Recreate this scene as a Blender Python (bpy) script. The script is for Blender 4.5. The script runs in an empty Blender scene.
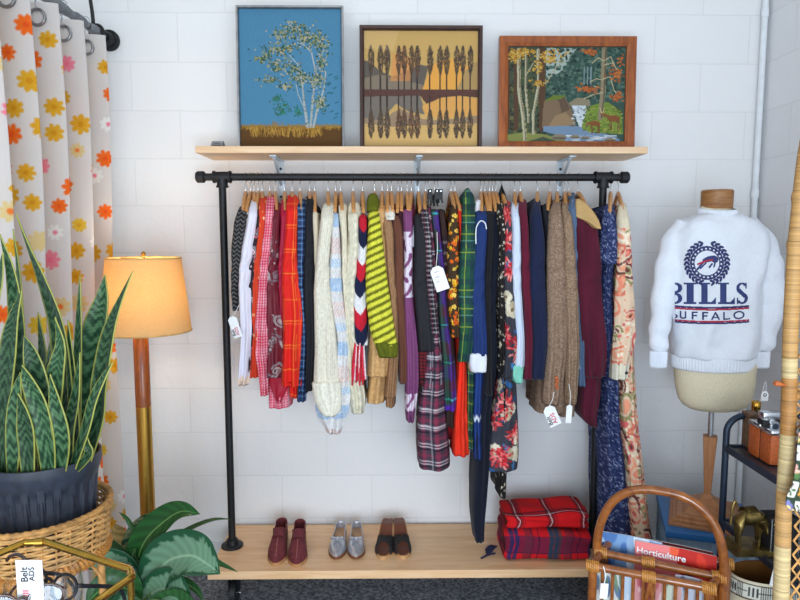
import bpy, bmesh, math, random
import numpy as np
from mathutils import Vector, Matrix
from mathutils.bvhtree import BVHTree

scene = bpy.context.scene
COL = scene.collection
PI = math.pi

# ------------------------------------------------------------------ camera, world, lights, exposure
EYE = (0.0, 0.0, 1.43)
FPX = 640.0
PITCH = math.atan(65 / FPX)
YAW = math.atan(8 / FPX)
cam_d = bpy.data.cameras.new('camera')
cam = bpy.data.objects.new('camera', cam_d)
COL.objects.link(cam)
cam.location = EYE
cam.rotation_euler = (PI / 2 - PITCH, 0, -YAW)
cam_d.sensor_fit = 'HORIZONTAL'
cam_d.sensor_width = 36.0
cam_d.lens = 36.0 * FPX / 800.0
cam_d.clip_start = 0.02
scene.camera = cam

w = bpy.data.worlds.new('world')
scene.world = w
w.use_nodes = True
w.node_tree.nodes['Background'].inputs[0].default_value = (0.79, 0.90, 1.0, 1)
w.node_tree.nodes['Background'].inputs[1].default_value = 0.92


def area_light(name, loc, target, size, size_y, energy, color):
    d = bpy.data.lights.new(name, 'AREA')
    d.shape = 'RECTANGLE'
    d.size, d.size_y = size, size_y
    d.energy = energy
    d.color = color
    o = bpy.data.objects.new(name, d)
    COL.objects.link(o)
    o.location = loc
    o.rotation_euler = (Vector(target) - Vector(loc)).to_track_quat('-Z', 'Y').to_euler()
    return o


area_light('storefront_window', (0.25, -1.35, 1.0), (0.25, 2.6, 0.9), 4.4, 1.6, 132, (0.90, 0.95, 1.0))
area_light('added_pocket_fill', (0.15, -0.5, 1.0), (1.1, 2.6, 0.75), 0.5, 0.9, 30, (0.55, 0.77, 1.0))  # added bluish fill, no window there; brightens the dim wall at lower right
area_light('shop_ceiling_light', (-0.7, 0.9, 3.02), (-0.3, 2.3, 0.9), 1.6, 0.5, 4, (1.0, 0.93, 0.84))
pl = bpy.data.lights.new('lamp_bulb_light', 'POINT')
pl.energy = 4.2
pl.color = (1.0, 0.88, 0.66)
pl.shadow_soft_size = 0.035
plo = bpy.data.objects.new('lamp_bulb_light', pl)
COL.objects.link(plo)
gl = bpy.data.lights.new('ceiling_spot_bulb', 'POINT')
gl.energy = 4
gl.color = (1.0, 0.95, 0.88)
gl.shadow_soft_size = 0.045
glo = bpy.data.objects.new('ceiling_spot_bulb', gl)
COL.objects.link(glo)
glo.location = (-0.07, -1.2, 2.27)

scene.cycles.transparent_max_bounces = 32
vs = scene.view_settings
vs.view_transform = 'Standard'
vs.look = 'None'
vs.gamma = 1.0
vs.use_curve_mapping = False
vs.exposure = -0.42

# ------------------------------------------------------------------ helpers
_cy, _sy, _cp, _sp = math.cos(YAW), math.sin(YAW), math.cos(PITCH), math.sin(PITCH)


def at(px, py, Y):
    """world point on the plane Y seen at pixel px, py of the photograph"""
    a = (np.asarray(px, float) - 400) / FPX
    b = -(np.asarray(py, float) - 300) / FPX
    fy, fz = _cp + b * _sp, -_sp + b * _cp
    dx, dy = a * _cy + fy * _sy, -a * _sy + fy * _cy
    t = Y / dy
    return dx * t, Y + 0 * t, EYE[2] + fz * t


def P(px, py, Y):
    x, y, z = at(px, py, Y)
    return Vector((float(x), float(y), float(z)))


def onz(px, py, z):
    """world point on the horizontal plane z seen at pixel px, py"""
    a, b = (px - 400) / FPX, -(py - 300) / FPX
    fy, fz = _cp + b * _sp, -_sp + b * _cp
    dx, dy = a * _cy + fy * _sy, -a * _sy + fy * _cy
    t = (z - EYE[2]) / fz
    return Vector((dx * t, dy * t, z))


def lin(c):
    c = np.asarray(c, float) / 255.0
    return np.where(c <= 0.04045, c / 12.92, ((c + 0.055) / 1.055) ** 2.4)


def L4(c):
    r = lin(c)
    return (float(r[0]), float(r[1]), float(r[2]), 1.0)


class Nt:
    def __init__(self, name):
        self.m = bpy.data.materials.new(name)
        self.m.use_nodes = True
        self.t = self.m.node_tree
        self.b = self.t.nodes['Principled BSDF']

    def n(self, kind, **kw):
        nd = self.t.nodes.new(kind)
        for k, v in kw.items():
            if k in nd.inputs:
                nd.inputs[k].default_value = v
            else:
                setattr(nd, k, v)
        return nd

    def l(self, a, b):
        self.t.links.new(a, b)


def bump_nodes(N, scale, strength, dist=0.004, stretch=None, detail=3):
    tc = N.n('ShaderNodeTexCoord')
    mp = N.n('ShaderNodeMapping')
    if stretch:
        mp.inputs['Scale'].default_value = stretch
    N.l(tc.outputs['Object'], mp.inputs[0])
    ns = N.n('ShaderNodeTexNoise', Scale=scale, Detail=detail)
    N.l(mp.outputs[0], ns.inputs['Vector'])
    bp = N.n('ShaderNodeBump', Strength=strength, Distance=dist)
    N.l(ns.outputs[0], bp.inputs['Height'])
    N.l(bp.outputs[0], N.b.inputs['Normal'])
    return ns


def plain(name, rgb, rough=0.6, metal=0.0, var=0.08, scale=30, bump=0.15, dist=0.002, stretch=None, sheen=0.0, coat=0.0, rgb2=None):
    N = Nt(name)
    ns = bump_nodes(N, scale, bump, dist, stretch)
    mx = N.n('ShaderNodeMix', data_type='RGBA')
    c = np.array(rgb, float)
    a, b = (np.clip(c * (1 - var), 0, 255), np.clip(c * (1 + var), 0, 255)) if rgb2 is None else (c, rgb2)
    mx.inputs[6].default_value = L4(a)
    mx.inputs[7].default_value = L4(b)
    rp = N.n('ShaderNodeMapRange')
    rp.inputs[1].default_value = 0.3
    rp.inputs[2].default_value = 0.7
    N.l(ns.outputs[0], rp.inputs[0])
    N.l(rp.outputs[0], mx.inputs[0])
    N.l(mx.outputs[2], N.b.inputs['Base Color'])
    N.b.inputs['Roughness'].default_value = rough
    N.b.inputs['Metallic'].default_value = metal
    N.b.inputs['Coat Weight'].default_value = coat
    if sheen:
        N.b.inputs['Sheen Weight'].default_value = sheen
    return N.m


def painted(name, rough=0.85, bump=0.3, scale=220, dist=0.001, stretch=None, coat=0.0, speck=0.0, sheen=0.0, transl=0.0):
    """colours laid on the surface, with a fine weave"""
    N = Nt(name)
    ns = bump_nodes(N, scale, bump, dist, stretch)
    at_ = N.n('ShaderNodeAttribute', attribute_name='dye')
    if speck:
        mx = N.n('ShaderNodeMix', data_type='RGBA', blend_type='MULTIPLY')
        rp = N.n('ShaderNodeMapRange')
        rp.inputs[1].default_value = 0.35
        rp.inputs[2].default_value = 0.65
        rp.inputs[3].default_value = 1 - speck
        rp.inputs[4].default_value = 1 + speck
        N.l(ns.outputs[0], rp.inputs[0])
        mx.inputs[0].default_value = 1
        N.l(at_.outputs[0], mx.inputs[6])
        N.l(rp.outputs[0], mx.inputs[7])
        N.l(mx.outputs[2], N.b.inputs['Base Color'])
    else:
        N.l(at_.outputs[0], N.b.inputs['Base Color'])
    N.b.inputs['Roughness'].default_value = rough
    N.b.inputs['Coat Weight'].default_value = coat
    N.b.inputs['Specular IOR Level'].default_value = 0.3
    if sheen:
        N.b.inputs['Sheen Weight'].default_value = sheen
    if transl:
        tr = N.n('ShaderNodeBsdfTranslucent')
        N.l(at_.outputs[0], tr.inputs[0])
        ms = N.n('ShaderNodeMixShader')
        ms.inputs[0].default_value = transl
        N.l(N.b.outputs[0], ms.inputs[1])
        N.l(tr.outputs[0], ms.inputs[2])
        N.l(ms.outputs[0], N.t.nodes['Material Output'].inputs[0])
    return N.m


def wood(name, c1, c2, scale=6, stretch=(1, 12, 12), rough=0.5, coat=0.0, knots=False):
    N = Nt(name)
    tc = N.n('ShaderNodeTexCoord')
    mp = N.n('ShaderNodeMapping')
    mp.inputs['Scale'].default_value = stretch
    N.l(tc.outputs['Object'], mp.inputs[0])
    ns = N.n('ShaderNodeTexNoise', Scale=scale, Detail=5, Distortion=0.6)
    N.l(mp.outputs[0], ns.inputs['Vector'])
    mx = N.n('ShaderNodeMix', data_type='RGBA')
    rp = N.n('ShaderNodeMapRange')
    rp.inputs[1].default_value = 0.32
    rp.inputs[2].default_value = 0.68
    N.l(ns.outputs[0], rp.inputs[0])
    N.l(rp.outputs[0], mx.inputs[0])
    mx.inputs[6].default_value = L4(c1)
    mx.inputs[7].default_value = L4(c2)
    out = mx.outputs[2]
    if knots:
        v = N.n('ShaderNodeTexVoronoi', Scale=3.1)
        mp2 = N.n('ShaderNodeMapping')
        mp2.inputs['Scale'].default_value = (1, 2.2, 1)
        N.l(tc.outputs['Object'], mp2.inputs[0])
        N.l(mp2.outputs[0], v.inputs['Vector'])
        r2 = N.n('ShaderNodeMapRange')
        r2.inputs[1].default_value = 0.018
        r2.inputs[2].default_value = 0.05
        N.l(v.outputs['Distance'], r2.inputs[0])
        m2 = N.n('ShaderNodeMix', data_type='RGBA')
        m2.inputs[6].default_value = L4((135, 85, 45))
        N.l(r2.outputs[0], m2.inputs[0])
        N.l(out, m2.inputs[7])
        out = m2.outputs[2]
    N.l(out, N.b.inputs['Base Color'])
    N.b.inputs['Roughness'].default_value = rough
    N.b.inputs['Coat Weight'].default_value = coat
    bp = N.n('ShaderNodeBump', Strength=0.12, Distance=0.002)
    N.l(ns.outputs[0], bp.inputs['Height'])
    N.l(bp.outputs[0], N.b.inputs['Normal'])
    return N.m


def glass(name, tint=(255, 255, 255), rough=0.0, refl=1.0):
    N = Nt(name)
    t = N.t
    tr = N.n('ShaderNodeBsdfTransparent')
    tr.inputs[0].default_value = L4(tint)
    g = N.n('ShaderNodeBsdfGlossy')
    g.inputs['Roughness'].default_value = rough
    lw = N.n('ShaderNodeLayerWeight')
    lw.inputs[0].default_value = 0.5
    pw = N.n('ShaderNodeMath', operation='POWER')
    pw.inputs[1].default_value = 4.0
    N.l(lw.outputs['Facing'], pw.inputs[0])
    fr = N.n('ShaderNodeMath', operation='MULTIPLY_ADD')
    fr.inputs[1].default_value = 0.9
    fr.inputs[2].default_value = 0.045
    N.l(pw.outputs[0], fr.inputs[0])
    ms = N.n('ShaderNodeMixShader')
    mt = N.n('ShaderNodeMath', operation='MULTIPLY')
    mt.inputs[1].default_value = refl
    N.l(fr.outputs[0], mt.inputs[0])
    N.l(mt.outputs[0], ms.inputs[0])
    N.l(tr.outputs[0], ms.inputs[1])
    N.l(g.outputs[0], ms.inputs[2])
    N.l(ms.outputs[0], t.nodes['Material Output'].inputs[0])
    return N.m


ORG = {}


def root(name, loc, label, cat, group=None):
    o = bpy.data.objects.new(name, None)
    COL.objects.link(o)
    o.empty_display_size = 0.05
    o.location = loc
    ORG[o] = Vector(loc)
    tag(o, label, cat, group)
    return o


def tag(o, label, cat, group=None, kind=None):
    o['label'] = label
    o['category'] = cat
    if group:
        o['group'] = group
    if kind:
        o['kind'] = kind
    return o


def link_mesh(name, V, F, mat, parent=None, smooth=True, dye=None, origin=None):
    V = np.asarray(V, float).reshape(-1, 3)
    if parent is not None:
        org = ORG[parent]
    elif origin is not None:
        org = Vector(origin)
    else:
        org = Vector(((V[:, 0].min() + V[:, 0].max()) / 2, (V[:, 1].min() + V[:, 1].max()) / 2, V[:, 2].min()))
    me = bpy.data.meshes.new(name)
    VV = V - np.array(org)
    if isinstance(F, np.ndarray):
        n = len(F)
        k = F.shape[1]
        me.vertices.add(len(VV))
        me.vertices.foreach_set('co', VV.astype(np.float32).ravel())
        me.loops.add(n * k)
        me.loops.foreach_set('vertex_index', F.astype(np.int32).ravel())
        me.polygons.add(n)
        me.polygons.foreach_set('loop_start', np.arange(0, n * k, k, dtype=np.int32))
        me.update(calc_edges=True)
    else:
        me.from_pydata(VV.tolist(), [], F)
        me.update()
    if smooth:
        me.polygons.foreach_set('use_smooth', np.ones(len(me.polygons), dtype=bool))
    if mat:
        me.materials.append(mat)
    if dye is not None:
        c = np.ones((len(V), 4), np.float32)
        c[:, :3] = lin(dye)
        a = me.color_attributes.new('dye', 'FLOAT_COLOR', 'POINT')
        a.data.foreach_set('color', c.ravel())
    o = bpy.data.objects.new(name, me)
    COL.objects.link(o)
    if parent is not None:
        o.parent = parent
        ORG[o] = Vector(org)
    else:
        o.location = org
        ORG[o] = Vector(org)
    return o


def frames(path):
    path = [Vector(p) for p in path]
    n = len(path)
    T = []
    for i in range(n):
        a, b = path[max(i - 1, 0)], path[min(i + 1, n - 1)]
        T.append((b - a).normalized())
    up = Vector((0, 0, 1)) if abs(T[0].z) < 0.9 else Vector((0, 1, 0))
    U = [(up - T[0] * up.dot(T[0])).normalized()]
    for i in range(1, n):
        u = U[-1] - T[i] * U[-1].dot(T[i])
        U.append(u.normalized())
    return path, T, U


class MB:
    """collects shapes into one mesh"""

    def __init__(self):
        self.V, self.F = [], []

    def add(self, V, F):
        k = len(self.V)
        self.V += [tuple(v) for v in V]
        self.F += [tuple(i + k for i in f) for f in F]
        return self

    def box(self, c, s, rot=None, bev=0.0):
        bm = bmesh.new()
        bmesh.ops.create_cube(bm, size=1)
        for v in bm.verts:
            v.co = Vector((v.co.x * s[0], v.co.y * s[1], v.co.z * s[2]))
        if bev:
            bmesh.ops.bevel(bm, geom=bm.edges[:], offset=bev, segments=2, affect='EDGES', profile=0.6)
        M = rot.to_matrix() if hasattr(rot, 'to_matrix') else (rot if rot is not None else Matrix.Identity(3))
        V = [M @ v.co + Vector(c) for v in bm.verts]
        F = [[v.index for v in f.verts] for f in bm.faces]
        bm.verts.index_update()
        F = [[v.index for v in f.verts] for f in bm.faces]
        bm.free()
        return self.add(V, F)

    def tube(self, path, r, n=10, cap=True, flat=1.0, closed=False):
        path, T, U = frames(path)
        m = len(path)
        rr = r if hasattr(r, '__len__') else [r] * m
        V, F = [], []
        for i in range(m):
            w_ = T[i].cross(U[i])
            for k in range(n):
                a = 2 * PI * k / n
                V.append(path[i] + U[i] * (math.cos(a) * rr[i] * flat) + w_ * (math.sin(a) * rr[i]))
        for i in range(m - 1 + (1 if closed else 0)):
            j = (i + 1) % m
            for k in range(n):
                F.append((i * n + k, i * n + (k + 1) % n, j * n + (k + 1) % n, j * n + k))
        if cap and not closed:
            F.append(tuple(range(n))[::-1])
            F.append(tuple((m - 1) * n + k for k in range(n)))
        return self.add(V, F)

    def cyl(self, a, b, r, r2=None, n=20):
        return self.tube([a, b], [r, r if r2 is None else r2], n)

    def lathe(self, c, prof, n=40, sx=1.0, sy=1.0, cap=(False, False)):
        V, F = [], []
        for (r, z) in prof:
            for k in range(n):
                a = 2 * PI * k / n
                V.append((c[0] + r * math.cos(a) * sx, c[1] + r * math.sin(a) * sy, c[2] + z))
        for i in range(len(prof) - 1):
            for k in range(n):
                F.append((i * n + k, i * n + (k + 1) % n, (i + 1) * n + (k + 1) % n, (i + 1) * n + k))
        if cap[0]:
            F.append(tuple(range(n))[::-1])
        if cap[1]:
            F.append(tuple((len(prof) - 1) * n + k for k in range(n)))
        return self.add(V, F)

    def ball(self, c, r, n=14, s=(1, 1, 1)):
        pr = [(max(r * math.sin(PI * i / n), 1e-5), -r * math.cos(PI * i / n) * s[2]) for i in range(n + 1)]
        return self.lathe(c, pr, n * 2, s[0], s[1])

    def torus(self, c, R, r, axis='Z', n=32, m=10, a0=0, a1=2 * PI):
        full = abs(a1 - a0 - 2 * PI) < 1e-6
        pts = []
        k = n if full else n + 1
        for i in range(k):
            a = a0 + (a1 - a0) * i / n
            x, y = R * math.cos(a), R * math.sin(a)
            pts.append(Vector(c) + {'Z': Vector((x, y, 0)), 'Y': Vector((x, 0, y)), 'X': Vector((0, x, y))}[axis])
        if full:
            V, F = [], []
            ax = {'Z': Vector((0, 0, 1)), 'Y': Vector((0, 1, 0)), 'X': Vector((1, 0, 0))}[axis]
            for p in pts:
                d = (p - Vector(c)).normalized()
                for j in range(m):
                    b = 2 * PI * j / m
                    V.append(p + d * (r * math.cos(b)) + ax * (r * math.sin(b)))
            for i in range(n):
                for j in range(m):
                    F.append((i * m + j, i * m + (j + 1) % m, ((i + 1) % n) * m + (j + 1) % m, ((i + 1) % n) * m + j))
            return self.add(V, F)
        return self.tube(pts, r, m)

    def prism(self, poly, y0, y1, axis='Y'):
        """polygon of (x, z) carried from y0 to y1"""
        n = len(poly)
        V = [(x, y0, z) for x, z in poly] + [(x, y1, z) for x, z in poly]
        F = [tuple(range(n)), tuple(range(2 * n - 1, n - 1, -1))]
        F += [(i, n + i, n + (i + 1) % n, (i + 1) % n) for i in range(n)]
        return self.add(V, F)

    def out(self, name, mat, parent=None, smooth=True, origin=None, label=None, angle=True):
        o = link_mesh(name, self.V, self.F, mat, parent, smooth, None, origin)
        bm = bmesh.new()
        bm.from_mesh(o.data)
        bmesh.ops.recalc_face_normals(bm, faces=bm.faces[:])
        if smooth:
            for e in bm.edges:
                if len(e.link_faces) == 2 and e.calc_face_angle(0) > 0.7:
                    e.smooth = False
        bm.to_mesh(o.data)
        bm.free()
        if label:
            o['label'] = label
        return o


def spline(pts, n):
    """smooth curve through the points (Catmull-Rom)"""
    pts = [Vector(p) for p in pts]
    q = [pts[0] * 2 - pts[1]] + pts + [pts[-1] * 2 - pts[-2]]
    res = []
    segs = len(pts) - 1
    for i in range(n):
        t = i / (n - 1) * segs
        k = min(int(t), segs - 1)
        f = t - k
        a, b, c, d = q[k:k + 4]
        res.append(0.5 * ((2 * b) + (c - a) * f + (2 * a - 5 * b + 4 * c - d) * f * f + (3 * b - a - 3 * c + d) * f ** 3))
    return res


def grid_faces(nr, nc, wrap=False):
    i = np.arange(nr - 1)[:, None]
    j = np.arange(nc if wrap else nc - 1)[None, :]
    j2 = (j + 1) % nc
    a = i * nc + j
    b = i * nc + j2
    c = (i + 1) * nc + j2
    d = (i + 1) * nc + j
    return np.stack([a + 0 * b, b + 0 * a, c + 0 * a, d + 0 * b], -1).reshape(-1, 4)


class Cv:
    """a painted cloth or canvas: u across, v down, both from 0"""

    def __init__(self, wu, hv, res, bg=(255, 255, 255)):
        self.w, self.h, self.res = wu, hv, res
        self.n = (max(2, int(hv / res)), max(2, int(wu / res)))
        self.a = np.zeros(self.n + (3,), np.float32) + np.array(bg, np.float32)
        self.U = (np.arange(self.n[1]) + 0.5) * res
        self.Vv = (np.arange(self.n[0]) + 0.5) * res

    def win(self, u0, u1, v0, v1):
        i0, i1 = max(0, int(v0 / self.res) - 1), min(self.n[0], int(v1 / self.res) + 2)
        j0, j1 = max(0, int(u0 / self.res) - 1), min(self.n[1], int(u1 / self.res) + 2)
        if i0 >= i1 or j0 >= j1:
            return None
        return (slice(i0, i1), slice(j0, j1)), self.U[None, j0:j1], self.Vv[i0:i1, None]

    def put(self, s, m, col, al=1.0):
        m = (m * al).astype(np.float32)[..., None]
        self.a[s] = self.a[s] * (1 - m) + np.array(col, np.float32) * m

    def disk(self, u, v, r, col, ry=None, rot=0.0, al=1.0):
        ry = ry or r
        R = max(r, ry)
        q = self.win(u - R, u + R, v - R, v + R)
        if q is None:
            return
        s, U, V = q
        c_, s_ = math.cos(rot), math.sin(rot)
        a = (U - u) * c_ + (V - v) * s_
        b = -(U - u) * s_ + (V - v) * c_
        self.put(s, (a / r) ** 2 + (b / ry) ** 2 < 1, col, al)

    def ring(self, u, v, r, wd, col, ry=None, rot=0.0):
        ry = ry or r
        R = max(r, ry) + wd
        q = self.win(u - R, u + R, v - R, v + R)
        if q is None:
            return
        s, U, V = q
        c_, s_ = math.cos(rot), math.sin(rot)
        a = (U - u) * c_ + (V - v) * s_
        b = -(U - u) * s_ + (V - v) * c_
        d = np.sqrt((a / r) ** 2 + (b / ry) ** 2)
        self.put(s, np.abs(d - 1) < wd / r, col)

    def flower(self, u, v, r, col, cc=None, n=8, rot=0.0, al=1.0, depth=0.45):
        q = self.win(u - r, u + r, v - r, v + r)
        if q is None:
            return
        s, U, V = q
        d = np.hypot(U - u, V - v)
        th = np.arctan2(V - v, U - u) + rot
        m = d < r * (1 - depth + depth * np.abs(np.cos(th * n / 2)) ** 0.6)
        self.put(s, m, col, al)
        if cc is not None:
            self.put(s, d < r * 0.27, cc, al)

    def line(self, pts, wd, col, al=1.0):
        for (a, b) in zip(pts[:-1], pts[1:]):
            w0 = wd if not hasattr(wd, '__len__') else max(wd)
            q = self.win(min(a[0], b[0]) - w0, max(a[0], b[0]) + w0, min(a[1], b[1]) - w0, max(a[1], b[1]) + w0)
            if q is None:
                continue
            s, U, V = q
            dx, dy = b[0] - a[0], b[1] - a[1]
            t = np.clip(((U - a[0]) * dx + (V - a[1]) * dy) / (dx * dx + dy * dy + 1e-12), 0, 1)
            d = np.hypot(U - a[0] - t * dx, V - a[1] - t * dy)
            self.put(s, d < w0 / 2, col, al)

    def poly(self, pts, col, al=1.0):
        us, vs_ = [p[0] for p in pts], [p[1] for p in pts]
        q = self.win(min(us), max(us), min(vs_), max(vs_))
        if q is None:
            return
        s, U, V = q
        ins = np.zeros((V.shape[0], U.shape[1]), bool)
        n = len(pts)
        for i in range(n):
            x0, y0 = pts[i]
            x1, y1 = pts[(i + 1) % n]
            if y0 == y1:
                continue
            c = ((V > min(y0, y1)) & (V <= max(y0, y1)))
            xi = (V - y0) / (y1 - y0) * (x1 - x0) + x0
            ins ^= (c & (U < xi))
        self.put(s, ins, col, al)

    def noise(self, amp, seed=0, cell=1):
        rg = np.random.RandomState(seed)
        n0, n1 = self.n[0] // cell + 1, self.n[1] // cell + 1
        k = rg.normal(0, amp, (n0, n1))
        k = np.kron(k, np.ones((cell, cell)))[:self.n[0], :self.n[1]]
        self.a += k[..., None].astype(np.float32)
        self.a = np.clip(self.a, 0, 255)

    def soft(self, u, v, d):
        return (self.sample(u - d, v - d) + self.sample(u + d, v - d) + self.sample(u - d, v + d) + self.sample(u + d, v + d) + self.sample(u, v)) / 5

    def sample(self, u, v):
        i = (np.floor(np.asarray(v) / self.res).astype(int)) % self.n[0]
        j = (np.floor(np.asarray(u) / self.res).astype(int)) % self.n[1]
        return self.a[i, j]

# ------------------------------------------------------------------ materials
M = {}
M['rail'] = plain('black_steel_pipe', (34, 35, 38), 0.5, 0.4, var=0.15, scale=60, bump=0.2)
M['black'] = plain('black_metal', (28, 32, 38), 0.4, 0.5)
M['navytube'] = plain('dark_blue_steel', (46, 58, 76), 0.4, 0.5)
M['rubber'] = plain('black_rubber', (24, 24, 26), 0.6)
M['chrome'] = plain('chrome', (205, 208, 212), 0.22, 1.0, var=0.02, bump=0.02)
M['brass'] = plain('polished_brass', (190, 146, 62), 0.2, 1.0, var=0.06, bump=0.04)
M['brass2'] = plain('aged_brass', (196, 152, 70), 0.32, 1.0, var=0.03, bump=0.02)
M['gold'] = plain('gold_plated_tube', (205, 160, 70), 0.14, 1.0, var=0.05, bump=0.03)
M['white'] = plain('white_paint', (228, 232, 236), 0.55, 0.0, var=0.02)
M['bracket'] = plain('white_steel', (200, 212, 222), 0.4, 0.3, var=0.02)
M['paper'] = plain('white_card', (240, 240, 240), 0.7, var=0.02, bump=0.05)
M['ink'] = plain('black_ink', (28, 26, 32), 0.6)
M['redink'] = plain('red_ink', (205, 45, 75), 0.6)
M['hanger'] = wood('hanger_wood', (222, 164, 102), (194, 130, 70), 9, (1, 8, 8), 0.4, 0.3)
M['pine'] = wood('pine_board', (242, 202, 158), (226, 178, 128), 4, (1.2, 9, 9), 0.5, 0.15, knots=True)
M['pine2'] = wood('pale_shelf_board', (238, 206, 168), (224, 184, 140), 4, (1.2, 9, 9), 0.5)
M['oak'] = wood('reddish_oak', (168, 88, 26), (124, 58, 12), 8, (8, 8, 1.2), 0.4, 0.3)
M['teak'] = wood('teak', (186, 96, 40), (150, 70, 28), 8, (10, 10, 1), 0.4, 0.3)
M['blockwood'] = wood('light_brown_wood', (190, 132, 86), (166, 108, 66), 8, (6, 6, 1), 0.5, 0.1)
M['capwood'] = wood('neck_block_wood', (172, 122, 74), (140, 92, 50), 10, (2, 2, 9), 0.5)
M['darkframe'] = wood('dark_walnut', (66, 36, 28), (48, 26, 20), 8, (5, 5, 5), 0.4, 0.2)
M['silver'] = plain('silver_frame', (150, 150, 152), 0.3, 0.9, var=0.1, bump=0.05)
M['rattan'] = wood('lacquered_rattan', (164, 96, 38), (118, 62, 20), 12, (3, 3, 3), 0.28, 0.5)
M['cane'] = plain('cane_binding', (186, 126, 56), 0.45, var=0.2, scale=90, bump=0.5, stretch=(1, 1, 6))
M['wicker'] = plain('honey_wicker', (194, 142, 80), 0.55, var=0.22, scale=40, bump=0.3)
M['wicker2'] = plain('pale_wicker', (206, 158, 96), 0.55, var=0.18, scale=40, bump=0.3)
M['pot'] = plain('black_nursery_plastic', (48, 54, 66), 0.45, var=0.12, scale=50, bump=0.1)
M['soil'] = plain('potting_soil', (58, 42, 30), 0.95, var=0.4, scale=120, bump=0.9, dist=0.01)
M['leaf'] = painted('leaf', 0.42, 0.25, 60, 0.001, coat=0.15, transl=0.12)
M['canvas'] = painted('painted_canvas', 0.75, 0.3, 300, 0.0006)
M['print'] = painted('printed_paper', 0.5, 0.05, 200, 0.0003)
M['clear'] = glass('clear_glass')
M['pane'] = glass('picture_glass', refl=0.5)
M['muslin'] = plain('cream_muslin', (222, 210, 180), 0.85, var=0.04, scale=200, bump=0.3)
M['bronze'] = plain('old_bronze', (122, 104, 60), 0.35, 0.9, var=0.3, scale=30)
M['orangeleather'] = plain('orange_brown_leather', (186, 92, 42), 0.5, var=0.1, scale=120, bump=0.4)
M['brownleather'] = plain('brown_leather', (104, 78, 58), 0.6, var=0.15, scale=90, bump=0.4)
M['green'] = plain('dark_green_glaze', (62, 84, 66), 0.35, var=0.1)
M['bluecrate'] = plain('blue_plastic', (40, 110, 176), 0.4, var=0.06)
M['greycrate'] = plain('grey_blue_plastic', (150, 176, 200), 0.45, var=0.05)


def wall_material(name, base, axis):
    N = Nt(name)
    tc = N.n('ShaderNodeTexCoord')
    sp = N.n('ShaderNodeSeparateXYZ')
    N.l(tc.outputs['Object'], sp.inputs[0])
    cb = N.n('ShaderNodeCombineXYZ')
    N.l(sp.outputs[axis], cb.inputs[0])
    N.l(sp.outputs[2], cb.inputs[1])
    # wobble the joints a little
    nz = N.n('ShaderNodeTexNoise', Scale=7.0, Detail=3)
    N.l(tc.outputs['Object'], nz.inputs['Vector'])
    vm = N.n('ShaderNodeVectorMath', operation='MULTIPLY_ADD')
    vm.inputs[1].default_value = (0.006, 0.006, 0)
    N.l(nz.outputs[1], vm.inputs[0])
    N.l(cb.outputs[0], vm.inputs[2])
    br = N.n('ShaderNodeTexBrick')
    N.l(vm.outputs[0], br.inputs['Vector'])
    br.offset = 0.5
    br.inputs['Scale'].default_value = 1.0
    br.inputs['Brick Width'].default_value = 0.392
    br.inputs['Row Height'].default_value = 0.195
    br.inputs['Mortar Size'].default_value = 0.0028
    br.inputs['Mortar Smooth'].default_value = 0.6
    c = np.array(base, float)
    br.inputs['Color1'].default_value = L4(c)
    br.inputs['Color2'].default_value = L4(c * 0.985)
    br.inputs['Mortar'].default_value = L4(c * 0.95)
    N.l(br.outputs['Color'], N.b.inputs['Base Color'])
    N.b.inputs['Roughness'].default_value = 0.6
    n2 = N.n('ShaderNodeTexNoise', Scale=26.0, Detail=6)
    N.l(tc.outputs['Object'], n2.inputs['Vector'])
    b1 = N.n('ShaderNodeBump', Strength=0.35, Distance=0.006)
    N.l(n2.outputs[0], b1.inputs['Height'])
    b2 = N.n('ShaderNodeBump', Strength=0.3, Distance=0.003, invert=True)
    N.l(br.outputs['Fac'], b2.inputs['Height'])
    N.l(b1.outputs[0], b2.inputs['Normal'])
    N.l(b2.outputs[0], N.b.inputs['Normal'])
    return N.m


def structure(o):
    o['kind'] = 'structure'
    return o


YW = 2.72
XR = P(765, 60, YW).x
# origins of the walls are set where a joint lies, so the courses fall as in the photograph
jx, _, jz = at(227, 61.5, YW)
m = MB().box((-0.8, YW + 0.05, 1.55), (4.9, 0.1, 3.1))
structure(m.out('wall_back', wall_material('painted_block_wall', (236, 236, 236), 0), smooth=False, origin=(float(jx) - 0.392 * 6, YW, float(jz) - 0.195 * 8)))
m = MB().box((XR + 0.05, 1.5, 1.55), (0.1, 2.5, 3.1))
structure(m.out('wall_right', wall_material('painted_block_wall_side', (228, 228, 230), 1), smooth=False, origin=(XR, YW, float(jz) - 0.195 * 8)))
N = Nt('speckled_floor')
tc = N.n('ShaderNodeTexCoord')
ns = N.n('ShaderNodeTexNoise', Scale=95.0, Detail=4)
N.l(tc.outputs['Object'], ns.inputs['Vector'])
cr = N.n('ShaderNodeValToRGB')
cr.color_ramp.elements[0].position = 0.36
cr.color_ramp.elements[0].color = L4((70, 72, 78))
cr.color_ramp.elements[1].position = 0.66
cr.color_ramp.elements[1].color = L4((146, 148, 152))
e = cr.color_ramp.elements.new(0.5)
e.color = L4((108, 112, 120))
N.l(ns.outputs[0], cr.inputs[0])
N.l(cr.outputs[0], N.b.inputs['Base Color'])
N.b.inputs['Roughness'].default_value = 0.9
structure(MB().box((-0.8, 0.9, -0.05), (4.9, 3.8, 0.1)).out('floor', N.m, smooth=False))
structure(MB().box((-0.8, 1.55, 3.13), (4.9, 2.5, 0.06)).out('ceiling', plain('ceiling_paint', (226, 226, 224), 0.8, var=0.02), smooth=False))
a, b = P(763, -30, YW - 0.03), P(752, 204, YW - 0.03)
m = MB().cyl((XR - 0.022, YW - 0.02, 3.0), (XR - 0.022, YW - 0.02, 0.02), 0.012, n=16)
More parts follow.
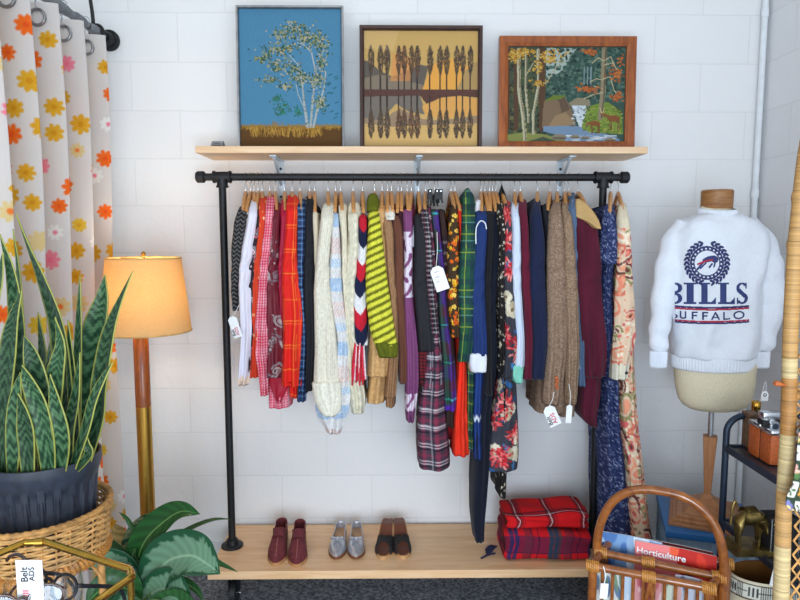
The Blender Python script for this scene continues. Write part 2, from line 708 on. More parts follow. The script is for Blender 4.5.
for z in (2.35, 1.62, 0.9):
    m.cyl((XR - 0.022, YW - 0.02, z), (XR - 0.022, YW - 0.02, z - 0.035), 0.0155, n=16)
structure(m.out('trim_1', M['white']))
m = MB().box((-0.8, YW - 0.006, 0.045), (4.7, 0.012, 0.09), bev=0.003)
structure(m.out('baseboard_back', M['white'], smooth=False))

# ------------------------------------------------------------------ rolling rack
YR = 2.50
ZP = P(229, 546, YR).z
yf = onz(400, 570.5, ZP).y
RT = root('garment_rack', (0.0, YR, 0.0), 'black pipe garment rack on casters with a pine platform, packed with clothes', 'clothes rack')
xl = onz(208, 570.5, ZP).x
xr = 0.95
TH = 0.032
plat = MB().box(((xl + xr) / 2, (yf + 2.69) / 2, ZP - TH / 2), (xr - xl, 2.69 - yf, TH), bev=0.002)
plat.out('platform', M['pine'], RT, smooth=False)
RP0, RP1 = P(197, 177, YR), P(628, 177, YR)
ZR = RP0.z
RR = 0.0142
MB().cyl((RP0.x, YR, ZR), (RP1.x, YR, ZR), RR, n=24).out('rail', M['rail'], RT)
for px in (222.5, 603):
    x = P(px, 190, YR).x
    MB().cyl((x, YR, ZR), (x, YR, ZP + 0.004), RR, n=24).out('post', M['rail'], RT)
    MB().lathe((x, YR, ZP), [(0.0435, 0), (0.0435, 0.007), (0.040, 0.010), (0.024, 0.011), (0.022, 0.03), (0.016, 0.032)], 32, cap=(True, False)).out('floor_flange', M['rail'], RT)
    m = MB().cyl((x - 0.034, YR, ZR), (x + 0.034, YR, ZR), 0.0205, n=24)
    m.cyl((x, YR, ZR), (x, YR, ZR - 0.04), 0.0205, n=24)
    for s in (-1, 1):
        m.cyl((x + s * 0.034, YR, ZR), (x + s * 0.027, YR, ZR), 0.0235, n=24)
    m.cyl((x, YR, ZR - 0.04), (x, YR, ZR - 0.033), 0.0235, n=24)
    m.out('tee_fitting', M['rail'], RT)
for x, s in ((RP0.x, -1), (RP1.x, 1)):
    MB().tube([(x - s * 0.03, YR, ZR), (x - s * 0.027, YR, ZR), (x - s * 0.002, YR, ZR), (x + s * 0.003, YR, ZR)], [0.019, 0.0225, 0.0225, 0.018], 10).out('end_cap', M['rail'], RT)
for cx, cy_ in ((onz(234, 577, 0.1).x + 0.005, yf + 0.07), (xr - 0.08, yf + 0.07), (onz(234, 577, 0.1).x, 2.62), (xr - 0.08, 2.62)):
    zt = ZP - TH
    ct = MB().box((cx, cy_, zt - 0.004), (0.058, 0.058, 0.006), bev=0.001).box((cx - 0.018, cy_, zt - 0.045), (0.004, 0.036, 0.08)).box((cx + 0.018, cy_, zt - 0.045), (0.004, 0.036, 0.08))
    ct.box((cx, cy_, zt - 0.014), (0.044, 0.040, 0.016), bev=0.003)
    c0 = ct.out('caster', M['black'], RT)
    MB().tube([(cx - 0.012, cy_, 0.048), (cx - 0.010, cy_, 0.048), (cx + 0.010, cy_, 0.048), (cx + 0.012, cy_, 0.048)], [0.042, 0.047, 0.047, 0.042], 28).out('wheel', M['rubber'], c0)
    MB().cyl((cx - 0.024, cy_, 0.048), (cx + 0.024, cy_, 0.048), 0.0055, n=10).out('axle_bolt', M['chrome'], c0)

# ------------------------------------------------------------------ wall shelf with brackets
SF = P(195, 146, 2.47)
SE = P(648, 146, 2.47)
ZS = SF.z
sh = MB().box(((SF.x + SE.x) / 2, (2.47 + YW - 0.001) / 2, ZS - 0.0125), (SE.x - SF.x, YW - 0.001 - 2.47, 0.025), bev=0.0015)
SR = root('wall_shelf', ((SF.x + SE.x) / 2, 2.6, ZS - 0.025), 'long pale wooden wall shelf above the clothes rack with pictures on it', 'shelf')
sh.out('board', M['pine2'], SR, smooth=False)
for px in (281, 417.5, 560):
    x = P(px, 170, YW).x
    m = MB().box((x, YW - 0.003, ZS - 0.025 - 0.085), (0.026, 0.005, 0.17), bev=0.001)
    m.box((x, YW - 0.095, ZS - 0.028), (0.026, 0.19, 0.005), bev=0.001)
    m.tube([(x, YW - 0.005, ZS - 0.125), (x, YW - 0.15, ZS - 0.031)], 0.006, 8)
    b_ = m.out('bracket', M['bracket'], SR)
    for dz in (0.035, 0.15):
        MB().cyl((x, YW - 0.006, ZS - 0.025 - dz), (x, YW - 0.0085, ZS - 0.025 - dz), 0.0055, n=10).out('screw', M['ink'], b_)

# ------------------------------------------------------------------ pictures on the shelf
def picture(x0, y0, x1, y1, cv, frame_mat, fw, fd, label, pane=True, name='framed_picture', Y=2.60, lean=0.015, fpx=None):
    """cv is painted in photograph pixels measured from the frame's top left corner"""
    bl = P(x0, (y0 + y1) / 2, Y + lean / 2).x
    br_ = P(x1, (y0 + y1) / 2, Y + lean / 2).x
    zt = P(x0, y0, Y + lean).z
    W, H = br_ - bl, zt - ZS
    r = root(name, ((bl + br_) / 2, Y, ZS), label, 'picture', 'pictures on the wall shelf')
    def q(u, v, d=0.0):
        """u, v in 0..1 across and down; d towards the viewer"""
        t = 1 - v
        return (bl + u * W, Y + lean * t - d, ZS + H * t)
    fu, fv = fw / W, fw / H
    m = MB()
    O = [(0, 0), (1, 0), (1, 1), (0, 1)]
    I = [(fu, fv), (1 - fu, fv), (1 - fu, 1 - fv), (fu, 1 - fv)]
    V = [q(*p, 0) for p in O] + [q(*p, fd) for p in O] + [q(*p, fd * 0.7) for p in I] + [q(*p, 0.0) for p in I]
    mid = [((a[0] * 0.35 + b[0] * 0.65), (a[1] * 0.35 + b[1] * 0.65)) for a, b in zip(O, I)]
    F = []
    V2 = [q(*p, fd * 0.95) for p in mid]
    V = V + V2
    for i in range(4):
        j = (i + 1) % 4
        F += [(i, j, 4 + j, 4 + i), (4 + i, 4 + j, 16 + j, 16 + i), (16 + i, 16 + j, 8 + j, 8 + i), (8 + i, 8 + j, 12 + j, 12 + i)]
    F.append((3, 2, 1, 0))
    m.add(V, F)
    m.out('frame', frame_mat, r, smooth=False)
    ny, nx = cv.n
    uu = np.linspace(fu * 0.97, 1 - fu * 0.97, nx)
    vv = np.linspace(fv * 0.97, 1 - fv * 0.97, ny)
    U, Vv = np.meshgrid(uu, vv)
    t = 1 - Vv
    d = fd * 0.35
    pts = np.stack([bl + U * W, Y + lean * t - d, ZS + H * t], -1).reshape(-1, 3)
    link_mesh('picture_print', pts, grid_faces(ny, nx), M['canvas'], r, dye=cv.sample(U * cv.w * 0.999, Vv * cv.h * 0.999).reshape(-1, 3))
    if pane:
        V = [q(u, v, dd) for dd in (fd * 0.5, fd * 0.62) for u, v in I]
        F = [(0, 1, 2, 3), (7, 6, 5, 4)] + [(i, (i + 1) % 4, 4 + (i + 1) % 4, 4 + i) for i in range(4)]
        MB().add(V, F).out('glass_pane', M['pane'], r, smooth=False)
    return r


rg = random.Random(4)
# birch tree on blue
c = Cv(106, 138, 0.5, (72, 126, 158))
c.noise(2.5, 1)
c.poly([(0, 114), (106, 115), (106, 138), (0, 138)], (88, 58, 22))
for i in range(420):
    u = rg.uniform(4, 102)
    l_ = rg.uniform(1, 9) * (1.2 if u > 12 and u < 82 else 0.4)
    c.line([(u, 114.5), (u + rg.uniform(-3, 3), 114.5 + l_)], 0.6, rg.choice([(150, 112, 40), (176, 136, 60), (120, 84, 30)]))
for i in range(240):
    u = rg.uniform(2, 104)
    c.line([(u, 115), (u + rg.uniform(-2, 2), 115 - rg.uniform(0.5, 3 if abs(u - 40) > 6 else 6))], 0.6, (140, 110, 50))
for tr in ([(69, 115), (66, 92), (64, 70), (60, 55), (52, 46)], [(72, 115), (75, 86), (78, 62), (74, 44), (70, 26)], [(75, 115), (80, 95), (86, 78), (88, 62)],
           [(64, 70), (58, 62), (50, 52)], [(66, 96), (60, 84), (58, 74)], [(78, 60), (84, 46), (88, 36)], [(74, 44), (66, 36), (60, 34)]):
    for k in range(len(tr) - 1):
        c.line(tr[k:k + 2], 2.3 - k * 0.45 if tr[0][1] > 100 else 0.8, (158, 166, 164))
    for i in range(14):
        p = tr[rg.randrange(len(tr))]
for i in range(90):
    v = rg.uniform(50, 113)
    t = rg.choice([0, 1])
    u = (69 - (115 - v) * 0.09) if t == 0 else (72 + (115 - v) * 0.11)
    c.disk(u + rg.uniform(-1.2, 1.2), v, 0.5, (110, 110, 104))
blobs = [(45, 26, 12, 6), (58, 20, 14, 5), (70, 30, 16, 8), (84, 38, 8, 10), (36, 42, 14, 5), (24, 50, 10, 4), (50, 40, 12, 6), (40, 56, 12, 6), (56, 60, 10, 5), (34, 70, 12, 4), (62, 68, 12, 6), (50, 76, 10, 3), (80, 70, 8, 8), (82, 92, 7, 8), (84, 54, 6, 6)]
for (u, v, a, b) in blobs:
    for i in range(int(a * b * 1.3)):
        x, y = rg.gauss(u, a * 0.5), rg.gauss(v, b * 0.55)
        c.disk(x, y, rg.uniform(0.6, 1.4), rg.choice([(150, 146, 108), (120, 130, 84), (52, 82, 60), (40, 76, 68), (172, 160, 126), (74, 94, 54)]), ry=rg.uniform(0.5, 0.9), rot=rg.uniform(0, 3))
for (u, v, a, b) in [(40, 88, 6, 3), (46, 96, 10, 4), (42, 100, 6, 3), (60, 100, 4, 5)]:
    for i in range(36):
        c.disk(rg.gauss(u, a * 0.5), rg.gauss(v, b * 0.6), rg.uniform(0.6, 1.4), rg.choice([(30, 104, 92), (40, 120, 96), (60, 90, 60)]), ry=0.7, rot=rg.uniform(0, 3))
for i in range(16):
    x, y = rg.uniform(84, 100), rg.uniform(64, 112)
    c.line([(x - 1.6, y + 0.6), (x, y), (x + 1.6, y - 0.8)], 0.9, (26, 84, 92))
picture(238, 7, 344, 145, c, M['silver'], 0.010, 0.022, 'tall blue picture of a white birch above brown earth, thin silver frame', pane=False)

# poplars and their reflection
c = Cv(121, 119, 0.5, (196, 158, 88))
for k in range(20):
    c.poly([(0, 119 - k * 2.2), (121, 119 - k * 2.2), (121, 119), (0, 119)], (214, 176, 112), 0.06)
def hill(pts, col, al=1.0):
    c.poly(pts, col, al)
hill([(0, 60), (0, 32), (8, 33), (20, 42), (32, 48), (46, 42), (60, 36), (68, 38), (62, 60)], (92, 82, 72))
hill([(0, 60), (0, 50), (20, 46), (40, 50), (64, 56), (64, 60)], (128, 112, 92))
hill([(62, 60), (70, 40), (78, 32), (92, 30), (102, 36), (121, 40), (121, 60)], (222, 158, 62))
hill([(96, 60), (104, 42), (114, 34), (121, 32), (121, 60)], (172, 138, 82))
hill([(30, 52), (33, 26), (40, 26), (50, 30), (50, 52)], (214, 138, 70), 0.7)
hill([(0, 66), (60, 66), (66, 84), (50, 82), (36, 74), (20, 90), (0, 88)], (112, 102, 92))
hill([(20, 90), (40, 78), (60, 88), (80, 90), (121, 84), (121, 92), (70, 94), (30, 96), (0, 92), (0, 86)], (150, 124, 96))
hill([(62, 76), (76, 68), (98, 66), (121, 70), (121, 84), (80, 88), (64, 84)], (214, 156, 76))
c.poly([(0, 60), (121, 60), (121, 68), (98, 66), (80, 68), (66, 74), (60, 66), (0, 67)], (84, 46, 34))
for i, u in enumerate((11, 20.5, 27, 38.5, 44, 51, 57, 69.5, 79.5, 86, 96, 102, 109.5)):
    for (v0, v1, s) in ((18, 60, 1), (107, 66, -1)):
        lo = 1 if s > 0 else -1
        tip, base = v0, v0 + s * 27
        c.line([(u, base - s * 6), (u - 0.3, v1)], 1.5, (44, 28, 22))
        c.disk(u, tip + s * 14, 2.7, (74, 54, 34), ry=14.5, al=0.22)
        for k in range(230):
            t = rg.random()
            wdt = 3.5 * math.sin(PI * min(1, t ** 0.8)) ** 0.8
            x = u + rg.uniform(-1, 1) * wdt
            y = tip + s * t * 29
            c.line([(x, y), (x + (u - x) * 0.3, y + s * 1.6)], 0.6, rg.choice([(66, 48, 30), (92, 68, 36), (50, 34, 26), (110, 60, 34) if 36 < u < 60 else (84, 66, 44)]))
picture(360, 27, 481.5, 146, c, M['darkframe'], 0.017, 0.026, 'square sepia print of poplar trees mirrored in water, thin dark frame')

# woodland stream with deer
c = Cv(135, 108, 0.5, (60, 88, 78))
def q_(*pts):   # zoomed crop coordinates (5x, origin 495,30) to picture coordinates (origin 498,38)
    return [(x * 0.2 - 3, y * 0.2 - 8) for x, y in pts]
c.poly(q_((230, 90), (400, 90), (330, 200), (240, 240)), (176, 190, 180))
for i in range(700):
    x, y = rg.uniform(230, 640), rg.uniform(90, 340)
    if x < 330 and y < 250 and rg.random() < 0.6:
        continue
    c.disk(*q_((x, y))[0], rg.uniform(0.8, 2.6), rg.choice([(44, 74, 66), (60, 92, 80), (80, 110, 96), (36, 60, 56), (96, 122, 104)]), ry=rg.uniform(0.8, 2))
for x in (440, 458, 474):
    c.line(q_((x, 180), (x, 260)), 1.2, (140, 160, 168))
c.poly(q_((50, 90), (250, 90), (250, 480), (50, 520)), (74, 86, 62))
for i in range(380):
    x, y = rg.uniform(50, 250), rg.uniform(90, 520)
    c.disk(*q_((x, y))[0], rg.uniform(0.6, 2.2), rg.choice([(50, 58, 44), (86, 88, 56), (112, 110, 66), (64, 74, 66), (52, 46, 38)]))
for x, wd in ((100, 5), (230, 6), (60, 3)):
    c.line(q_((x, 100), (x + 5, 470)), wd, (92, 66, 46))
c.poly(q_((235, 470), (240, 345), (290, 318), (345, 320), (375, 370), (400, 440), (400, 470)), (134, 110, 84))
c.poly(q_((290, 318), (345, 320), (372, 380), (330, 400), (320, 350)), (104, 84, 68))
c.poly(q_((260, 470), (300, 410), (350, 395), (395, 440), (380, 470)), (160, 132, 98))
c.poly(q_((240, 340), (290, 314), (350, 316), (330, 330), (270, 340)), (110, 128, 50))
c.poly(q_((365, 350), (410, 325), (470, 335), (475, 365), (380, 370)), (150, 138, 112))
c.poly(q_((380, 362), (450, 362), (470, 460), (420, 465), (395, 400)), (212, 222, 228))
for i in range(46):
    x, y = rg.uniform(385, 465), rg.uniform(365, 460)
    c.disk(*q_((x, y))[0], rg.uniform(0.6, 1.6), rg.choice([(130, 140, 146), (240, 244, 246), (160, 176, 190)]), ry=0.7)
c.poly(q_((240, 462), (400, 460), (470, 470), (620, 520), (636, 560), (380, 560), (300, 500), (240, 486)), (124, 150, 178))
for i in range(60):
    x, y = rg.uniform(360, 620), rg.uniform(505, 550)
    c.line(q_((x - 20, y), (x + 10, y + rg.uniform(-2, 2))), 0.9, rg.choice([(226, 232, 236), (150, 170, 190), (200, 212, 220)]))
c.poly(q_((450, 400), (480, 360), (560, 345), (630, 390), (640, 500), (560, 495), (470, 490), (430, 470)), (122, 146, 58))
for i in range(200):
    x, y = rg.uniform(440, 636), rg.uniform(370, 495)
    c.disk(*q_((x, y))[0], rg.uniform(0.5, 1.6), rg.choice([(92, 120, 44), (150, 170, 72), (84, 96, 52), (168, 160, 80)]), ry=0.6)
c.poly(q_((52, 560), (52, 505), (140, 490), (240, 500), (330, 520), (400, 560)), (140, 146, 78))
c.poly(q_((150, 540), (240, 512), (330, 540), (250, 565)), (76, 86, 70))
for (x, y, rx, ry_) in ((320, 515, 40, 14), (400, 512, 26, 8), (450, 516, 22, 7), (575, 528, 30, 10), (340, 540, 24, 8), (385, 455, 16, 9)):
    c.disk(*q_((x, y))[0], rx * 0.2, (150, 136, 112), ry=ry_ * 0.2)
    c.disk(*q_((x, y + 4))[0], rx * 0.17, (112, 102, 88), ry=ry_ * 0.1)
for pts, wd in (([(112, 100), (118, 300), (140, 420), (150, 530)], 3.6), ([(150, 100), (150, 280), (165, 420), (165, 440)], 2.2), ([(210, 100), (212, 280), (190, 400), (192, 495)], 2.8), ([(150, 220), (185, 165)], 1), ([(118, 180), (85, 120)], 1), ([(250, 260), (300, 180), (340, 150)], 1)):
    c.line(q_(*pts), wd, (196, 190, 158))
    c.line([(u + wd * 0.25, v) for u, v in q_(*pts)], wd * 0.35, (140, 128, 100))
c.line(q_((538, 95), (534, 300), (524, 420)), 5.0, (150, 138, 108))
c.line([(u + 1.5, v) for u, v in q_((538, 95), (534, 300), (524, 420))], 1.6, (104, 92, 72))
for pts in ([(535, 150), (510, 135), (480, 160)], [(535, 170), (580, 160), (610, 200)], [(535, 235), (570, 225), (590, 290), (600, 300)], [(535, 240), (500, 235), (470, 250)], [(532, 300), (490, 310), (440, 330)], [(535, 150), (570, 130), (600, 190)], [(530, 280), (490, 270)]):
    c.line(q_(*pts), 0.9, (190, 180, 140))
for (x, y, rx, ry_, n, cs) in ((90, 125, 44, 30, 90, 0), (270, 130, 60, 34, 90, 0), (210, 185, 30, 20, 40, 0), (215, 255, 34, 14, 36, 0), (150, 110, 40, 16, 40, 0), (460, 285, 50, 20, 70, 1), (600, 210, 40, 34, 60, 1), (605, 320, 30, 20, 46, 1), (470, 105, 50, 16, 50, 1), (625, 150, 14, 30, 20, 1)):
    for i in range(n):
        c.disk(*q_((rg.gauss(x, rx * 0.55), rg.gauss(y, ry_ * 0.5)))[0], rg.uniform(0.5, 1.5), rg.choice([[(206, 160, 60), (186, 130, 40), (222, 182, 90)], [(190, 96, 44), (206, 120, 56), (150, 84, 44)]][cs]), ry=0.8)
for (x, y, s, f) in ((498, 448, 1.0, -1), (592, 424, 1.15, 1)):   # two deer
    D = lambda a, b: q_((x + f * 0 + a * s, y + b * s))[0]
    c.disk(*D(0, 0), 5.4 * s, (140, 86, 48), ry=2.6 * s)
    hx = -34 if f < 0 else -48
    c.line([D(-16, -4), D(hx, -18 if f > 0 else 0)], 2.4 * s, (140, 86, 48))
    c.disk(*D(hx - 4, -20 if f > 0 else 6), 1.6 * s, (150, 98, 60), ry=1.1)
    for a in (-18, -12, 16, 22):
        c.line([D(a, 8), D(a + 2, 46)], 0.9, (120, 74, 44))
    if f > 0:
        c.line([D(hx - 6, -24), D(hx - 14, -46)], 0.8, (214, 190, 140))
        c.line([D(hx, -24), D(hx + 6, -46)], 0.8, (214, 190, 140))
c.a *= 0.88
picture(498, 38, 633, 146, c, M['oak'], 0.036, 0.03, 'landscape painting of a forest stream with two deer, broad orange-brown wooden frame', pane=False)

x0, x1, z1 = P(210, 143, 2.5).x, P(222, 143, 2.5).x, P(215, 140, 2.5).z
cr_ = root('place_card', ((x0 + x1) / 2, 2.51, ZS), 'tiny grey folded card at the left end of the wall shelf', 'card')
MB().add([(x0, 2.50, ZS), (x1, 2.50, ZS), (x1, 2.53, z1), (x0, 2.53, z1), (x0, 2.56, ZS), (x1, 2.56, ZS)], [(0, 1, 2, 3), (3, 2, 5, 4), (0, 4, 5, 1), (0, 3, 4), (1, 5, 2)]).out('card', M['silver'], cr_, smooth=False)
m = MB()
for k in range(2):
    m.box((((x0 + x1) / 2), 2.5078 + k * 0.009, ZS + 0.008 + 0.0075 * k), (0.03 - 0.008 * k, 0.001, 0.0016), Matrix.Rotation(-0.9, 3, 'X'))
m.out('lettering', M['ink'], cr_)

# ------------------------------------------------------------------ patterns for cloth (u across, v down, metres)
def flat(c, var=0.05, seed=0):
    def f(u, v):
        n = np.sin(u * 61 + seed) * np.sin(v * 17 + u * 23 + seed) * var
        return np.clip(np.array(c)[None, :] * (1 + n)[:, None], 0, 255)
    return f


def plaid(base, bands):
    """bands: (direction, period, centre, width, colour, strength)"""
    def f(u, v):
        r = np.tile(np.array(base, float), (len(u), 1))
        for d, p, c0, w_, col, al in bands:
            x = u if d == 'u' else v
            k = (np.abs((x - c0 + p / 2) % p - p / 2) < w_ / 2) * al
            r = r * (1 - k[:, None]) + np.array(col, float) * k[:, None]
        return r
    return f


def gingham(c1, c2, p):
    def f(u, v):
        a = ((u % p) < p / 2).astype(float) + ((v % p) < p / 2)
        return np.array(c2, float) + (np.array(c1, float) - np.array(c2, float)) * (a / 2)[:, None]
    return f


def diag(c1, c2, p, ang, duty=0.5):
    def f(u, v):
        k = ((u * math.cos(ang) + v * math.sin(ang)) % p < p * duty)[:, None]
        return np.where(k, np.array(c1, float), np.array(c2, float))
    return f


def chevron(cols, p, slope, half):
    def f(u, v):
        x = np.abs((u + half / 2) % half - half / 2) * 2
        k = (np.floor((v - x * slope) / p).astype(int)) % len(cols)
        return np.array(cols, float)[k]
    return f


def vbands(base, bands):
    """base pattern with level bands (v0, v1, pattern or colour)"""
    def f(u, v):
        r = base(u, v)
        for v0, v1, c_ in bands:
            k = (v >= v0 + 0.004 * np.sin(u * 300)) & (v < v1 + 0.004 * np.sin(u * 260))
            cc = c_(u, v) if callable(c_) else np.tile(np.array(c_, float), (len(u), 1))
            r = np.where(k[:, None], cc, r)
        return r
    return f


def tweed(c1, c2, seed=0, cell=0.004):
    rg_ = np.random.RandomState(seed)
    T = rg_.rand(128, 128)
    def f(u, v):
        k = T[(v / cell).astype(int) % 128, ((u + 5) / cell).astype(int) % 128][:, None]
        return np.array(c1, float) * (1 - k) + np.array(c2, float) * k
    return f


def cloth(cv):
    return lambda u, v: cv.sample(u + 5 * cv.w, v)


def blossoms(bg, cols, n, r0, r1, seed, centres=None, leaf=None, w_=0.4, h_=0.9, res=0.003, petals=7, dark=None):
    R = random.Random(seed)
    c_ = Cv(w_, h_, res, bg)
    if leaf:
        for i in range(int(n * 1.3)):
            c_.disk(R.uniform(0, w_), R.uniform(0, h_), R.uniform(r0, r1) * 0.8, R.choice(leaf), ry=R.uniform(0.25, 0.4) * r1, rot=R.uniform(0, 3))
    for i in range(n):
        u, v, r = R.uniform(0, w_), R.uniform(0, h_), R.uniform(r0, r1)
        col = R.choice(cols)
        for du in (-w_, 0, w_):
            c_.flower(u + du, v, r, col, (R.choice(centres) if centres else None), n=petals, rot=R.uniform(0, 3) if du == 0 else 0)
    return cloth(c_)


def paisley(bg, cols, n, seed, r=0.03, w_=0.4, h_=0.9, res=0.003):
    R = random.Random(seed)
    c_ = Cv(w_, h_, res, bg)
    for i in range(n):
        u, v, a = R.uniform(0, w_), R.uniform(0, h_), R.uniform(0, 6.28)
        s = r * R.uniform(0.6, 1.2)
        c1, c2, c3 = R.choice(cols), R.choice(cols), R.choice(cols)
        for sc, cc in ((1.0, c1), (0.72, bg), (0.5, c2), (0.25, c3)):
            c_.disk(u, v, s * sc, cc, ry=s * sc * 0.62, rot=a)
            for k in range(5):
                t = k / 5
                c_.disk(u + math.cos(a + t * 0.9) * s * (0.7 + 0.7 * t) * sc, v + math.sin(a + t * 0.9) * s * (0.7 + 0.7 * t) * sc, s * sc * 0.42 * (1 - t), cc)
        for k in range(7):
            b = a + k * 0.9
            c_.disk(u + math.cos(b) * s * 1.35, v + math.sin(b) * s * 0.95, s * 0.12, c3)
    return cloth(c_)


FAB = {
    'smooth': painted('smooth_cotton', 0.8, 0.25, 260, 0.0008),
    'satin': painted('satin', 0.55, 0.15, 60, 0.001),
    'velvet': painted('velvet', 0.9, 0.3, 160, 0.001, sheen=0.06),
    'knit': painted('chunky_knit', 0.95, 0.9, 150, 0.003, stretch=(1, 1, 0.6), speck=0.10),
    'tweed': painted('tweed', 0.95, 0.6, 260, 0.0015, speck=0.25),
    'wool': painted('wool', 0.92, 0.5, 320, 0.001, speck=0.08),
}
LABELTAG = 0


def ring_params(n, power=1.5):
    k = (np.arange(n) + 0.5) / n * 2 - 1
    return PI * np.sign(k) * np.abs(k) ** power


def drape(name, rows, ynf, far, pat, fab, parent, seed=0, n=44, dz=0.006, pleat=0.006, npl=2.5, e=0.62, taper=0.65, voff=None, curl=0.0, label=None):
    """hanging cloth: rows (py, xl, xr) in the photograph at the near edge, ynf(t) the near edge's Y, far(t) the far edge's"""
    rows = sorted(rows)
    py = np.array([r[0] for r in rows], float)
    L_ = (py[-1] - py[0]) * 2.4 / FPX
    m_ = max(8, int(L_ / dz))
    # smooth the outline with cosine steps
    yy = np.linspace(py[0], py[-1], m_)
    def interp(col):
        x = np.array([r[col] for r in rows], float)
        s = np.interp(yy, py, x)
        k = max(3, m_ // 14) | 1
        pad = np.concatenate([2 * s[0] - s[k // 2:0:-1], s, 2 * s[-1] - s[-2:-k // 2 - 1:-1]]) if m_ > k else s
        sm = np.convolve(pad, np.ones(k) / k, 'valid') if m_ > k else s
        return sm if len(sm) == m_ else s
    xl, xr = interp(1), interp(2)
    t = (yy - yy[0]) * 2.4 / FPX
    Yn = ynf(t)
    Yf = far(t)
    XL, _, Z = at(xl, yy, Yn)
    XRr, _, _ = at(xr, yy, Yn)
    cx, hw = (XL + XRr) / 2, np.maximum((XRr - XL) / 2 * 1.08, 0.004)
    cyy, hy = (Yn + Yf) / 2, np.maximum((Yf - Yn) / 2, 0.006)
    th = ring_params(n)
    s, c_ = np.sin(th), np.cos(th)
    sx = np.sign(s) * np.abs(s) ** e
    cy_ = np.sign(c_) * np.abs(c_) ** e
    R = np.random.RandomState(seed + 17)
    ph = R.uniform(0, 6.28, 4)
    wob = 0.004 * np.sin(t * 9 + ph[0]) * np.minimum(1, t * 4)
    depthk = (1 - cy_) / 2
    X = (cx + wob * 0.5)[:, None] + hw[:, None] * sx[None, :] * (1 - (1 - taper) * depthk[None, :])
    amp = pleat * np.minimum(1, (t / 0.12))[:, None] * (0.7 + 0.5 * np.sin(t * 6 + ph[1]))[:, None]
    near = np.clip(cy_, 0, 1)[None, :] ** 0.5
    Yy = cyy[:, None] - hy[:, None] * cy_[None, :] + near * amp * (np.sin(npl * PI * sx[None, :] + ph[2] + 1.3 * np.sin(t * 3.1 + ph[3])[:, None]))
    Yy += near * 0.0028 * np.sin(sx[None, :] * 2.1 + t[:, None] * 52 + 3 * np.sin(t * 11 + ph[1])[:, None]) * (1 + 0.6 * np.sin(t * 23 + ph[0]))[:, None]
    X += (pleat * 0.35) * np.sin(t * 15 + ph[3])[:, None] * np.minimum(1, t * 5)[:, None] * (1 - depthk[None, :])
    X += 0.009 * np.sin(Yy * 55 + t[:, None] * 7 + ph[0]) * depthk[None, :]
    V = np.stack([X, Yy, np.tile(Z[:, None], (1, n))], -1)
    # close the neck softly, turn the hem under
    last = V[-1].copy()
    ctr = last.mean(0)
    hemi = ctr + (last - ctr) * 0.8
    hemi[:, 2] += 0.015
    first = V[0].copy()
    c0 = first.mean(0)
    top = c0 + (first - c0) * 0.45
    top[:, 2] += 0.006
    V = np.concatenate([top[None], V, hemi[None]], 0)
    mid = m_ // 2
    ds = np.hypot(np.diff(V[mid, :, 0]), np.diff(V[mid, :, 1]))
    u = np.concatenate([[0], np.cumsum(ds)])
    u = u - u[n // 2]
    vv = np.concatenate([[0], t, [t[-1]]]) + (voff or 0)
    # cloth gathers with the outline so that a pattern keeps its scale
    wsc = np.concatenate([[hw[0]], hw, [hw[-1]]]) / hw[mid]
    U = u[None, :] * np.clip(wsc, 0.5, 1.8)[:, None]
    Vv = np.tile(vv[:, None], (1, n))
    dye = pat(U.ravel(), Vv.ravel())
    F = grid_faces(m_ + 2, n, wrap=True)
    VV = V.reshape(-1, 3)
    capa = np.array([[i, n - 1 - i, n - 2 - i, i + 1] for i in range(n // 2 - 1)])
    F = np.concatenate([F, capa, capa[:, ::-1] + (m_ + 1) * n])
    o = link_mesh(name, VV, F, FAB[fab], parent, dye=dye)
    if label:
        o['label'] = label
    return o


def clipy(a, b, k=0.055, p=0.5):
    """near edge runs down the hanger's slope from Y=a to Y=b over k metres"""
    return lambda t: a + (b - a) * np.clip(t / k, 0, 1) ** p


def text_mesh(txt, size, mat, parent, M4, name='lettering', bold=0.0, extrude=0.0004, align='LEFT', shear=0.0):
    cu = bpy.data.curves.new('glyphs', 'FONT')
    cu.body = txt
    cu.size = size
    cu.extrude = extrude
    cu.offset = bold
    cu.align_x = align
    cu.shear = shear
    o = bpy.data.objects.new('glyphs', cu)
    COL.objects.link(o)
    bpy.context.view_layer.update()
    me = bpy.data.meshes.new_from_object(o.evaluated_get(bpy.context.evaluated_depsgraph_get()))
    V = [M4 @ v.co for v in me.vertices]
    F = [tuple(p.vertices) for p in me.polygons]
    bpy.data.objects.remove(o)
    bpy.data.curves.remove(cu)
    bpy.data.meshes.remove(me)
    return link_mesh(name, V, F, mat, parent, smooth=False)


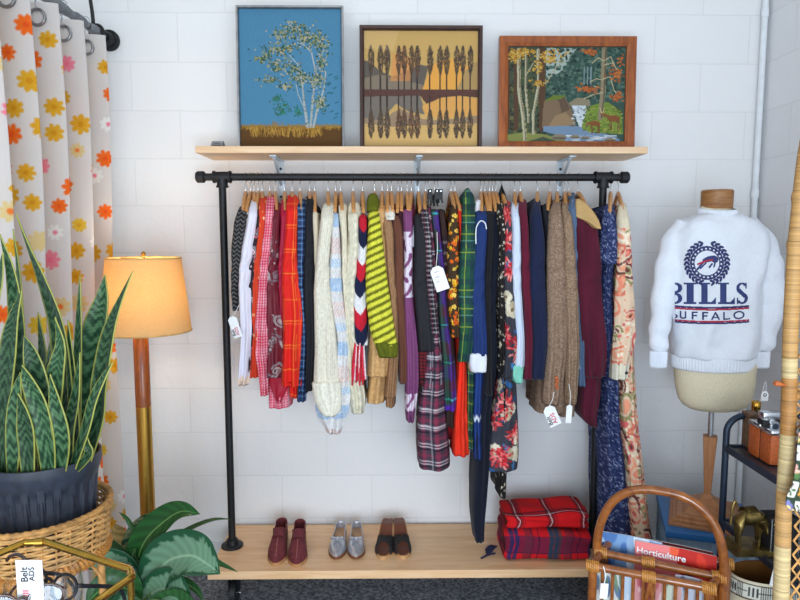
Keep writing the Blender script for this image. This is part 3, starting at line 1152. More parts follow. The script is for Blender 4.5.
def price_tag(px, py, w_px, h_px, rot, Y, parent, string_to=None, text=True, small=False):
    c = P(px, py, Y)
    k = Y / FPX
    w_, h_ = w_px * k, h_px * k
    R = Matrix.Rotation(rot, 4, 'Y')
    Mx = Matrix.Translation(c) @ R
    m = MB()
    hh, ww, cc = h_ / 2, w_ / 2, min(w_, h_) * 0.28
    poly = [(-ww, -hh), (ww, -hh), (ww, hh - cc), (ww - cc, hh), (-ww + cc, hh), (-ww, hh - cc)]
    V = [Mx @ Vector((x, y, z)) for y in (0, 0.0012) for x, z in poly]
    F = [tuple(range(6)), tuple(range(11, 5, -1))] + [(i, 6 + i, 6 + (i + 1) % 6, (i + 1) % 6) for i in range(6)]
    m.add(V, F)
    t = m.out('price_tag', M['paper'], parent, smooth=False, label='white paper price tag')
    if string_to:
        s = P(string_to[0], string_to[1], Y + 0.004)
        e_ = Mx @ Vector((0, -0.001, hh * 0.9))
        mid = (s + e_) / 2 + Vector((0.003, -0.004, 0))
        MB().tube(spline([s, mid, e_], 8), 0.0011, 6).out('string', M['paper'], t)
    if text:
        for j, (tx, mt) in enumerate((('Belt', M['ink']), ('ADS', M['redink']))):
            # read from bottom to top along the tag
            B = Mx @ Matrix.Translation((-ww * 0.35 + j * ww * 0.8, -0.0012, -hh * 0.8)) @ Matrix.Rotation(-PI / 2, 4, 'Y') @ Matrix.Rotation(PI / 2, 4, 'X')
            text_mesh(tx, w_ * 0.5, mt, t, B, bold=0.0001)
    return t


def hanger(px, zt, short, clip=False, tip=None):
    """wooden hanger hooked over the rail, seen end-on"""
    x = P(px, 184, YR).x
    lab = ('dark clip hanger holding the ' if clip else 'curved wooden hanger with a steel hook carrying the ') + short
    r = root('clip_hanger' if clip else 'wooden_hanger', (x, YR, ZR), lab, 'hanger', 'hangers on the rail')
    m = MB()
    if clip:
        m.tube([(x, YR - 0.15, zt - 0.012), (x, YR + 0.15, zt - 0.012)], 0.003, 8)
        m.out('bar', M['chrome'], r)
        for s in (-1, 1):
            c_ = MB().box((x, YR + s * 0.125, zt - 0.022), (0.016, 0.02, 0.036), bev=0.003)
            c_.box((x - 0.006, YR + s * 0.125, zt - 0.045), (0.005, 0.022, 0.018), Matrix.Rotation(0.25, 3, 'Y'))
            c_.box((x + 0.006, YR + s * 0.125, zt - 0.045), (0.005, 0.022, 0.018), Matrix.Rotation(-0.25, 3, 'Y'))
            c_.out('clip', M['rubber'], r)
    else:
        pts = []
        tx = (P(tip, 205, YR - 0.155).x - x) if tip else 0.0
        for i in range(25):
            s = -1 + 2 * i / 24
            pts.append((x - s * tx, YR + s * 0.155, zt - 0.014 - 0.07 * abs(s) ** 1.3))
        m.tube(pts, [0.0082 * (1 - 0.25 * abs(-1 + 2 * i / 24) ** 6) for i in range(25)], 10, flat=1.6)
        m.out('arms', M['hanger'], r)
    hk = [(x, YR, zt - 0.004), (x, YR, ZR - 0.037)]
    for i in range(15):
        a = -PI / 2 + (PI * 1.28) * i / 14
        hk.append((x, YR + 0.0195 * math.cos(a), ZR + 0.0195 * math.sin(a) - 0.0032))
    hk[1] = (x, YR - 0.001, ZR - 0.030)
    MB().tube(hk, 0.0016, 7).out('hook', M['chrome'], r)
    return r

# ------------------------------------------------------------------ clothes on the rail
ZTOP = P(400, 190.5, YR).z
RAILGROUP = 'clothes hanging on the rail'


def slope_start(py):
    z = P(400, py, 2.42).z
    d = max(0.0, (ZTOP - 0.014) - z)
    s = min(1.0, max(0.12, (d / 0.07) ** (1 / 1.3)))
    return 2.5 - 0.158 * s


def garment(px, name, cat, label, short, rows, pat, fab, d=0.0, body=None, bottom=None, seed=0, sleeve=True, clip=False, sl_fab=None,
            body_pat=None, pleat=0.006, npl=2.5, hy=0.075, no_hanger=False, cuff=None, hang=True, bw=0.86, fine=False, bfar=2.665, zt=None):
    if not no_hanger:
        hanger(px, ZTOP if zt is None else zt, short, clip, tip=(rows[0][1] + rows[0][2]) / 2)
    x = P(px, 184, YR).x
    r = root(name, (x, YR, ZTOP), label, cat, RAILGROUP)
    ya = slope_start(rows[0][0])
    yn = 2.312 + d
    dz = 0.0036 if fine else 0.008
    n = 60 if fine else 36
    if sleeve:
        drape('sleeve', rows, clipy(ya, yn), lambda t: clipy(ya, yn)(t) + 0.03 + (hy - 0.03) * np.clip(t / 0.08, 0, 1), pat, fab, r, seed=seed, pleat=pleat, npl=npl, dz=dz, n=n)
        if body is None:
            bt = bottom or rows[-1][0] - 6
            body = []
            for (y, a, b) in rows:
                if y < bt:
                    c_, w_ = (a + b) / 2, (b - a) / 2 * bw
                    body.append((y + 1, c_ - w_, c_ + w_))
            a, b = body[-1][1:]
            if bt > rows[-1][0]:
                body[-1] = (body[-1][0], a, b)
            body.append((bt, a, b))
        yb = yn + 0.036
    else:
        body = rows
        yb = yn
    ya2 = ya + (0.012 if sleeve else 0)
    far = lambda t: 2.5 + (2.5 - ya2) + ((bfar - 2.5) - (2.5 - ya2)) * np.clip(t / 0.055, 0, 1) ** 0.5
    drape('body', body, clipy(ya2, yb), far, body_pat or pat, fab, r, seed=seed + 5, pleat=pleat, npl=npl, dz=dz, n=n if (fine or not sleeve) else 32)
    return r


def piece(name, r, rows, pat, fab, Y, th=0.04, seed=0, label=None, **kw):
    """a further piece of a garment: cuff, flap, collar"""
    return drape(name, rows, lambda t: Y + 0 * t, lambda t: Y + th + 0 * t, pat, fab, r, seed=seed, label=label, **kw)


def collar(r, px, py, w0, w1, h_, col, fab='smooth', Y=2.40, seed=0, pat=None, label=None):
    return drape('collar', [(py, px - w0 / 2, px + w0 / 2), (py + h_ * 0.35, px - w1 / 2, px + w1 / 2), (py + h_, px - w1 * 0.5, px + w1 * 0.5)],
                 lambda t: Y - 0.05 * np.clip(t / 0.05, 0, 1), lambda t: Y + 0.10 + 0 * t, pat or flat(col), fab, r, seed=seed, pleat=0.003, n=30, label=label)


wht, cream = (226, 226, 232), (226, 218, 196)
G = []
g = garment(245.5, 'knit_sweater', 'sweater', 'black knitted top with pale flecked zigzags, first on the left of the rail', 'black flecked knit top',
            [(207, 239, 247), (222, 233, 246), (245, 230, 244), (270, 231, 241), (290, 231, 238), (311, 232, 237)],
            chevron([(28, 27, 30), (34, 33, 36), (28, 27, 30), (120, 118, 116)], 0.004, 0.5, 0.022), 'knit', bottom=300, fine=True)
pr = [(208, 243, 250), (226, 241, 249), (300, 238, 246), (345, 238, 246)]
g = garment(250.5, 'print_blouse', 'blouse', 'black and white printed blouse squeezed between the black flecked knit and the white satin blouse', 'black and white printed blouse', pr,
            blossoms((226, 224, 220), [(30, 28, 30), (60, 56, 58)], 700, 0.004, 0.012, 3, res=0.002), 'smooth', d=0.02, fine=True)
g = garment(254, 'satin_blouse', 'blouse', 'long-sleeved pale white satin blouse with a paper tag on its sleeve', 'white satin blouse',
            [(200, 251, 257.5), (215, 247, 257), (240, 242, 254), (270, 239, 252), (300, 238, 252), (340, 237, 251), (372, 236, 250), (386, 236, 247)],
            vbands(flat((226, 222, 234), 0.02), [(0.665, 0.8, (232, 208, 188))]), 'satin', d=-0.01, bottom=374, pleat=0.008)
price_tag(235, 327, 9, 22, -0.3, 2.27, g, (239, 305))
g = garment(258, 'paisley_shirt', 'shirt', 'dark shirt with pink and grey paisley right of the white satin blouse', 'dark pink and grey paisley shirt',
            [(201, 254, 260), (230, 251, 260), (262, 249, 257), (300, 247, 256), (340, 247, 253), (372, 247, 253)],
            paisley((46, 34, 40), [(196, 110, 124), (150, 146, 150), (214, 190, 190), (90, 80, 86)], 150, 5, 0.02, res=0.0022), 'smooth', fine=True)
g = garment(262, 'print_blouse', 'blouse', 'orange-red blouse with tiny pale flowers', 'orange-red flowered blouse',
            [(197, 259, 266.5), (230, 257, 265), (280, 252.5, 261), (330, 249, 259), (378, 248, 258)],
            blossoms((212, 66, 36), [(240, 170, 120), (226, 110, 50), (246, 206, 160)], 260, 0.004, 0.007, 7, petals=5, res=0.002), 'smooth', fine=True)
gh = gingham((206, 44, 76), (238, 176, 186), 0.0105)
g = garment(269.5, 'gingham_shirt', 'shirt', 'pink and white gingham shirt, its tail hanging lowest among the red shirts', 'pink gingham shirt',
            [(196, 266.5, 274), (225, 263, 273), (260, 260, 271), (290, 258, 268), (330, 251.5, 267), (352, 251, 267), (370, 256, 267), (396, 259, 267.5)],
            gh, 'smooth', d=-0.004, body=[(198, 267, 273), (240, 262, 272), (300, 258, 275), (370, 264, 290), (409, 266, 289.5)], fine=True)
g = garment(275, 'paisley_shirt', 'shirt', 'maroon shirt with large silver-grey paisley', 'maroon paisley shirt',
            [(204, 272, 281), (225, 271, 279), (260, 268, 278), (290, 266, 279), (330, 264, 282), (378, 264, 282)],
            paisley((108, 28, 42), [(150, 138, 140), (86, 52, 62), (176, 160, 158), (120, 100, 106)], 110, 9, 0.03, res=0.0022), 'satin', d=-0.002, fine=True)
g = garment(284.5, 'satin_blouse', 'blouse', 'crimson satin blouse with a pointed tail hanging below the maroon paisley shirt', 'crimson satin blouse',
            [(200, 280.5, 289.5), (225, 279, 288), (262, 278, 286), (300, 279, 286), (360, 280, 288)], flat((168, 18, 56), 0.08), 'satin', d=0.012)
piece('shirt_tail', g, [(374, 268, 291), (384, 268, 290), (394, 272, 284), (403, 277, 280)], flat((160, 16, 44), 0.1), 'satin', 2.335, 0.03, seed=3)
sl = [(196, 287, 297.5), (215, 285, 297.5), (232, 284, 297), (260, 283, 298), (290, 281.5, 301), (310, 281, 302.5), (345, 280, 300), (387, 280, 301)]
g = garment(292, 'plaid_shirt', 'shirt', 'bright red shirt with thin orange plaid lines', 'bright red plaid shirt', sl,
            plaid((222, 34, 26), [('u', 0.05, 0.01, 0.003, (240, 130, 40), 0.8), ('u', 0.05, 0.018, 0.002, (240, 130, 40), 0.7), ('v', 0.09, 0.02, 0.003, (244, 140, 50), 0.8), ('v', 0.09, 0.03, 0.003, (244, 140, 50), 0.6), ('u', 0.1, 0.03, 0.012, (236, 70, 30), 0.6)]),
            'smooth', d=-0.012, body=[(198, 288, 296), (300, 284, 300), (380, 286, 302), (398, 288, 302)], fine=True, pleat=0.008)
g = garment(300, 'plaid_shirt', 'shirt', 'navy and light blue checked shirt hanging beside the bright red plaid shirt', 'navy checked shirt',
            [(201, 295, 307), (225, 296, 305), (260, 297, 305), (300, 299, 305), (350, 299, 306), (402, 296, 306)],
            plaid((38, 58, 100), [('u', 0.022, 0.005, 0.004, (110, 150, 190), 0.75), ('v', 0.022, 0.005, 0.004, (110, 150, 190), 0.7), ('u', 0.044, 0.016, 0.006, (16, 24, 52), 0.8), ('v', 0.044, 0.016, 0.006, (16, 24, 52), 0.8)]), 'smooth', fine=True)
collar(g, 301, 200, 9, 13, 12, (60, 78, 104), 'smooth', 2.40, pat=paisley((44, 60, 88), [(120, 134, 150), (30, 36, 56)], 160, 2, 0.01))
g = garment(309.5, 'dress', 'dress', 'plain black dress beside the navy checked shirt', 'plain black dress',
            [(197, 306, 313.5), (225, 304, 312.5), (260, 304, 315), (320, 303, 316), (360, 304, 315), (391, 304, 313)], flat((28, 28, 34)), 'smooth')
g = garment(314.5, 'blouse', 'blouse', 'cream blouse almost hidden between the black dress and the ribbed cream cardigan', 'cream blouse',
            [(213, 311.5, 318), (260, 313, 319), (300, 314, 322), (360, 314, 322)], flat((222, 206, 180)), 'smooth', d=0.02)
rib = lambda c1, c2, p: (lambda u, v: np.where(((u % p) < p * 0.5)[:, None], np.array(c1, float), np.array(c2, float)))
g = garment(328, 'cardigan', 'sweater', 'thick ribbed cream wool cardigan with a wide turned-up cuff', 'ribbed cream cardigan',
            [(204, 323, 334), (218, 320, 334), (240, 317.5, 331), (262, 316, 330), (290, 314, 331.5), (330, 313, 335), (360, 312, 337), (392, 311, 339)],
            rib((228, 222, 204), (214, 206, 186), 0.007), 'knit', d=-0.02, fine=True, pleat=0.004)
piece('cuff', g, [(384, 310, 341), (400, 312, 342), (412, 317, 341), (417, 323, 335)], rib((232, 227, 210), (216, 209, 190), 0.007), 'knit', 2.278, 0.085, n=50)


def nordic(u, v):
    base = np.tile(np.array((226, 224, 220), float), (len(u), 1))
    k = (((u / 0.008) % 1 < 0.5) ^ ((v / 0.010) % 1 < 0.5))
    base[k] = (206, 204, 206)
    ph = (v % 0.24)
    b = (ph < 0.05) & (((u / 0.014 + v / 0.010) % 1) < 0.6)
    base[b] = (132, 176, 216)
    p = (ph > 0.09) & (ph < 0.15) & (((u / 0.012 + v / 0.016) % 1) < 0.35)
    base[p] = (222, 176, 160)
    q = (ph > 0.17) & (ph < 0.20) & (((u / 0.012 - v / 0.016) % 1) < 0.5)
    base[q] = (160, 194, 224)
    return base


g = garment(335.5, 'knit_sweater', 'sweater', 'white knitted sweater with pastel blue and peach bands, its hem flaring below the cream cardigan', 'pastel banded sweater',
            [(214, 331, 339), (240, 330, 340), (270, 329, 342), (300, 330, 344), (340, 336, 349), (380, 330, 351), (402, 313, 351), (418, 315, 348), (428, 323, 343), (434, 326, 341)],
            nordic, 'knit', d=0.0, bottom=400, fine=True)
g = garment(340.5, 'knit_sweater', 'sweater', 'plain cream sweater tucked behind the pastel banded sweater', 'plain cream sweater',
            [(205, 338, 346), (240, 341, 347.5), (270, 342, 349), (300, 344, 350), (370, 347, 353)], rib((226, 216, 192), (212, 200, 176), 0.008), 'knit', d=0.006)


def cable(u, v):
    s = np.sin(u * 2 * PI / 0.03) * 0.5 + 0.5
    tw = np.sin(v * 2 * PI / 0.035 + np.floor(u / 0.03) * 2)
    k = (0.90 + 0.06 * s + 0.05 * tw * (s > 0.5))[:, None]
    return np.array((232, 225, 200), float) * k


g = garment(353, 'cardigan', 'sweater', 'chunky cream cable-knit cardigan with a rolled collar, left of the striped braid', 'cream cable cardigan',
            [(214, 348, 359), (240, 348, 359), (265, 346, 359), (290, 345, 358), (340, 344, 357), (380, 347, 362), (400, 349, 366), (414, 351, 364)],
            cable, 'knit', d=0.004, fine=True)
collar(g, 354, 203, 10, 15.5, 15, (228, 220, 194), 'knit', 2.40)


def braid(u, v):
    cols = np.array([(196, 30, 50), (26, 32, 62), (226, 224, 226)], float)
    k = np.floor((v + np.abs(u) * 1.1) / 0.062).astype(int) % 3
    return cols[k]


g = garment(362.5, 'knit_scarf', 'scarf', 'red, navy and white braid-striped knitted scarf with red tassels', 'red, navy and white scarf',
            [(216, 360, 367), (226, 359, 367.5), (250, 358, 367.5), (300, 354, 367.5), (346, 353.5, 367)], braid, 'knit', d=-0.006, fine=True, bottom=330)
tr_ = random.Random(2)
for i in range(11):
    xx = 351.5 + i * 1.45
    c_ = [(190, 26, 48), (206, 44, 66), (228, 200, 204), (172, 22, 44)][i % 4]
    a, b = P(xx * 0.6 + 360 * 0.4, 343, 2.315), P(xx + tr_.uniform(-1, 1), 382 + tr_.uniform(-4, 4), 2.305)
    mid = (a + b) / 2 + Vector((tr_.uniform(-.004, .004), -0.006, 0))
    key = 'yarn%d' % (i % 4)
    if key not in M:
        M[key] = plain('tassel_yarn_%s' % 'red rose pale crimson'.split()[i % 4], c_, 0.9, var=0.15, scale=200, bump=0.6)
    MB().tube(spline([a, mid, b], 8), [0.0028, 0.003, 0.0032, 0.0034, 0.0034, 0.0034, 0.0036, 0.003], 7).out('tassel', M[key], g)
ol = (92, 96, 16)
g = garment(374.5, 'striped_sweater', 'sweater', 'yellow and olive diagonally striped sweater with olive collar and cuff', 'yellow and olive striped sweater',
            [(211, 369, 379.5), (235, 367.5, 382), (260, 366, 386), (300, 366.5, 392.5), (330, 369, 395.5), (347, 374, 398)],
            diag((216, 212, 66), (104, 104, 20), 0.025, 1.13, 0.56), 'knit', d=-0.028, fine=True, pleat=0.004, bottom=338)
collar(g, 372.5, 194.5, 9, 13.5, 17, ol, 'knit', 2.385)
piece('cuff', g, [(344, 374, 398.5), (350, 375.5, 398.5), (358, 378, 397.5)], rib((84, 88, 14), (98, 102, 20), 0.006), 'knit', 2.28, 0.07, n=40, label='olive ribbed cuff')
tanp = tweed((196, 150, 96), (214, 172, 118), 3, 0.006)
g = garment(382, 'knit_sweater', 'sweater', 'tan knitted sweater showing its thick cuffs beneath the yellow and olive striped one', 'tan knitted sweater',
            [(206, 377.5, 385), (240, 380, 386), (280, 378, 392), (340, 368, 389), (377, 366, 390)], tanp, 'knit', d=0.012, fine=True,
            body=[(208, 378, 384), (300, 376, 388), (370, 368, 388), (404, 365, 385)])
g = garment(387.5, 'wool_jacket', 'jacket', 'tan-brown wool jacket to the right of the yellow and olive striped sweater', 'tan-brown wool jacket',
            [(217, 383, 392), (232, 383.5, 394), (262, 386, 395), (300, 391, 399), (350, 388, 398), (398, 384, 396)], tweed((146, 108, 76), (164, 124, 90), 5, 0.004), 'wool', d=-0.002, fine=True, bottom=408)
collar(g, 390, 206, 7, 12, 14, (232, 226, 214), 'smooth', 2.37, seed=4, label='off-white collar')
g = garment(391.5, 'blouse', 'blouse', 'maroon blouse behind the tan-brown wool jacket', 'maroon blouse', [(205, 389, 396), (230, 391, 398), (280, 396, 400), (350, 396, 400)], flat((98, 22, 34)), 'smooth', d=0.05)
g = garment(398, 'suede_jacket', 'jacket', 'chocolate brown suede jacket left of the purple tie-dyed sweater', 'chocolate suede jacket',
            [(217, 393, 402), (235, 393.5, 403), (270, 395, 405), (310, 398, 407), (345, 397, 409), (384, 398.5, 409)], flat((104, 62, 46), 0.08), 'velvet', d=-0.004)
g = garment(401.5, 'print_blouse', 'blouse', 'dark plum blouse with small white specks beside the chocolate suede jacket', 'dark plum speckled blouse',
            [(207, 398, 405), (240, 401, 407), (290, 403, 408), (340, 404, 410)], blossoms((58, 22, 34), [(214, 196, 196), (150, 90, 100)], 120, 0.004, 0.008, 12), 'smooth', d=0.012)


def tiedye(u, v):
    a = np.array((128, 70, 114), float)
    b = np.array((222, 208, 222), float)
    n = np.sin(u * 140 + 3 * np.sin(v * 60)) + np.sin(v * 95 + 2 * np.sin(u * 90))
    k = ((v > 0.08) & (v < 0.33) & (n > -0.5)) | ((v > 0.69) & (v < 0.755) & (n > -1.1))
    return np.where(k[:, None], b, a)


g = garment(407, 'tie_dyed_sweater', 'sweater', 'purple knitted sweater with ragged white dyed bands', 'purple and white dyed sweater',
            [(210, 403.5, 413), (230, 404, 413), (262, 405, 413.5), (300, 405, 414), (350, 404, 417.5), (385, 404.5, 418.5), (410, 405, 416), (423, 407, 414)],
            tiedye, 'knit', d=-0.012, fine=True, bottom=352)
g = garment(411.5, 'blouse', 'blouse', 'dark wine blouse with a white collar point behind the purple dyed sweater', 'dark wine blouse',
            [(204, 405, 414), (230, 409, 417), (280, 411, 417), (330, 412, 417)], flat((84, 18, 42)), 'smooth', d=0.03)
piece('collar', g, [(226, 415, 417), (238, 412.5, 418.5), (247, 413, 416)], flat((228, 230, 234)), 'smooth', 2.325, 0.01, label='white collar point', n=20)
g = garment(418.5, 'jacket', 'jacket', 'long black jacket left of the white hanging tag', 'long black jacket',
            [(215, 414.5, 425.5), (240, 414, 428), (270, 414, 431), (300, 415.5, 433), (330, 416.5, 435), (352, 417, 434)], flat((36, 35, 39)), 'smooth', d=-0.01, bottom=345)
drape('lining', [(350, 418, 432), (378, 419, 430), (398, 422, 429), (404, 423, 428)], lambda t: 2.335 + 0 * t, lambda t: 2.37 + 0 * t,
      vbands(flat((34, 28, 32)), [(0.0, 0.13, lambda u, v: np.where(((v % 0.012) < 0.0055)[:, None], np.array((128, 24, 36), float), np.array((34, 24, 28), float)))]), 'smooth', g, seed=4, label='red and black striped lining')
hound = plaid((38, 34, 40), [('v', 0.018, 0.004, 0.006, (190, 184, 186), 0.75), ('u', 0.024, 0.004, 0.004, (176, 170, 176), 0.45), ('u', 0.024, 0.014, 0.006, (120, 40, 62), 0.5)])
g = garment(425.5, 'plaid_jacket', 'jacket', 'black jacket woven with short white dashes behind the white hanging tag', 'black and white dashed jacket',
            [(207, 420.5, 429), (230, 423, 431), (262, 426, 434), (300, 429, 437), (335, 431, 439)], hound, 'wool', d=-0.014, fine=True)
sk = plaid((72, 56, 70), [('u', 0.052, 0.010, 0.010, (150, 44, 70), 0.6), ('v', 0.066, 0.012, 0.012, (142, 46, 72), 0.55), ('v', 0.066, 0.034, 0.005, (214, 208, 210), 0.8), ('v', 0.066, 0.044, 0.004, (214, 208, 210), 0.75),
                          ('v', 0.066, 0.055, 0.007, (26, 26, 38), 0.7), ('u', 0.052, 0.030, 0.003, (206, 200, 204), 0.6), ('u', 0.052, 0.038, 0.003, (206, 200, 204), 0.5), ('u', 0.052, 0.046, 0.006, (24, 26, 40), 0.6)])
g = garment(428, 'plaid_skirt', 'skirt', 'long flared skirt in black, pink and white plaid, widest hem left of the red-orange dress', 'pink and black plaid skirt',
            [(207, 424, 432), (230, 425.5, 434), (262, 428, 437), (300, 430, 440), (340, 426, 442), (372, 422, 446), (400, 418.5, 448), (430, 416.5, 450), (455, 417, 452), (471, 418, 452)],
            sk, 'wool', d=0.0, sleeve=False, clip=True, fine=True, pleat=0.008, npl=2)
pt = plaid((52, 64, 66), [('u', 0.09, 0.02, 0.034, (84, 44, 148), 0.8), ('v', 0.14, 0.05, 0.05, (82, 42, 140), 0.6), ('v', 0.14, 0.10, 0.04, (104, 34, 56), 0.5), ('v', 0.14, 0.012, 0.005, (70, 180, 196), 0.85), ('u', 0.09, 0.065, 0.03, (38, 92, 60), 0.5)])
g = garment(434.5, 'plaid_skirt', 'skirt', 'violet, green and turquoise plaid skirt ending in a violet edge beside the pink plaid skirt', 'violet and green plaid skirt',
            [(210, 430, 440), (245, 433, 443), (300, 439, 450), (340, 440, 454), (380, 441.5, 457), (411, 444, 460)], vbands(pt, [(0.735, 1.0, (86, 40, 158))]), 'wool', d=0.006, sleeve=False, clip=True, fine=True, pleat=0.010)
g = garment(438, 'wool_skirt', 'skirt', 'dark brown striped skirt clipped next to the violet plaid skirt', 'dark brown striped skirt',
            [(210, 438, 446), (235, 440, 449), (270, 441, 451), (330, 443, 455), (400, 445, 458), (428, 447, 457)],
            vbands(rib((52, 34, 32), (70, 50, 44), 0.01), [(0.10, 0.24, lambda u, v: np.where(((v % 0.02) < 0.005)[:, None], np.array((120, 100, 104), float), np.array((48, 34, 40), float)))]), 'wool', d=0.02, sleeve=False, clip=True, pleat=0.010)
piece('hem', g, [(400, 446, 457), (428, 447, 457), (440, 451, 456)], flat((176, 26, 34)), 'smooth', 2.42, 0.03, label='red petticoat hem')
tagr = price_tag(439.5, 278.5, 13.5, 25, 0.33 * -1, 2.262, g, (437, 232), text=False)
m = MB()
for k in range(3):
    p = P(436.5 + k * 0.8, 272 + k * 5.0, 2.258)
    m.box((p.x, p.y, p.z), (0.016 - 0.003 * k, 0.0006, 0.0012), Matrix.Rotation(-0.33, 3, 'Y'))
m.out('handwriting', M['ink'], tagr)
g = garment(451, 'print_blouse', 'blouse', 'orange and yellow blouse with a dense small flower print', 'orange and yellow flowered blouse',
            [(204, 451.5, 458), (222, 449.5, 459), (245, 448, 460), (280, 448, 461), (310, 449, 461), (338, 450.5, 461)],
            blossoms((66, 46, 26), [(234, 150, 30), (240, 186, 40), (222, 100, 24), (246, 206, 90)], 900, 0.005, 0.009, 21, centres=[(90, 50, 20), (200, 60, 20)], petals=5, res=0.002), 'smooth', d=-0.012, fine=True)
ro = (232, 52, 26)
g = garment(455, 'dress', 'dress', 'plain bright orange-red dress, its flared hem beside the green plaid shirt', 'bright orange-red dress',
            [(204, 456, 464), (230, 458, 465.5), (262, 458, 465), (300, 458, 464), (350, 457, 466), (400, 455.5, 469), (440, 453, 471), (457, 452, 471.5)], flat(ro, 0.04), 'smooth', d=0.004, sleeve=False, pleat=0.010, npl=2.5)
gp = plaid((34, 84, 58), [('u', 0.05, 0.012, 0.016, (18, 46, 60), 0.6), ('v', 0.07, 0.02, 0.024, (20, 50, 62), 0.6), ('u', 0.05, 0.036, 0.0025, (170, 176, 60), 0.8), ('v', 0.07, 0.05, 0.003, (170, 176, 60), 0.75), ('v', 0.07, 0.006, 0.0025, (120, 170, 160), 0.6)])
g = garment(468, 'plaid_shirt', 'shirt', 'dark green plaid shirt with thin yellow lines and its collar buttoned up', 'dark green plaid shirt',
            [(202, 462.5, 476), (220, 462.5, 476), (250, 461, 478), (280, 459.5, 479), (320, 459, 477), (345, 458, 473), (362, 456.5, 471)], gp, 'smooth', d=-0.022, fine=True,
            body=[(204, 463, 475), (300, 463, 477), (380, 466, 476), (450, 468, 475)])
collar(g, 468.5, 189, 3, 14, 18, (40, 78, 56), 'smooth', 2.41, pat=gp)
nv = (30, 58, 118)
g = garment(481, 'tracksuit_jacket', 'jacket', 'navy track jacket with white piping, white collar and white cuff', 'navy track jacket',
            [(212, 475.5, 488), (235, 474, 488), (262, 473, 487), (300, 471.5, 487.5), (356, 470, 487.5)], flat((28, 50, 104), 0.05), 'smooth', d=-0.020, bottom=350)
collar(g, 479, 201, 8, 11, 14, (226, 228, 232), 'smooth', 2.39, label='white collar')
piece('cuff', g, [(355, 469, 488), (364, 468.8, 488), (373, 471, 487)], flat((226, 228, 234)), 'smooth', 2.287, 0.07, label='white cuff')
pts = [P(476, 244, 2.285), P(475.8, 236, 2.285), P(476.5, 227, 2.285), P(480.5, 221, 2.285), P(485, 223, 2.287), P(486.5, 229, 2.29)]
MB().tube(spline(pts, 24), 0.0022, 8).out('piping', M['white'], g)
g = garment(485, 'sweatpants', 'trousers', 'royal blue trousers with a white band near the ankle, under the navy track jacket', 'royal blue trousers with white band',
            [(213, 485, 492), (240, 486, 492), (300, 480, 490), (360, 473, 486), (421, 473, 483), (460, 474, 484)], vbands(flat((32, 60, 124)), [(0.765, 0.782, (222, 228, 238))]), 'smooth', d=0.012, sleeve=False)
bv = (24, 24, 28)
g = garment(489.5, 'velvet_dress', 'dress', 'black velvet dress directly right of the navy track jacket', 'black velvet dress',
            [(211, 486, 495), (250, 486, 494), (300, 485, 492), (360, 485.5, 492), (396, 486, 493)], flat(bv), 'velvet', d=0.0, hy=0.06)
g = garment(492.5, 'velvet_gown', 'dress', 'very long black velvet gown hanging almost to the wooden platform', 'long black velvet gown',
            [(211, 491, 501), (250, 490, 501), (300, 490, 499), (360, 486, 497), (400, 477, 493), (440, 474, 492), (480, 472, 489.5), (520, 473, 487.5), (543, 476, 486)], flat((19, 23, 40)), 'velvet', d=0.022, sleeve=False, pleat=0.014, npl=3, bfar=2.475)
g = garment(496, 'print_dress', 'dress', 'black dress with tiny cream specks, a strip of it showing above the red blankets', 'black dress with cream specks',
            [(202, 496, 503), (225, 499, 506), (260, 500, 507), (300, 499, 507), (345, 497.5, 505), (372, 498, 506)],
            blossoms((30, 26, 26), [(196, 186, 160), (150, 140, 120), (216, 208, 190)], 900, 0.003, 0.006, 31, petals=4, res=0.002), 'smooth', d=-0.006, fine=True,
            body=[(204, 497, 503), (300, 500, 506), (400, 500, 508), (470, 500, 509), (499, 500, 508)])
R_ = random.Random(8)
cvf = Cv(0.34, 1.2, 0.002, (58, 58, 68))
for i in range(60):
    cvf.disk(R_.uniform(0, .34), R_.uniform(0, 1.2), R_.uniform(.012, .03), R_.choice([(46, 96, 150), (36, 74, 116), (60, 120, 170)]), ry=R_.uniform(.004, .009), rot=R_.uniform(0, 3))
for i in range(30):
    u, v, r_ = R_.uniform(0, .34), R_.uniform(0, 1.2), R_.uniform(.018, .03)
    for k in range(5):
        cvf.disk(u + math.cos(k * 1.26) * r_ * .6, v + math.sin(k * 1.26) * r_ * .6, r_ * .55, R_.choice([(206, 194, 168), (222, 212, 188), (186, 170, 140)]))
    cvf.disk(u, v, r_ * .25, (120, 96, 70))


def dahlia(u, v, r_):
    for k in range(60):
        a = R_.uniform(0, 6.28)
        q = R_.uniform(0.2, 1)
        cvf.disk(u + math.cos(a) * r_ * q, v + math.sin(a) * r_ * q, r_ * .22, R_.choice([(198, 36, 48), (222, 70, 72), (172, 24, 38), (236, 110, 108), (240, 150, 140)]), ry=r_ * .07, rot=a)


for (u, v) in ((.17, .04), (.16, .15), (.18, .25), (.13, .50), (.20, .55), (.16, .75), (.12, .80), (.22, .86), (.155, .95), (.06, .3), (.28, .4), (.05, .7), (.29, .75), (.30, .98), (.05, 1.0)):
    dahlia(u, v, .046)
flw = lambda u, v: cvf.sample(u + 0.17, v)
g = garment(501.5, 'floral_dress', 'dress', 'dark grey dress with big red and cream flowers and a flared hem', 'dark dress with big red flowers',
            [(202, 504, 511), (225, 505, 512.5), (260, 505, 514), (300, 505, 516.5), (340, 504, 518), (378, 502, 516)], flw, 'smooth', d=-0.012, fine=True,
            body=[(204, 504, 510), (300, 506, 514), (350, 502, 516), (378, 499, 518), (400, 495, 520.5), (430, 489, 522), (455, 485, 522.5), (472, 484, 521)])
MB().tube([P(498, 206, 2.44), P(499.5, 196, 2.46), P(501.5, 186, 2.47), P(504, 196, 2.46), P(507, 206, 2.44)], 0.0075, 8, flat=1.4).out('neck_strap', M['black'], g)
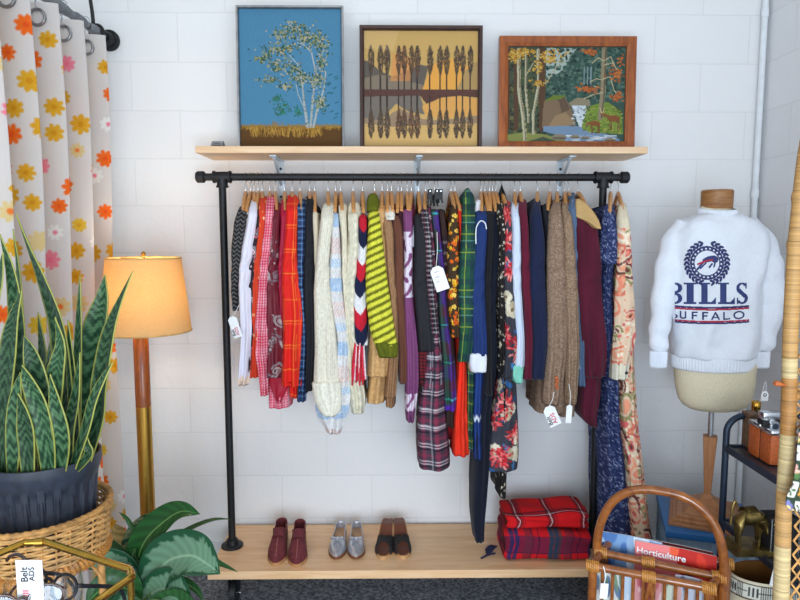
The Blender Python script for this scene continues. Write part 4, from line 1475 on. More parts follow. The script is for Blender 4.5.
g = garment(515, 'shirt', 'shirt', 'pale blue-white shirt with a mint green lower cuff', 'pale blue-white shirt',
            [(203, 511.5, 519.5), (225, 512, 521), (260, 512.5, 523), (300, 514, 524), (340, 515, 524.5), (368, 513, 525)], flat((206, 216, 234), 0.02), 'smooth', d=-0.008, bottom=360)
piece('cuff', g, [(367, 511, 525), (376, 511, 524), (384, 516, 523)], flat((128, 200, 178)), 'smooth', 2.298, 0.05, label='mint green cuff')
g = garment(520.5, 'velvet_dress', 'dress', 'burgundy velvet dress between the pale blue-white shirt and the navy jacket', 'burgundy velvet dress',
            [(200, 518.5, 527), (220, 519.5, 529), (260, 522.5, 532), (300, 524, 534), (340, 524, 534), (380, 523, 534)], flat((96, 20, 44), 0.08), 'velvet', d=-0.004)
g = garment(537.5, 'velvet_jacket', 'jacket', 'dark navy velvet jacket left of the brown tweed coats', 'dark navy velvet jacket',
            [(200, 533, 541), (218, 532, 543), (245, 531.5, 547), (300, 532, 548.5), (350, 531.5, 548), (380, 531, 547)], flat((24, 32, 62), 0.06), 'velvet', d=-0.014)
g = garment(550, 'blazer', 'jacket', 'black blazer between the dark navy velvet jacket and the brown tweed coats', 'black blazer',
            [(205, 542, 553.5), (235, 546, 554), (270, 547, 553), (330, 547, 553), (385, 546, 552)], flat((26, 28, 34)), 'smooth', d=0.004)
tw = tweed((120, 96, 80), (160, 134, 112), 8, 0.0035)
g = garment(557.5, 'tweed_coat', 'coat', 'brown tweed coat with leather buttons on its cuff, left one of the two tweed coats', 'left brown tweed coat',
            [(201, 553, 561.5), (216, 550.5, 563), (240, 549, 566), (280, 549, 569), (320, 548, 568.5), (360, 545.5, 567), (398, 543, 563), (405, 544, 561)], tw, 'tweed', d=-0.018, fine=True,
            body=[(203, 554, 561), (300, 550, 568), (370, 541, 572), (414, 536, 578)])
for k in range(4):
    p = P(556.3 + (k % 2) * 1.0, 378 + k * 3.2, 2.29)
    MB().ball(p, 0.0068, 8, (1, 0.7, 1)).out('cuff_button', M['orangeleather'], g)
price_tag(552, 416, 12.5, 22, 0 - 0.42, 2.262, g, (554, 392))
g = garment(565, 'tweed_coat', 'coat', 'brown tweed coat just left of the denim shirt, right one of the two tweed coats', 'right brown tweed coat',
            [(202, 562, 571), (220, 563, 573.5), (250, 565, 577), (290, 566, 581), (330, 566, 580), (370, 565, 580), (405, 566, 578)], tweed((124, 100, 80), (166, 138, 112), 12, 0.0035), 'tweed', d=-0.014, fine=True,
            body=[(204, 563, 570), (300, 567, 580), (370, 562, 580), (418, 560, 578)])
price_tag(569, 414, 6, 19, 0.05, 2.262, g, (569, 384), text=False)
g = garment(569, 'denim_shirt', 'shirt', 'faded blue denim shirt between the tweed coat and the burgundy velvet coat', 'faded denim shirt',
            [(194, 570.5, 575.5), (210, 569.5, 577), (240, 573, 580.5), (290, 577, 584), (340, 578, 585), (387, 578, 587)],
            blossoms((84, 104, 132), [(130, 150, 176), (66, 84, 112), (170, 186, 204)], 200, 0.004, 0.01, 14, petals=4), 'smooth', d=0.0)
g = garment(578.5, 'velvet_coat', 'coat', 'burgundy velvet coat with a wide tan collar beside the right rack post', 'burgundy velvet coat with tan collar',
            [(214, 577, 598), (235, 577.5, 600), (262, 579, 604), (300, 581.5, 606), (340, 582, 608), (362, 583, 607.5), (378, 585, 606)], flat((82, 18, 40), 0.09), 'velvet', d=-0.02,
            body=[(212, 578, 600), (300, 581, 604), (370, 582, 605), (400, 581, 604), (420, 581, 601), (428, 592, 600)], pleat=0.01)
drape('collar', [(200, 576, 583), (204, 575, 589), (210, 574.5, 595), (216, 575, 599), (222, 589, 601), (229, 597, 602)], lambda t: 2.37 - 1.1 * np.minimum(t, 0.1), lambda t: 2.44 - 0.9 * np.minimum(t, 0.1), flat((206, 168, 112)), 'wool', g, n=36, pleat=0.0, label='wide tan collar')
nf = blossoms((40, 50, 92), [(104, 116, 158), (74, 84, 130), (150, 158, 188)], 5000, 0.0016, 0.0036, 41, petals=4, res=0.002)
g = garment(611, 'maxi_dress', 'dress', 'long navy dress with tiny blue flowers and a flutter sleeve, outside the right rack post', 'long navy flowered dress',
            [(205, 605, 615), (222, 603, 619), (245, 600.5, 624), (258, 599.5, 627), (264, 604, 625)], nf, 'smooth', d=0.02, fine=True, hy=0.13, pleat=0.012, npl=3,
            body=[(207, 606, 614), (262, 602, 617), (300, 602, 618), (350, 603, 622), (400, 604, 627), (450, 604, 631), (500, 605, 636), (545, 606, 642)])
mx_ = paisley((230, 200, 170), [(226, 122, 96), (238, 160, 126), (110, 56, 56), (150, 146, 96), (244, 226, 200), (214, 100, 96), (232, 140, 110)], 260, 51, 0.046, res=0.0022, w_=0.5, h_=1.2)
g = garment(618.5, 'maxi_dress', 'dress', 'long orange and cream paisley dress, last on the right of the rail', 'long orange paisley dress',
            [(204, 619, 627), (220, 620, 631), (260, 619.5, 634.5), (300, 616, 637), (340, 613, 636.5), (362, 612, 631), (380, 612, 629)],
            vbands(mx_, [(0.60, 1.2, (226, 218, 196)), (0.0, 0.09, (222, 208, 180))]), 'smooth', d=-0.006, fine=True, hy=0.06,
            body_pat=mx_, body=[(206, 620, 627), (300, 619, 636), (380, 621, 638.5), (430, 623, 643), (480, 628, 649), (520, 631, 654), (549, 634, 659)])
p = P(626.5, 373, 2.30)
MB().ball(p, 0.006, 8).out('button', M['ink'], g)

# ------------------------------------------------------------------ flowered curtain on its pipe
CF = P(110, 41, YW)
CX, CZ = CF.x, CF.z
rod = root('curtain_rod', (CX, YW, CZ), 'black pipe with grey sleeve carrying the flowered curtain out from the wall', 'curtain rod')
MB().cyl((CX, YW, CZ), (CX, 1.05, CZ), 0.014, n=16).out('pipe', M['rail'], rod)
MB().tube([(CX, YW - 0.001, CZ), (CX, YW - 0.012, CZ), (CX, YW - 0.014, CZ), (CX, YW - 0.04, CZ), (CX, YW - 0.05, CZ)], [0.042, 0.042, 0.03, 0.026, 0.02], 24).out('wall_flange', M['rail'], rod)
rr, pp = [], []
Rn = random.Random(3)
for i in range(80):
    t = i / 79
    pp.append((CX, YW - 0.10 - t * 1.5, CZ))
    rr.append(0.0175 + 0.003 * math.sin(t * 74) + Rn.uniform(-0.001, 0.001))
M['sleeve'] = plain('grey_rod_sleeve', (112, 116, 122), 0.55, var=0.2, scale=20, bump=0.5, dist=0.006)
MB().tube(pp, rr, 14).out('pipe_sleeve', M['sleeve'], rod)
hx = P(96, 20, 2.62)
st = root('hanging_strap', (CX, 2.60, CZ), 'black strap hanging down from above and looped around the curtain pipe', 'strap')
MB().tube(spline([(CX - 0.03, 2.60, 3.05), (CX - 0.025, 2.60, CZ + 0.25), (CX - 0.012, 2.60, CZ + 0.06), (CX - 0.012, 2.60, CZ + 0.03)], 14), 0.0065, 8, flat=1.5).out('strap', M['rubber'], st)
MB().torus((CX, 2.60, CZ), 0.026, 0.006, 'Y', 24, 8).out('loop', M['rubber'], st)

cvc = Cv(1.75, 2.2, 0.0025, (228, 222, 218))
R_ = random.Random(12)
gold, orng, pink, palep, ylw = (232, 172, 40), (252, 112, 30), (250, 140, 160), (248, 190, 180), (240, 200, 60)
placed = []
for i in range(2600):
    u, v = R_.uniform(0, 1.75), R_.uniform(0.10, 2.15)
    if any((u - a) ** 2 + (v - b) ** 2 < 0.072 ** 2 for a, b in placed):
        continue
    placed.append((u, v))
    k = R_.random()
    r_ = R_.uniform(0.026, 0.037)
    if k < 0.33:
        cvc.flower(u, v, r_, gold, (222, 150, 24), 8, R_.uniform(0, 3))
    elif k < 0.60:
        cvc.flower(u, v, r_ * 0.95, orng, (246, 90, 30), 8, R_.uniform(0, 3))
    elif k < 0.70:
        cvc.flower(u, v, r_, ylw, gold, 8, R_.uniform(0, 3))
    elif k < 0.80:
        cvc.flower(u, v, r_, pink, (250, 120, 150), 8, R_.uniform(0, 3))
    elif k < 0.88:
        cvc.flower(u, v, r_ * 0.9, (246, 244, 240), pink, 8, R_.uniform(0, 3))
    else:
        cvc.flower(u, v, r_, (236, 206, 130), orng if R_.random() < .5 else None, 8, R_.uniform(0, 3), al=0.8)
plan = []
YKS = [2.52 - 0.168 * k for k in range(5)]
for k, yk in enumerate(YKS):
    xl_, xr_ = CX + 0.0 - 0.055, CX + 0.0 + 0.056
    if k == 0:
        plan.append((CX, yk + 0.08))
    plan += [(xr_ - 0.004, yk + 0.022), (xr_, yk + 0.006), (CX + 0.02, yk - 0.006), (CX - 0.03, yk - 0.004), (xl_, yk + 0.002), (xl_ - 0.002, yk - 0.02), (CX + 0.0, yk - 0.085)]
pts2 = spline([(a, b, 0) for a, b in plan], 470)
A = np.array([(p.x, p.y) for p in pts2])
ds = np.hypot(*np.diff(A, axis=0).T)
U = np.concatenate([[0], np.cumsum(ds)])
zt_, zb_ = CZ - 0.035, 0.03
zz = np.arange(zt_, zb_, -0.0036)
tz = (zt_ - zz) / (zt_ - zb_)
cxm = np.array([CX, 2.1])
amp = 1 + 0.18 * np.sin(tz * 5 + 1) * tz
Xg = CX + (A[None, :, 0] - CX) * amp[:, None] + 0.006 * np.sin(A[None, :, 1] * 40 + tz[:, None] * 9)
Yg = A[None, :, 1] + 0.01 * np.sin(A[None, :, 1] * 13 + tz[:, None] * 6) * tz[:, None] + 0 * Xg
Zg = np.tile(zz[:, None], (1, len(A)))
Vc = np.stack([Xg, Yg, Zg], -1)
UU = np.tile(U[None, :], (len(zz), 1))
VV2 = np.tile((zt_ - zz)[:, None], (1, len(A)))
M['curtain'] = painted('flowered_voile', 0.8, 0.25, 200, 0.001, transl=0.35)
cu_ = root('flowered_curtain', (CX, 2.1, zb_), 'sheer white curtain printed with gold, orange and pink flowers, hanging from eyelets', 'curtain')
ob = link_mesh('drape', Vc.reshape(-1, 3), grid_faces(len(zz), len(A)), M['curtain'], cu_, dye=cvc.soft(UU, VV2, 0.0012).reshape(-1, 3))
for k, yk in enumerate(YKS):
    c_ = (CX + 0.0, yk - 0.012, CZ - 0.085)
    MB().torus(c_, 0.025, 0.0055, 'Y', 28, 8).out('eyelet', M['silver'], cu_)
    MB().tube(spline([(c_[0], yk - 0.010, CZ - 0.072), (c_[0], yk - 0.02, CZ - 0.03), (c_[0] + 0.02, yk - 0.02, CZ + 0.012), (c_[0], yk - 0.015, CZ + 0.026), (c_[0] - 0.02, yk - 0.01, CZ + 0.01), (c_[0], yk + 0.002, CZ - 0.05), (c_[0], yk + 0.003, CZ - 0.072)], 26), 0.0016, 7).out('curtain_hook', M['chrome'], cu_)

# ------------------------------------------------------------------ lamp
YL = 2.36
LC = P(143.5, 258, YL)
lx = LC.x
zt, zb = LC.z, P(147, 331, YL).z
LP_ = root('table_lamp', (lx, YL, 0.0), 'tall lamp with a glowing linen cone shade on a wood and brass column', 'lamp')
N = Nt('linen_shade')
ns = bump_nodes(N, 90, 0.3, 0.001, (1, 1, 3))
N.b.inputs['Base Color'].default_value = L4((232, 196, 138))
mx = N.n('ShaderNodeMix', data_type='RGBA')
mx.inputs[6].default_value = L4((228, 192, 130))
mx.inputs[7].default_value = L4((242, 216, 164))
N.l(ns.outputs[0], mx.inputs[0])
N.l(mx.outputs[2], N.b.inputs['Base Color'])
N.b.inputs['Roughness'].default_value = 0.9
tr = N.n('ShaderNodeBsdfTranslucent')
N.l(mx.outputs[2], tr.inputs[0])
ms = N.n('ShaderNodeMixShader')
ms.inputs[0].default_value = 0.42
N.l(N.b.outputs[0], ms.inputs[1])
N.l(tr.outputs[0], ms.inputs[2])
N.l(ms.outputs[0], N.t.nodes['Material Output'].inputs[0])
r1, r2 = 35.5 * YL / FPX, 43.5 * YL / FPX
MB().lathe((lx, YL, 0), [(r1, zt), (r1 + (r2 - r1) * 0.5, (zt + zb) / 2), (r2, zb), (r2 - 0.002, zb), (r1 + (r2 - r1) * 0.5 - 0.002, (zt + zb) / 2), (r1 - 0.002, zt), (r1, zt)], 64).out('lamp_shade', N.m, LP_)
M['trimtape'] = plain('gold_trim_tape', (216, 176, 110), 0.7)
MB().torus((lx, YL, zt), r1, 0.0028, 'Z', 64, 8).out('shade_trim', M['trimtape'], LP_)
MB().torus((lx, YL, zb), r2, 0.0028, 'Z', 64, 8).out('shade_trim', M['trimtape'], LP_)
MB().cyl((lx, YL, zt - 0.004), (lx, YL, zt + 0.010), 0.004).ball((lx, YL, zt + 0.014), 0.008, 10, (1, 1, 1.3)).out('finial', M['brass'], LP_)
m = MB()
for k in range(3):
    a = k * 2 * PI / 3 + 0.5
    m.tube([(lx, YL, zt - 0.004), (lx + r1 * math.cos(a), YL + r1 * math.sin(a), zt - 0.002)], 0.002, 6)
m.tube(spline([(lx - 0.004, YL, zb - 0.01), (lx - 0.05, YL, zb + 0.05), (lx - 0.045, YL, zt - 0.06), (lx, YL, zt - 0.003)], 16), 0.002, 6)
m.tube(spline([(lx + 0.004, YL, zb - 0.01), (lx + 0.05, YL, zb + 0.05), (lx + 0.045, YL, zt - 0.06), (lx, YL, zt - 0.003)], 16), 0.002, 6)
m.out('shade_harp', M['brass2'], LP_)
px_c = P(142, 370, YL).x
zw0, zw1 = P(142, 337, YL).z, P(142, 406, YL).z
lx2 = px_c
M['bulb'] = Nt('frosted_bulb').m
M['bulb'].node_tree.nodes['Principled BSDF'].inputs['Emission Color'].default_value = (1, 0.72, 0.4, 1)
M['bulb'].node_tree.nodes['Principled BSDF'].inputs['Emission Strength'].default_value = 6
MB().ball((lx, YL, zb + 0.085), 0.028, 12, (1, 1, 1.2)).out('bulb', M['bulb'], LP_)
MB().cyl((lx2, YL, zw0 - 0.004), (lx, YL, zb + 0.05), 0.011).cyl((lx2, YL, zw0), (lx2, YL, zw0 + 0.006), 0.02).out('socket', M['brass2'], LP_)
MB().tube([(lx2, YL, zw0), (lx2, YL, zw0 - 0.003), (lx2, YL, zw1)], [0.0255, 0.0275, 0.0275], 28).out('wood_column', M['oak'], LP_)
MB().tube([(lx2, YL, zw1), (lx2, YL, 0.03)], 0.0275, 28).out('brass_column', M['brass2'], LP_)
MB().lathe((lx2, YL, 0), [(0.13, 0.0), (0.135, 0.006), (0.13, 0.02), (0.05, 0.032), (0.03, 0.05)], 40, cap=(True, True)).out('base', M['brass2'], LP_)
plo.location = (lx, YL, zb + 0.135)

# ------------------------------------------------------------------ wicker basket on a rattan stand, snake plant
YB = 1.5
bc = P(36, 508, YB)
bb = P(38, 546, YB)
rb = 70.5 * YB / FPX
W_ = root('wicker_basket_stand', (bc.x, YB, 0.0), 'round honey wicker basket on thin rattan legs under the potted snake plant', 'basket')
nst = 34
def wick(ring, n=nst, amp=0.0034):
    r0 = rb * (0.93 + 0.07 * ring['t'])
    ph = ring['ph']
    pts = []
    for i in range(n * 4):
        a = 2 * PI * i / (n * 4)
        r = r0 + amp * math.sin(a * n / 2 + ph)
        pts.append((bc.x + r * math.cos(a), YB + r * math.sin(a), ring['z'] + 0.0012 * math.sin(a * 5 + ph)))
    return pts
m = MB()
nr = 13
for k in range(nr):
    z = bb.z + (bc.z - bb.z) * (k + 0.5) / nr
    pts = wick({'t': k / nr, 'z': z, 'ph': PI * (k % 2)})
    n_ = len(pts)
    rad = 0.0036
    path = [Vector(p) for p in pts]
    V, F = [], []
    for i, p in enumerate(path):
        d = Vector((p.x - bc.x, p.y - YB, 0)).normalized()
        for j in range(6):
            b = 2 * PI * j / 6
            V.append(p + d * rad * 0.8 * math.cos(b) + Vector((0, 0, rad * math.sin(b))))
    for i in range(n_):
        for j in range(6):
            F.append((i * 6 + j, i * 6 + (j + 1) % 6, ((i + 1) % n_) * 6 + (j + 1) % 6, ((i + 1) % n_) * 6 + j))
    m.add(V, F)
m.out('woven_wall', M['wicker2'], W_)
m = MB()
for i in range(nst):
    a = 2 * PI * (i + 0.5) / nst
    m.cyl((bc.x + rb * 0.93 * math.cos(a), YB + rb * 0.93 * math.sin(a), bb.z - 0.01), (bc.x + rb * math.cos(a), YB + rb * math.sin(a), bc.z + 0.004), 0.0022, n=6)
m.out('stakes', M['wicker'], W_)
def rope_ring(cx, cy, z, R, r, turns, flat=1.0):
    m = MB()
    V, F = [], []
    n, q = turns * 5, 10
    for i in range(n):
        a = 2 * PI * i / n
        for j in range(q):
            b = 2 * PI * j / q
            rr_ = r * (1 + 0.14 * math.sin(2 * PI * i / 5 + b * 2))
            V.append((cx + (R + rr_ * math.cos(b)) * math.cos(a), cy + (R + rr_ * math.cos(b)) * math.sin(a), z + rr_ * flat * math.sin(b)))
    for i in range(n):
        for j in range(q):
            F.append((i * q + j, i * q + (j + 1) % q, ((i + 1) % n) * q + (j + 1) % q, ((i + 1) % n) * q + j))
    return m.add(V, F)
rope_ring(bc.x, YB, bc.z + 0.006, rb, 0.007, 60).out('rim', M['wicker'], W_)
rope_ring(bc.x, YB, bb.z - 0.014, rb * 0.92, 0.012, 90, 1.2).out('wrapped_band', M['cane'], W_)
MB().lathe((bc.x, YB, bb.z - 0.006), [(0.0001, 0.004), (rb * 0.92, 0.004), (rb * 0.92, -0.002), (0.0001, -0.002)], 40).out('basket_bottom', M['wicker'], W_)
for i, a in enumerate((0.55, 2.1, 3.7, 5.35)):
    x_, y_ = bc.x + rb * 0.88 * math.cos(a - 0.5), YB + rb * 0.88 * math.sin(a - 0.5)
    MB().tube([(x_, y_, bb.z - 0.012), (x_ + 0.012 * math.cos(a), y_ + 0.012 * math.sin(a), 0.002)], 0.0085, 10).out('leg', M['wicker'], W_)
# one leg shows right of the band
q0 = P(104, 556, 1.46)
MB().tube(spline([P(92, 566, 1.47), P(99, 574, 1.46), P(104, 586, 1.46)], 8), 0.004, 8).out('leg_brace', M['wicker'], W_)

pc = P(43, 454, YB)
zp0 = bb.z + 0.004
rp, rp0 = 54.5 * YB / FPX, 44 * YB / FPX
pb = P(45, 512, YB)
npf = 308
SP = root('potted_snake_plant', (pc.x, YB, zp0), 'tall snake plant with yellow-edged leaves in a black fluted nursery pot', 'plant')
V, F = [], []
hh = pc.z - zp0
levels = [(0, rp0), (0.04, rp0 * 1.01), (0.10, None), (0.30, None), (0.50, None), (0.66, None), (0.72, None), (0.76, None), (0.80, None), (0.86, None), (0.90, None), (0.93, None), (0.985, None), (1.0, None)]
def potr(t):
    return rp0 + (rp * 0.965 - rp0) * t
for li, (t, r_) in enumerate(levels):
    for k in range(npf):
        a = 2 * PI * k / npf
        r = potr(t)
        if 0.04 < t < 0.75:
            fl = abs(math.sin(a * 11))      # arched panels between thin ribs
            r -= 0.0065 * (1 if fl > 0.28 else 0) * (1 if t < 0.64 or fl > 0.7 else 0)
        if t >= 0.86:
            r = rp * (0.985 if t < 0.9 else 1.0)
        if t in (0.80, 0.93):
            r += 0.001
        V.append((pc.x + r * math.cos(a), YB + r * math.sin(a), zp0 + hh * t))
nl = len(levels)
for t, r in ((1.0, rp - 0.005), (0.90, rp - 0.007), (0.84, rp * 0.93)):
    for k in range(npf):
        a = 2 * PI * k / npf
        V.append((pc.x + r * math.cos(a), YB + r * math.sin(a), zp0 + hh * t))
for i in range(nl + 2):
    for k in range(npf):
        F.append((i * npf + k, i * npf + (k + 1) % npf, (i + 1) * npf + (k + 1) % npf, (i + 1) * npf + k))
F.append(tuple(range(npf))[::-1])
MB().add(V, F).out('pot', M['pot'], SP)
MB().lathe((pc.x, YB, zp0 + hh * 0.86), [(0.0001, 0.006), (rp * 0.5, 0.003), (rp * 0.935, 0.0)], 40).out('soil', M['soil'], SP)


def blade(name, pts, w_, parent, mat, paint, twist=(0.0, 0.0), vee=0.25, n=70, q=11, base=0.75, tipk=0.55, thick=0.0015, facing=(0, -1, 0), label=None, widest=0.35):
    """leaf along pts, w_ the greatest width in metres"""
    path = spline(pts, n)
    V, cols = [], []
    F0 = Vector(facing)
    ss = np.linspace(0, 1, n)
    for i, p in enumerate(path):
        s = ss[i]
        T = (path[min(i + 1, n - 1)] - path[max(i - 1, 0)]).normalized()
        side = T.cross(F0)
        side = side.normalized() if side.length > 1e-4 else Vector((1, 0, 0))
        nrm = side.cross(T).normalized()
        tw_ = twist[0] + (twist[1] - twist[0]) * s
        sd = side * math.cos(tw_) + nrm * math.sin(tw_)
        nn = -side * math.sin(tw_) + nrm * math.cos(tw_)
        if s < widest:
            k = base + (1 - base) * math.sin(s / widest * PI / 2)
        else:
            k = max(0.0, 1 - ((s - widest) / (1 - widest)) ** (1 / tipk)) if s < 1 else 0.0
        ww = w_ / 2 * max(k, 0.012)
        for j in range(q):
            e_ = -1 + 2 * j / (q - 1)
            V.append(p + sd * (ww * e_) + nn * (vee * ww * (e_ * e_ - 0.3)))
    V = np.array([tuple(v) for v in V])
    E = np.tile(np.linspace(-1, 1, q)[None, :], (n, 1))
    S = np.tile(ss[:, None], (1, q))
    ln = sum((path[i + 1] - path[i]).length for i in range(n - 1))
    o = link_mesh(name, V, grid_faces(n, q), mat, parent, dye=paint(E.ravel(), S.ravel(), ln))
    md = o.modifiers.new('thick', 'SOLIDIFY')
    md.thickness = thick
    md.offset = 0
    if label:
        o['label'] = label
    return o


def snake_paint(seed, dark=1.0):
    rs = np.random.RandomState(seed)
    p1, p2 = rs.uniform(0, 6, 2)
    def f(e, s, ln):
        y = s * ln
        z = np.sin(y * 230 + 2.2 * np.sin(e * 5 + p1) + 1.5 * np.sin(y * 61 + p2) + np.abs(e) * 3) + 0.6 * np.sin(y * 430 + e * 9 + p2)
        k = np.clip(0.5 + 0.55 * z, 0, 1)[:, None]
        c = np.array((22, 54, 34), float) * k + np.array((88, 126, 86), float) * (1 - k)
        c *= dark
        ed = (np.abs(e) > 0.90)[:, None]
        return np.where(ed, np.array((170, 172, 84), float), c)
    return f


SN = [
    ([(92, 462), (97, 420), (100, 385), (107, 345), (113, 322), (121, 300), (133, 271)], 17, 1.48, 1.44, 0.2, 0.9),
    ([(88, 465), (86, 425), (88, 380), (95, 330), (102, 300), (105, 274)], 24, 1.58, 1.58, 0.0, 0.2),
    ([(80, 466), (78, 420), (78, 370), (79, 320), (80, 274)], 9, 1.54, 1.56, 0.5, 0.2),
    ([(66, 466), (66, 420), (64, 375), (58, 325), (44, 282), (30, 248), (16, 214)], 21, 1.52, 1.50, 0.1, 1.0),
    ([(28, 466), (23, 400), (22, 330), (19, 270), (13, 229)], 13, 1.60, 1.62, 0.3, 0.9),
    ([(12, 468), (17, 400), (18, 330), (12, 275), (0, 234)], 17, 1.50, 1.46, 0.1, 0.5),
    ([(4, 468), (3, 410), (9, 350), (14, 318), (22, 290)], 16, 1.45, 1.43, 0.1, 0.4),
    ([(-6, 468), (-10, 400), (-12, 340), (0, 280), (3, 252)], 16, 1.48, 1.45, 0.3, 0.6),
    ([(55, 466), (52, 420), (56, 375), (61, 345), (55, 317)], 15, 1.44, 1.42, -0.2, 0.5),
    ([(46, 468), (44, 430), (38, 385), (31, 355), (24, 335)], 17, 1.43, 1.40, 0.1, -0.3),
    ([(50, 470), (46, 440), (38, 405), (28, 380), (22, 365)], 16, 1.40, 1.38, 0.0, 0.2),
    ([(66, 470), (62, 440), (56, 405), (50, 374)], 14, 1.40, 1.38, 0.0, 0.3),
    ([(78, 468), (76, 425), (72, 375), (68, 320)], 12, 1.50, 1.50, 0.7, 0.2),
    ([(44, 466), (45, 400), (43, 350), (38, 312)], 12, 1.56, 1.58, 0.3, 0.5),
    ([(86, 466), (86, 430), (94, 400), (104, 378), (113, 362)], 13, 1.42, 1.42, 0.6, 0.9),
    ([(28, 470), (27, 440), (24, 415), (18, 393)], 14, 1.40, 1.38, 0.0, 0.3),
    ([(12, 470), (14, 440), (16, 400), (20, 372)], 13, 1.42, 1.40, 0.2, 0.0),
    ([(70, 468), (70, 430), (76, 395), (80, 352)], 11, 1.46, 1.46, 0.4, 0.4),
    ([(88, 466), (88, 455), (87, 444), (86, 434)], 7, 1.42, 1.42, 0.0, 0.2),
    ([(36, 470), (40, 430), (50, 390), (54, 350), (52, 330)], 15, 1.53, 1.54, -0.2, 0.2),
]
zs_ = zp0 + hh * 0.865
for i, (pts, wpx, y0, y1, t0, t1) in enumerate(SN):
    n_ = len(pts)
    q3 = [P(a, b, y0 + (y1 - y0) * k / (n_ - 1)) for k, (a, b) in enumerate(pts)]
    b0 = q3[0]
    d = Vector((b0.x - pc.x, y0 - YB, 0))
    if d.length > rp * 0.8:
        d = d.normalized() * rp * 0.8
    q3 = [Vector((pc.x + d.x, YB + d.y, zs_ - 0.004))] + q3[1:]
    blade('leaf', q3, wpx * 1.5 / FPX * 1.28, SP, M['leaf'], snake_paint(i, 1.0 if i % 3 else 0.82), (t0, t1), n=90, q=13, base=0.6, tipk=0.62, widest=0.45, thick=0.003)

# ------------------------------------------------------------------ Chinese evergreen on the floor
YA = 1.92
AG = root('chinese_evergreen', (P(140, 600, YA).x, YA, 0.0), 'leafy green and silver foliage plant standing low between the basket and the platform', 'plant')
ax = P(140, 600, YA).x
MB().lathe((ax, YA, 0), [(0.075, 0.0), (0.10, 0.18), (0.104, 0.2), (0.098, 0.2), (0.092, 0.17)], 40, cap=(True, False)).out('pot', M['greycrate'], AG)
MB().lathe((ax, YA, 0.172), [(0.0001, 0.004), (0.09, 0)], 30).out('soil', M['soil'], AG)


def ag_paint(kind, seed):
    rs = np.random.RandomState(seed)
    ph = rs.uniform(0, 6, 3)
    def f(e, s, ln):
        g0 = np.array((36, 86, 38), float)
        if kind == 'green':
            k = np.clip(1 - np.abs(e) * 12, 0, 1)[:, None]
            c = g0 * (1 + 0.12 * np.sin(s * 60 + np.abs(e) * 8))[:, None]
            return np.clip(c * (1 - k) + np.array((120, 160, 90), float) * k, 0, 255)
        if kind == 'tan':
            return np.array((150, 128, 76), float) * (1 + 0.15 * np.sin(s * 40 + e * 6))[:, None]
        n = np.sin(s * 34 + np.abs(e) * 9 + ph[0]) + 0.8 * np.sin(s * 71 - e * 7 + ph[1]) + 0.6 * np.sin(s * 120 + e * 22 + ph[2])
        edge = 0.72 + 0.10 * n * (0.6 if kind == 'silver' else 2.4)
        k = ((np.abs(e) < edge) & (s < 0.93 + 0.02 * n))[:, None]
        sil = np.array((108, 146, 116), float) * (1 + 0.06 * np.sin(s * 90 + np.abs(e) * 12))[:, None]
        if kind == 'mottled':
            k = (n > -0.1)[:, None]
            sil = np.array((128, 136, 92), float) * np.ones((len(e), 1))
        c = np.where(k, sil, np.array((30, 82, 52), float))
        mid = np.clip(1 - np.abs(e) * 16, 0, 1)[:, None]
        return c * (1 - mid) + np.array((150, 184, 150), float) * mid
    return f


AGL = [
    ([(146, 588), (138, 560), (146, 538), (166, 519), (182, 511), (200, 514)], 34, 1.95, 1.88, 'green', (0.1, 0.2)),
    ([(150, 590), (152, 558), (172, 540), (195, 527), (214, 520), (231, 519)], 15, 2.0, 2.06, 'green', (0.9, 1.0)),
    ([(146, 592), (152, 578), (168, 560), (190, 555), (206, 563), (220, 574)], 52, 1.88, 1.78, 'silver', (0.0, 0.1)),
    ([(140, 605), (150, 594), (164, 588), (178, 594), (192, 612)], 38, 1.86, 1.74, 'silver', (0.1, 0.1)),
    ([(148, 600), (164, 584), (182, 582), (196, 590), (204, 602)], 12, 1.9, 1.85, 'green', (0.5, 0.7)),
    ([(150, 598), (180, 570), (206, 560), (222, 565), (238, 572)], 11, 1.96, 1.98, 'green', (0.8, 0.8)),
    ([(140, 590), (142, 556), (136, 535), (128, 520), (119, 512)], 8, 1.98, 2.02, 'green', (0.9, 0.3)),
    ([(142, 590), (136, 560), (138, 540), (146, 524), (160, 512)], 34, 2.03, 2.1, 'mottled', (0.2, 0.0)),
    ([(138, 596), (128, 578), (114, 566), (98, 562), (84, 568)], 34, 1.92, 1.86, 'silver', (0.0, 0.2)),
    ([(138, 596), (124, 572), (114, 556), (106, 545), (100, 536)], 26, 1.98, 2.02, 'green', (0.0, 0.1)),
    ([(140, 600), (128, 590), (114, 586), (98, 592), (86, 604)], 36, 1.84, 1.76, 'green', (0.0, 0.1)),
    ([(142, 598), (134, 570), (132, 556), (136, 548)], 24, 1.94, 1.93, 'green', (0.0, 0.1)),
    ([(140, 600), (132, 604), (124, 612), (118, 622)], 36, 1.80, 1.7, 'silver', (0.0, 0.1)),
    ([(146, 598), (158, 570), (172, 552), (188, 540), (200, 532)], 26, 2.02, 2.1, 'mottled', (0.1, 0.2)),
    ([(136, 590), (128, 560), (120, 538), (114, 524)], 30, 2.1, 2.2, 'tan', (0.3, 0.2)),
    ([(150, 600), (170, 604), (186, 612), (204, 622)], 30, 1.78, 1.7, 'green', (0.2, 0.2)),
]
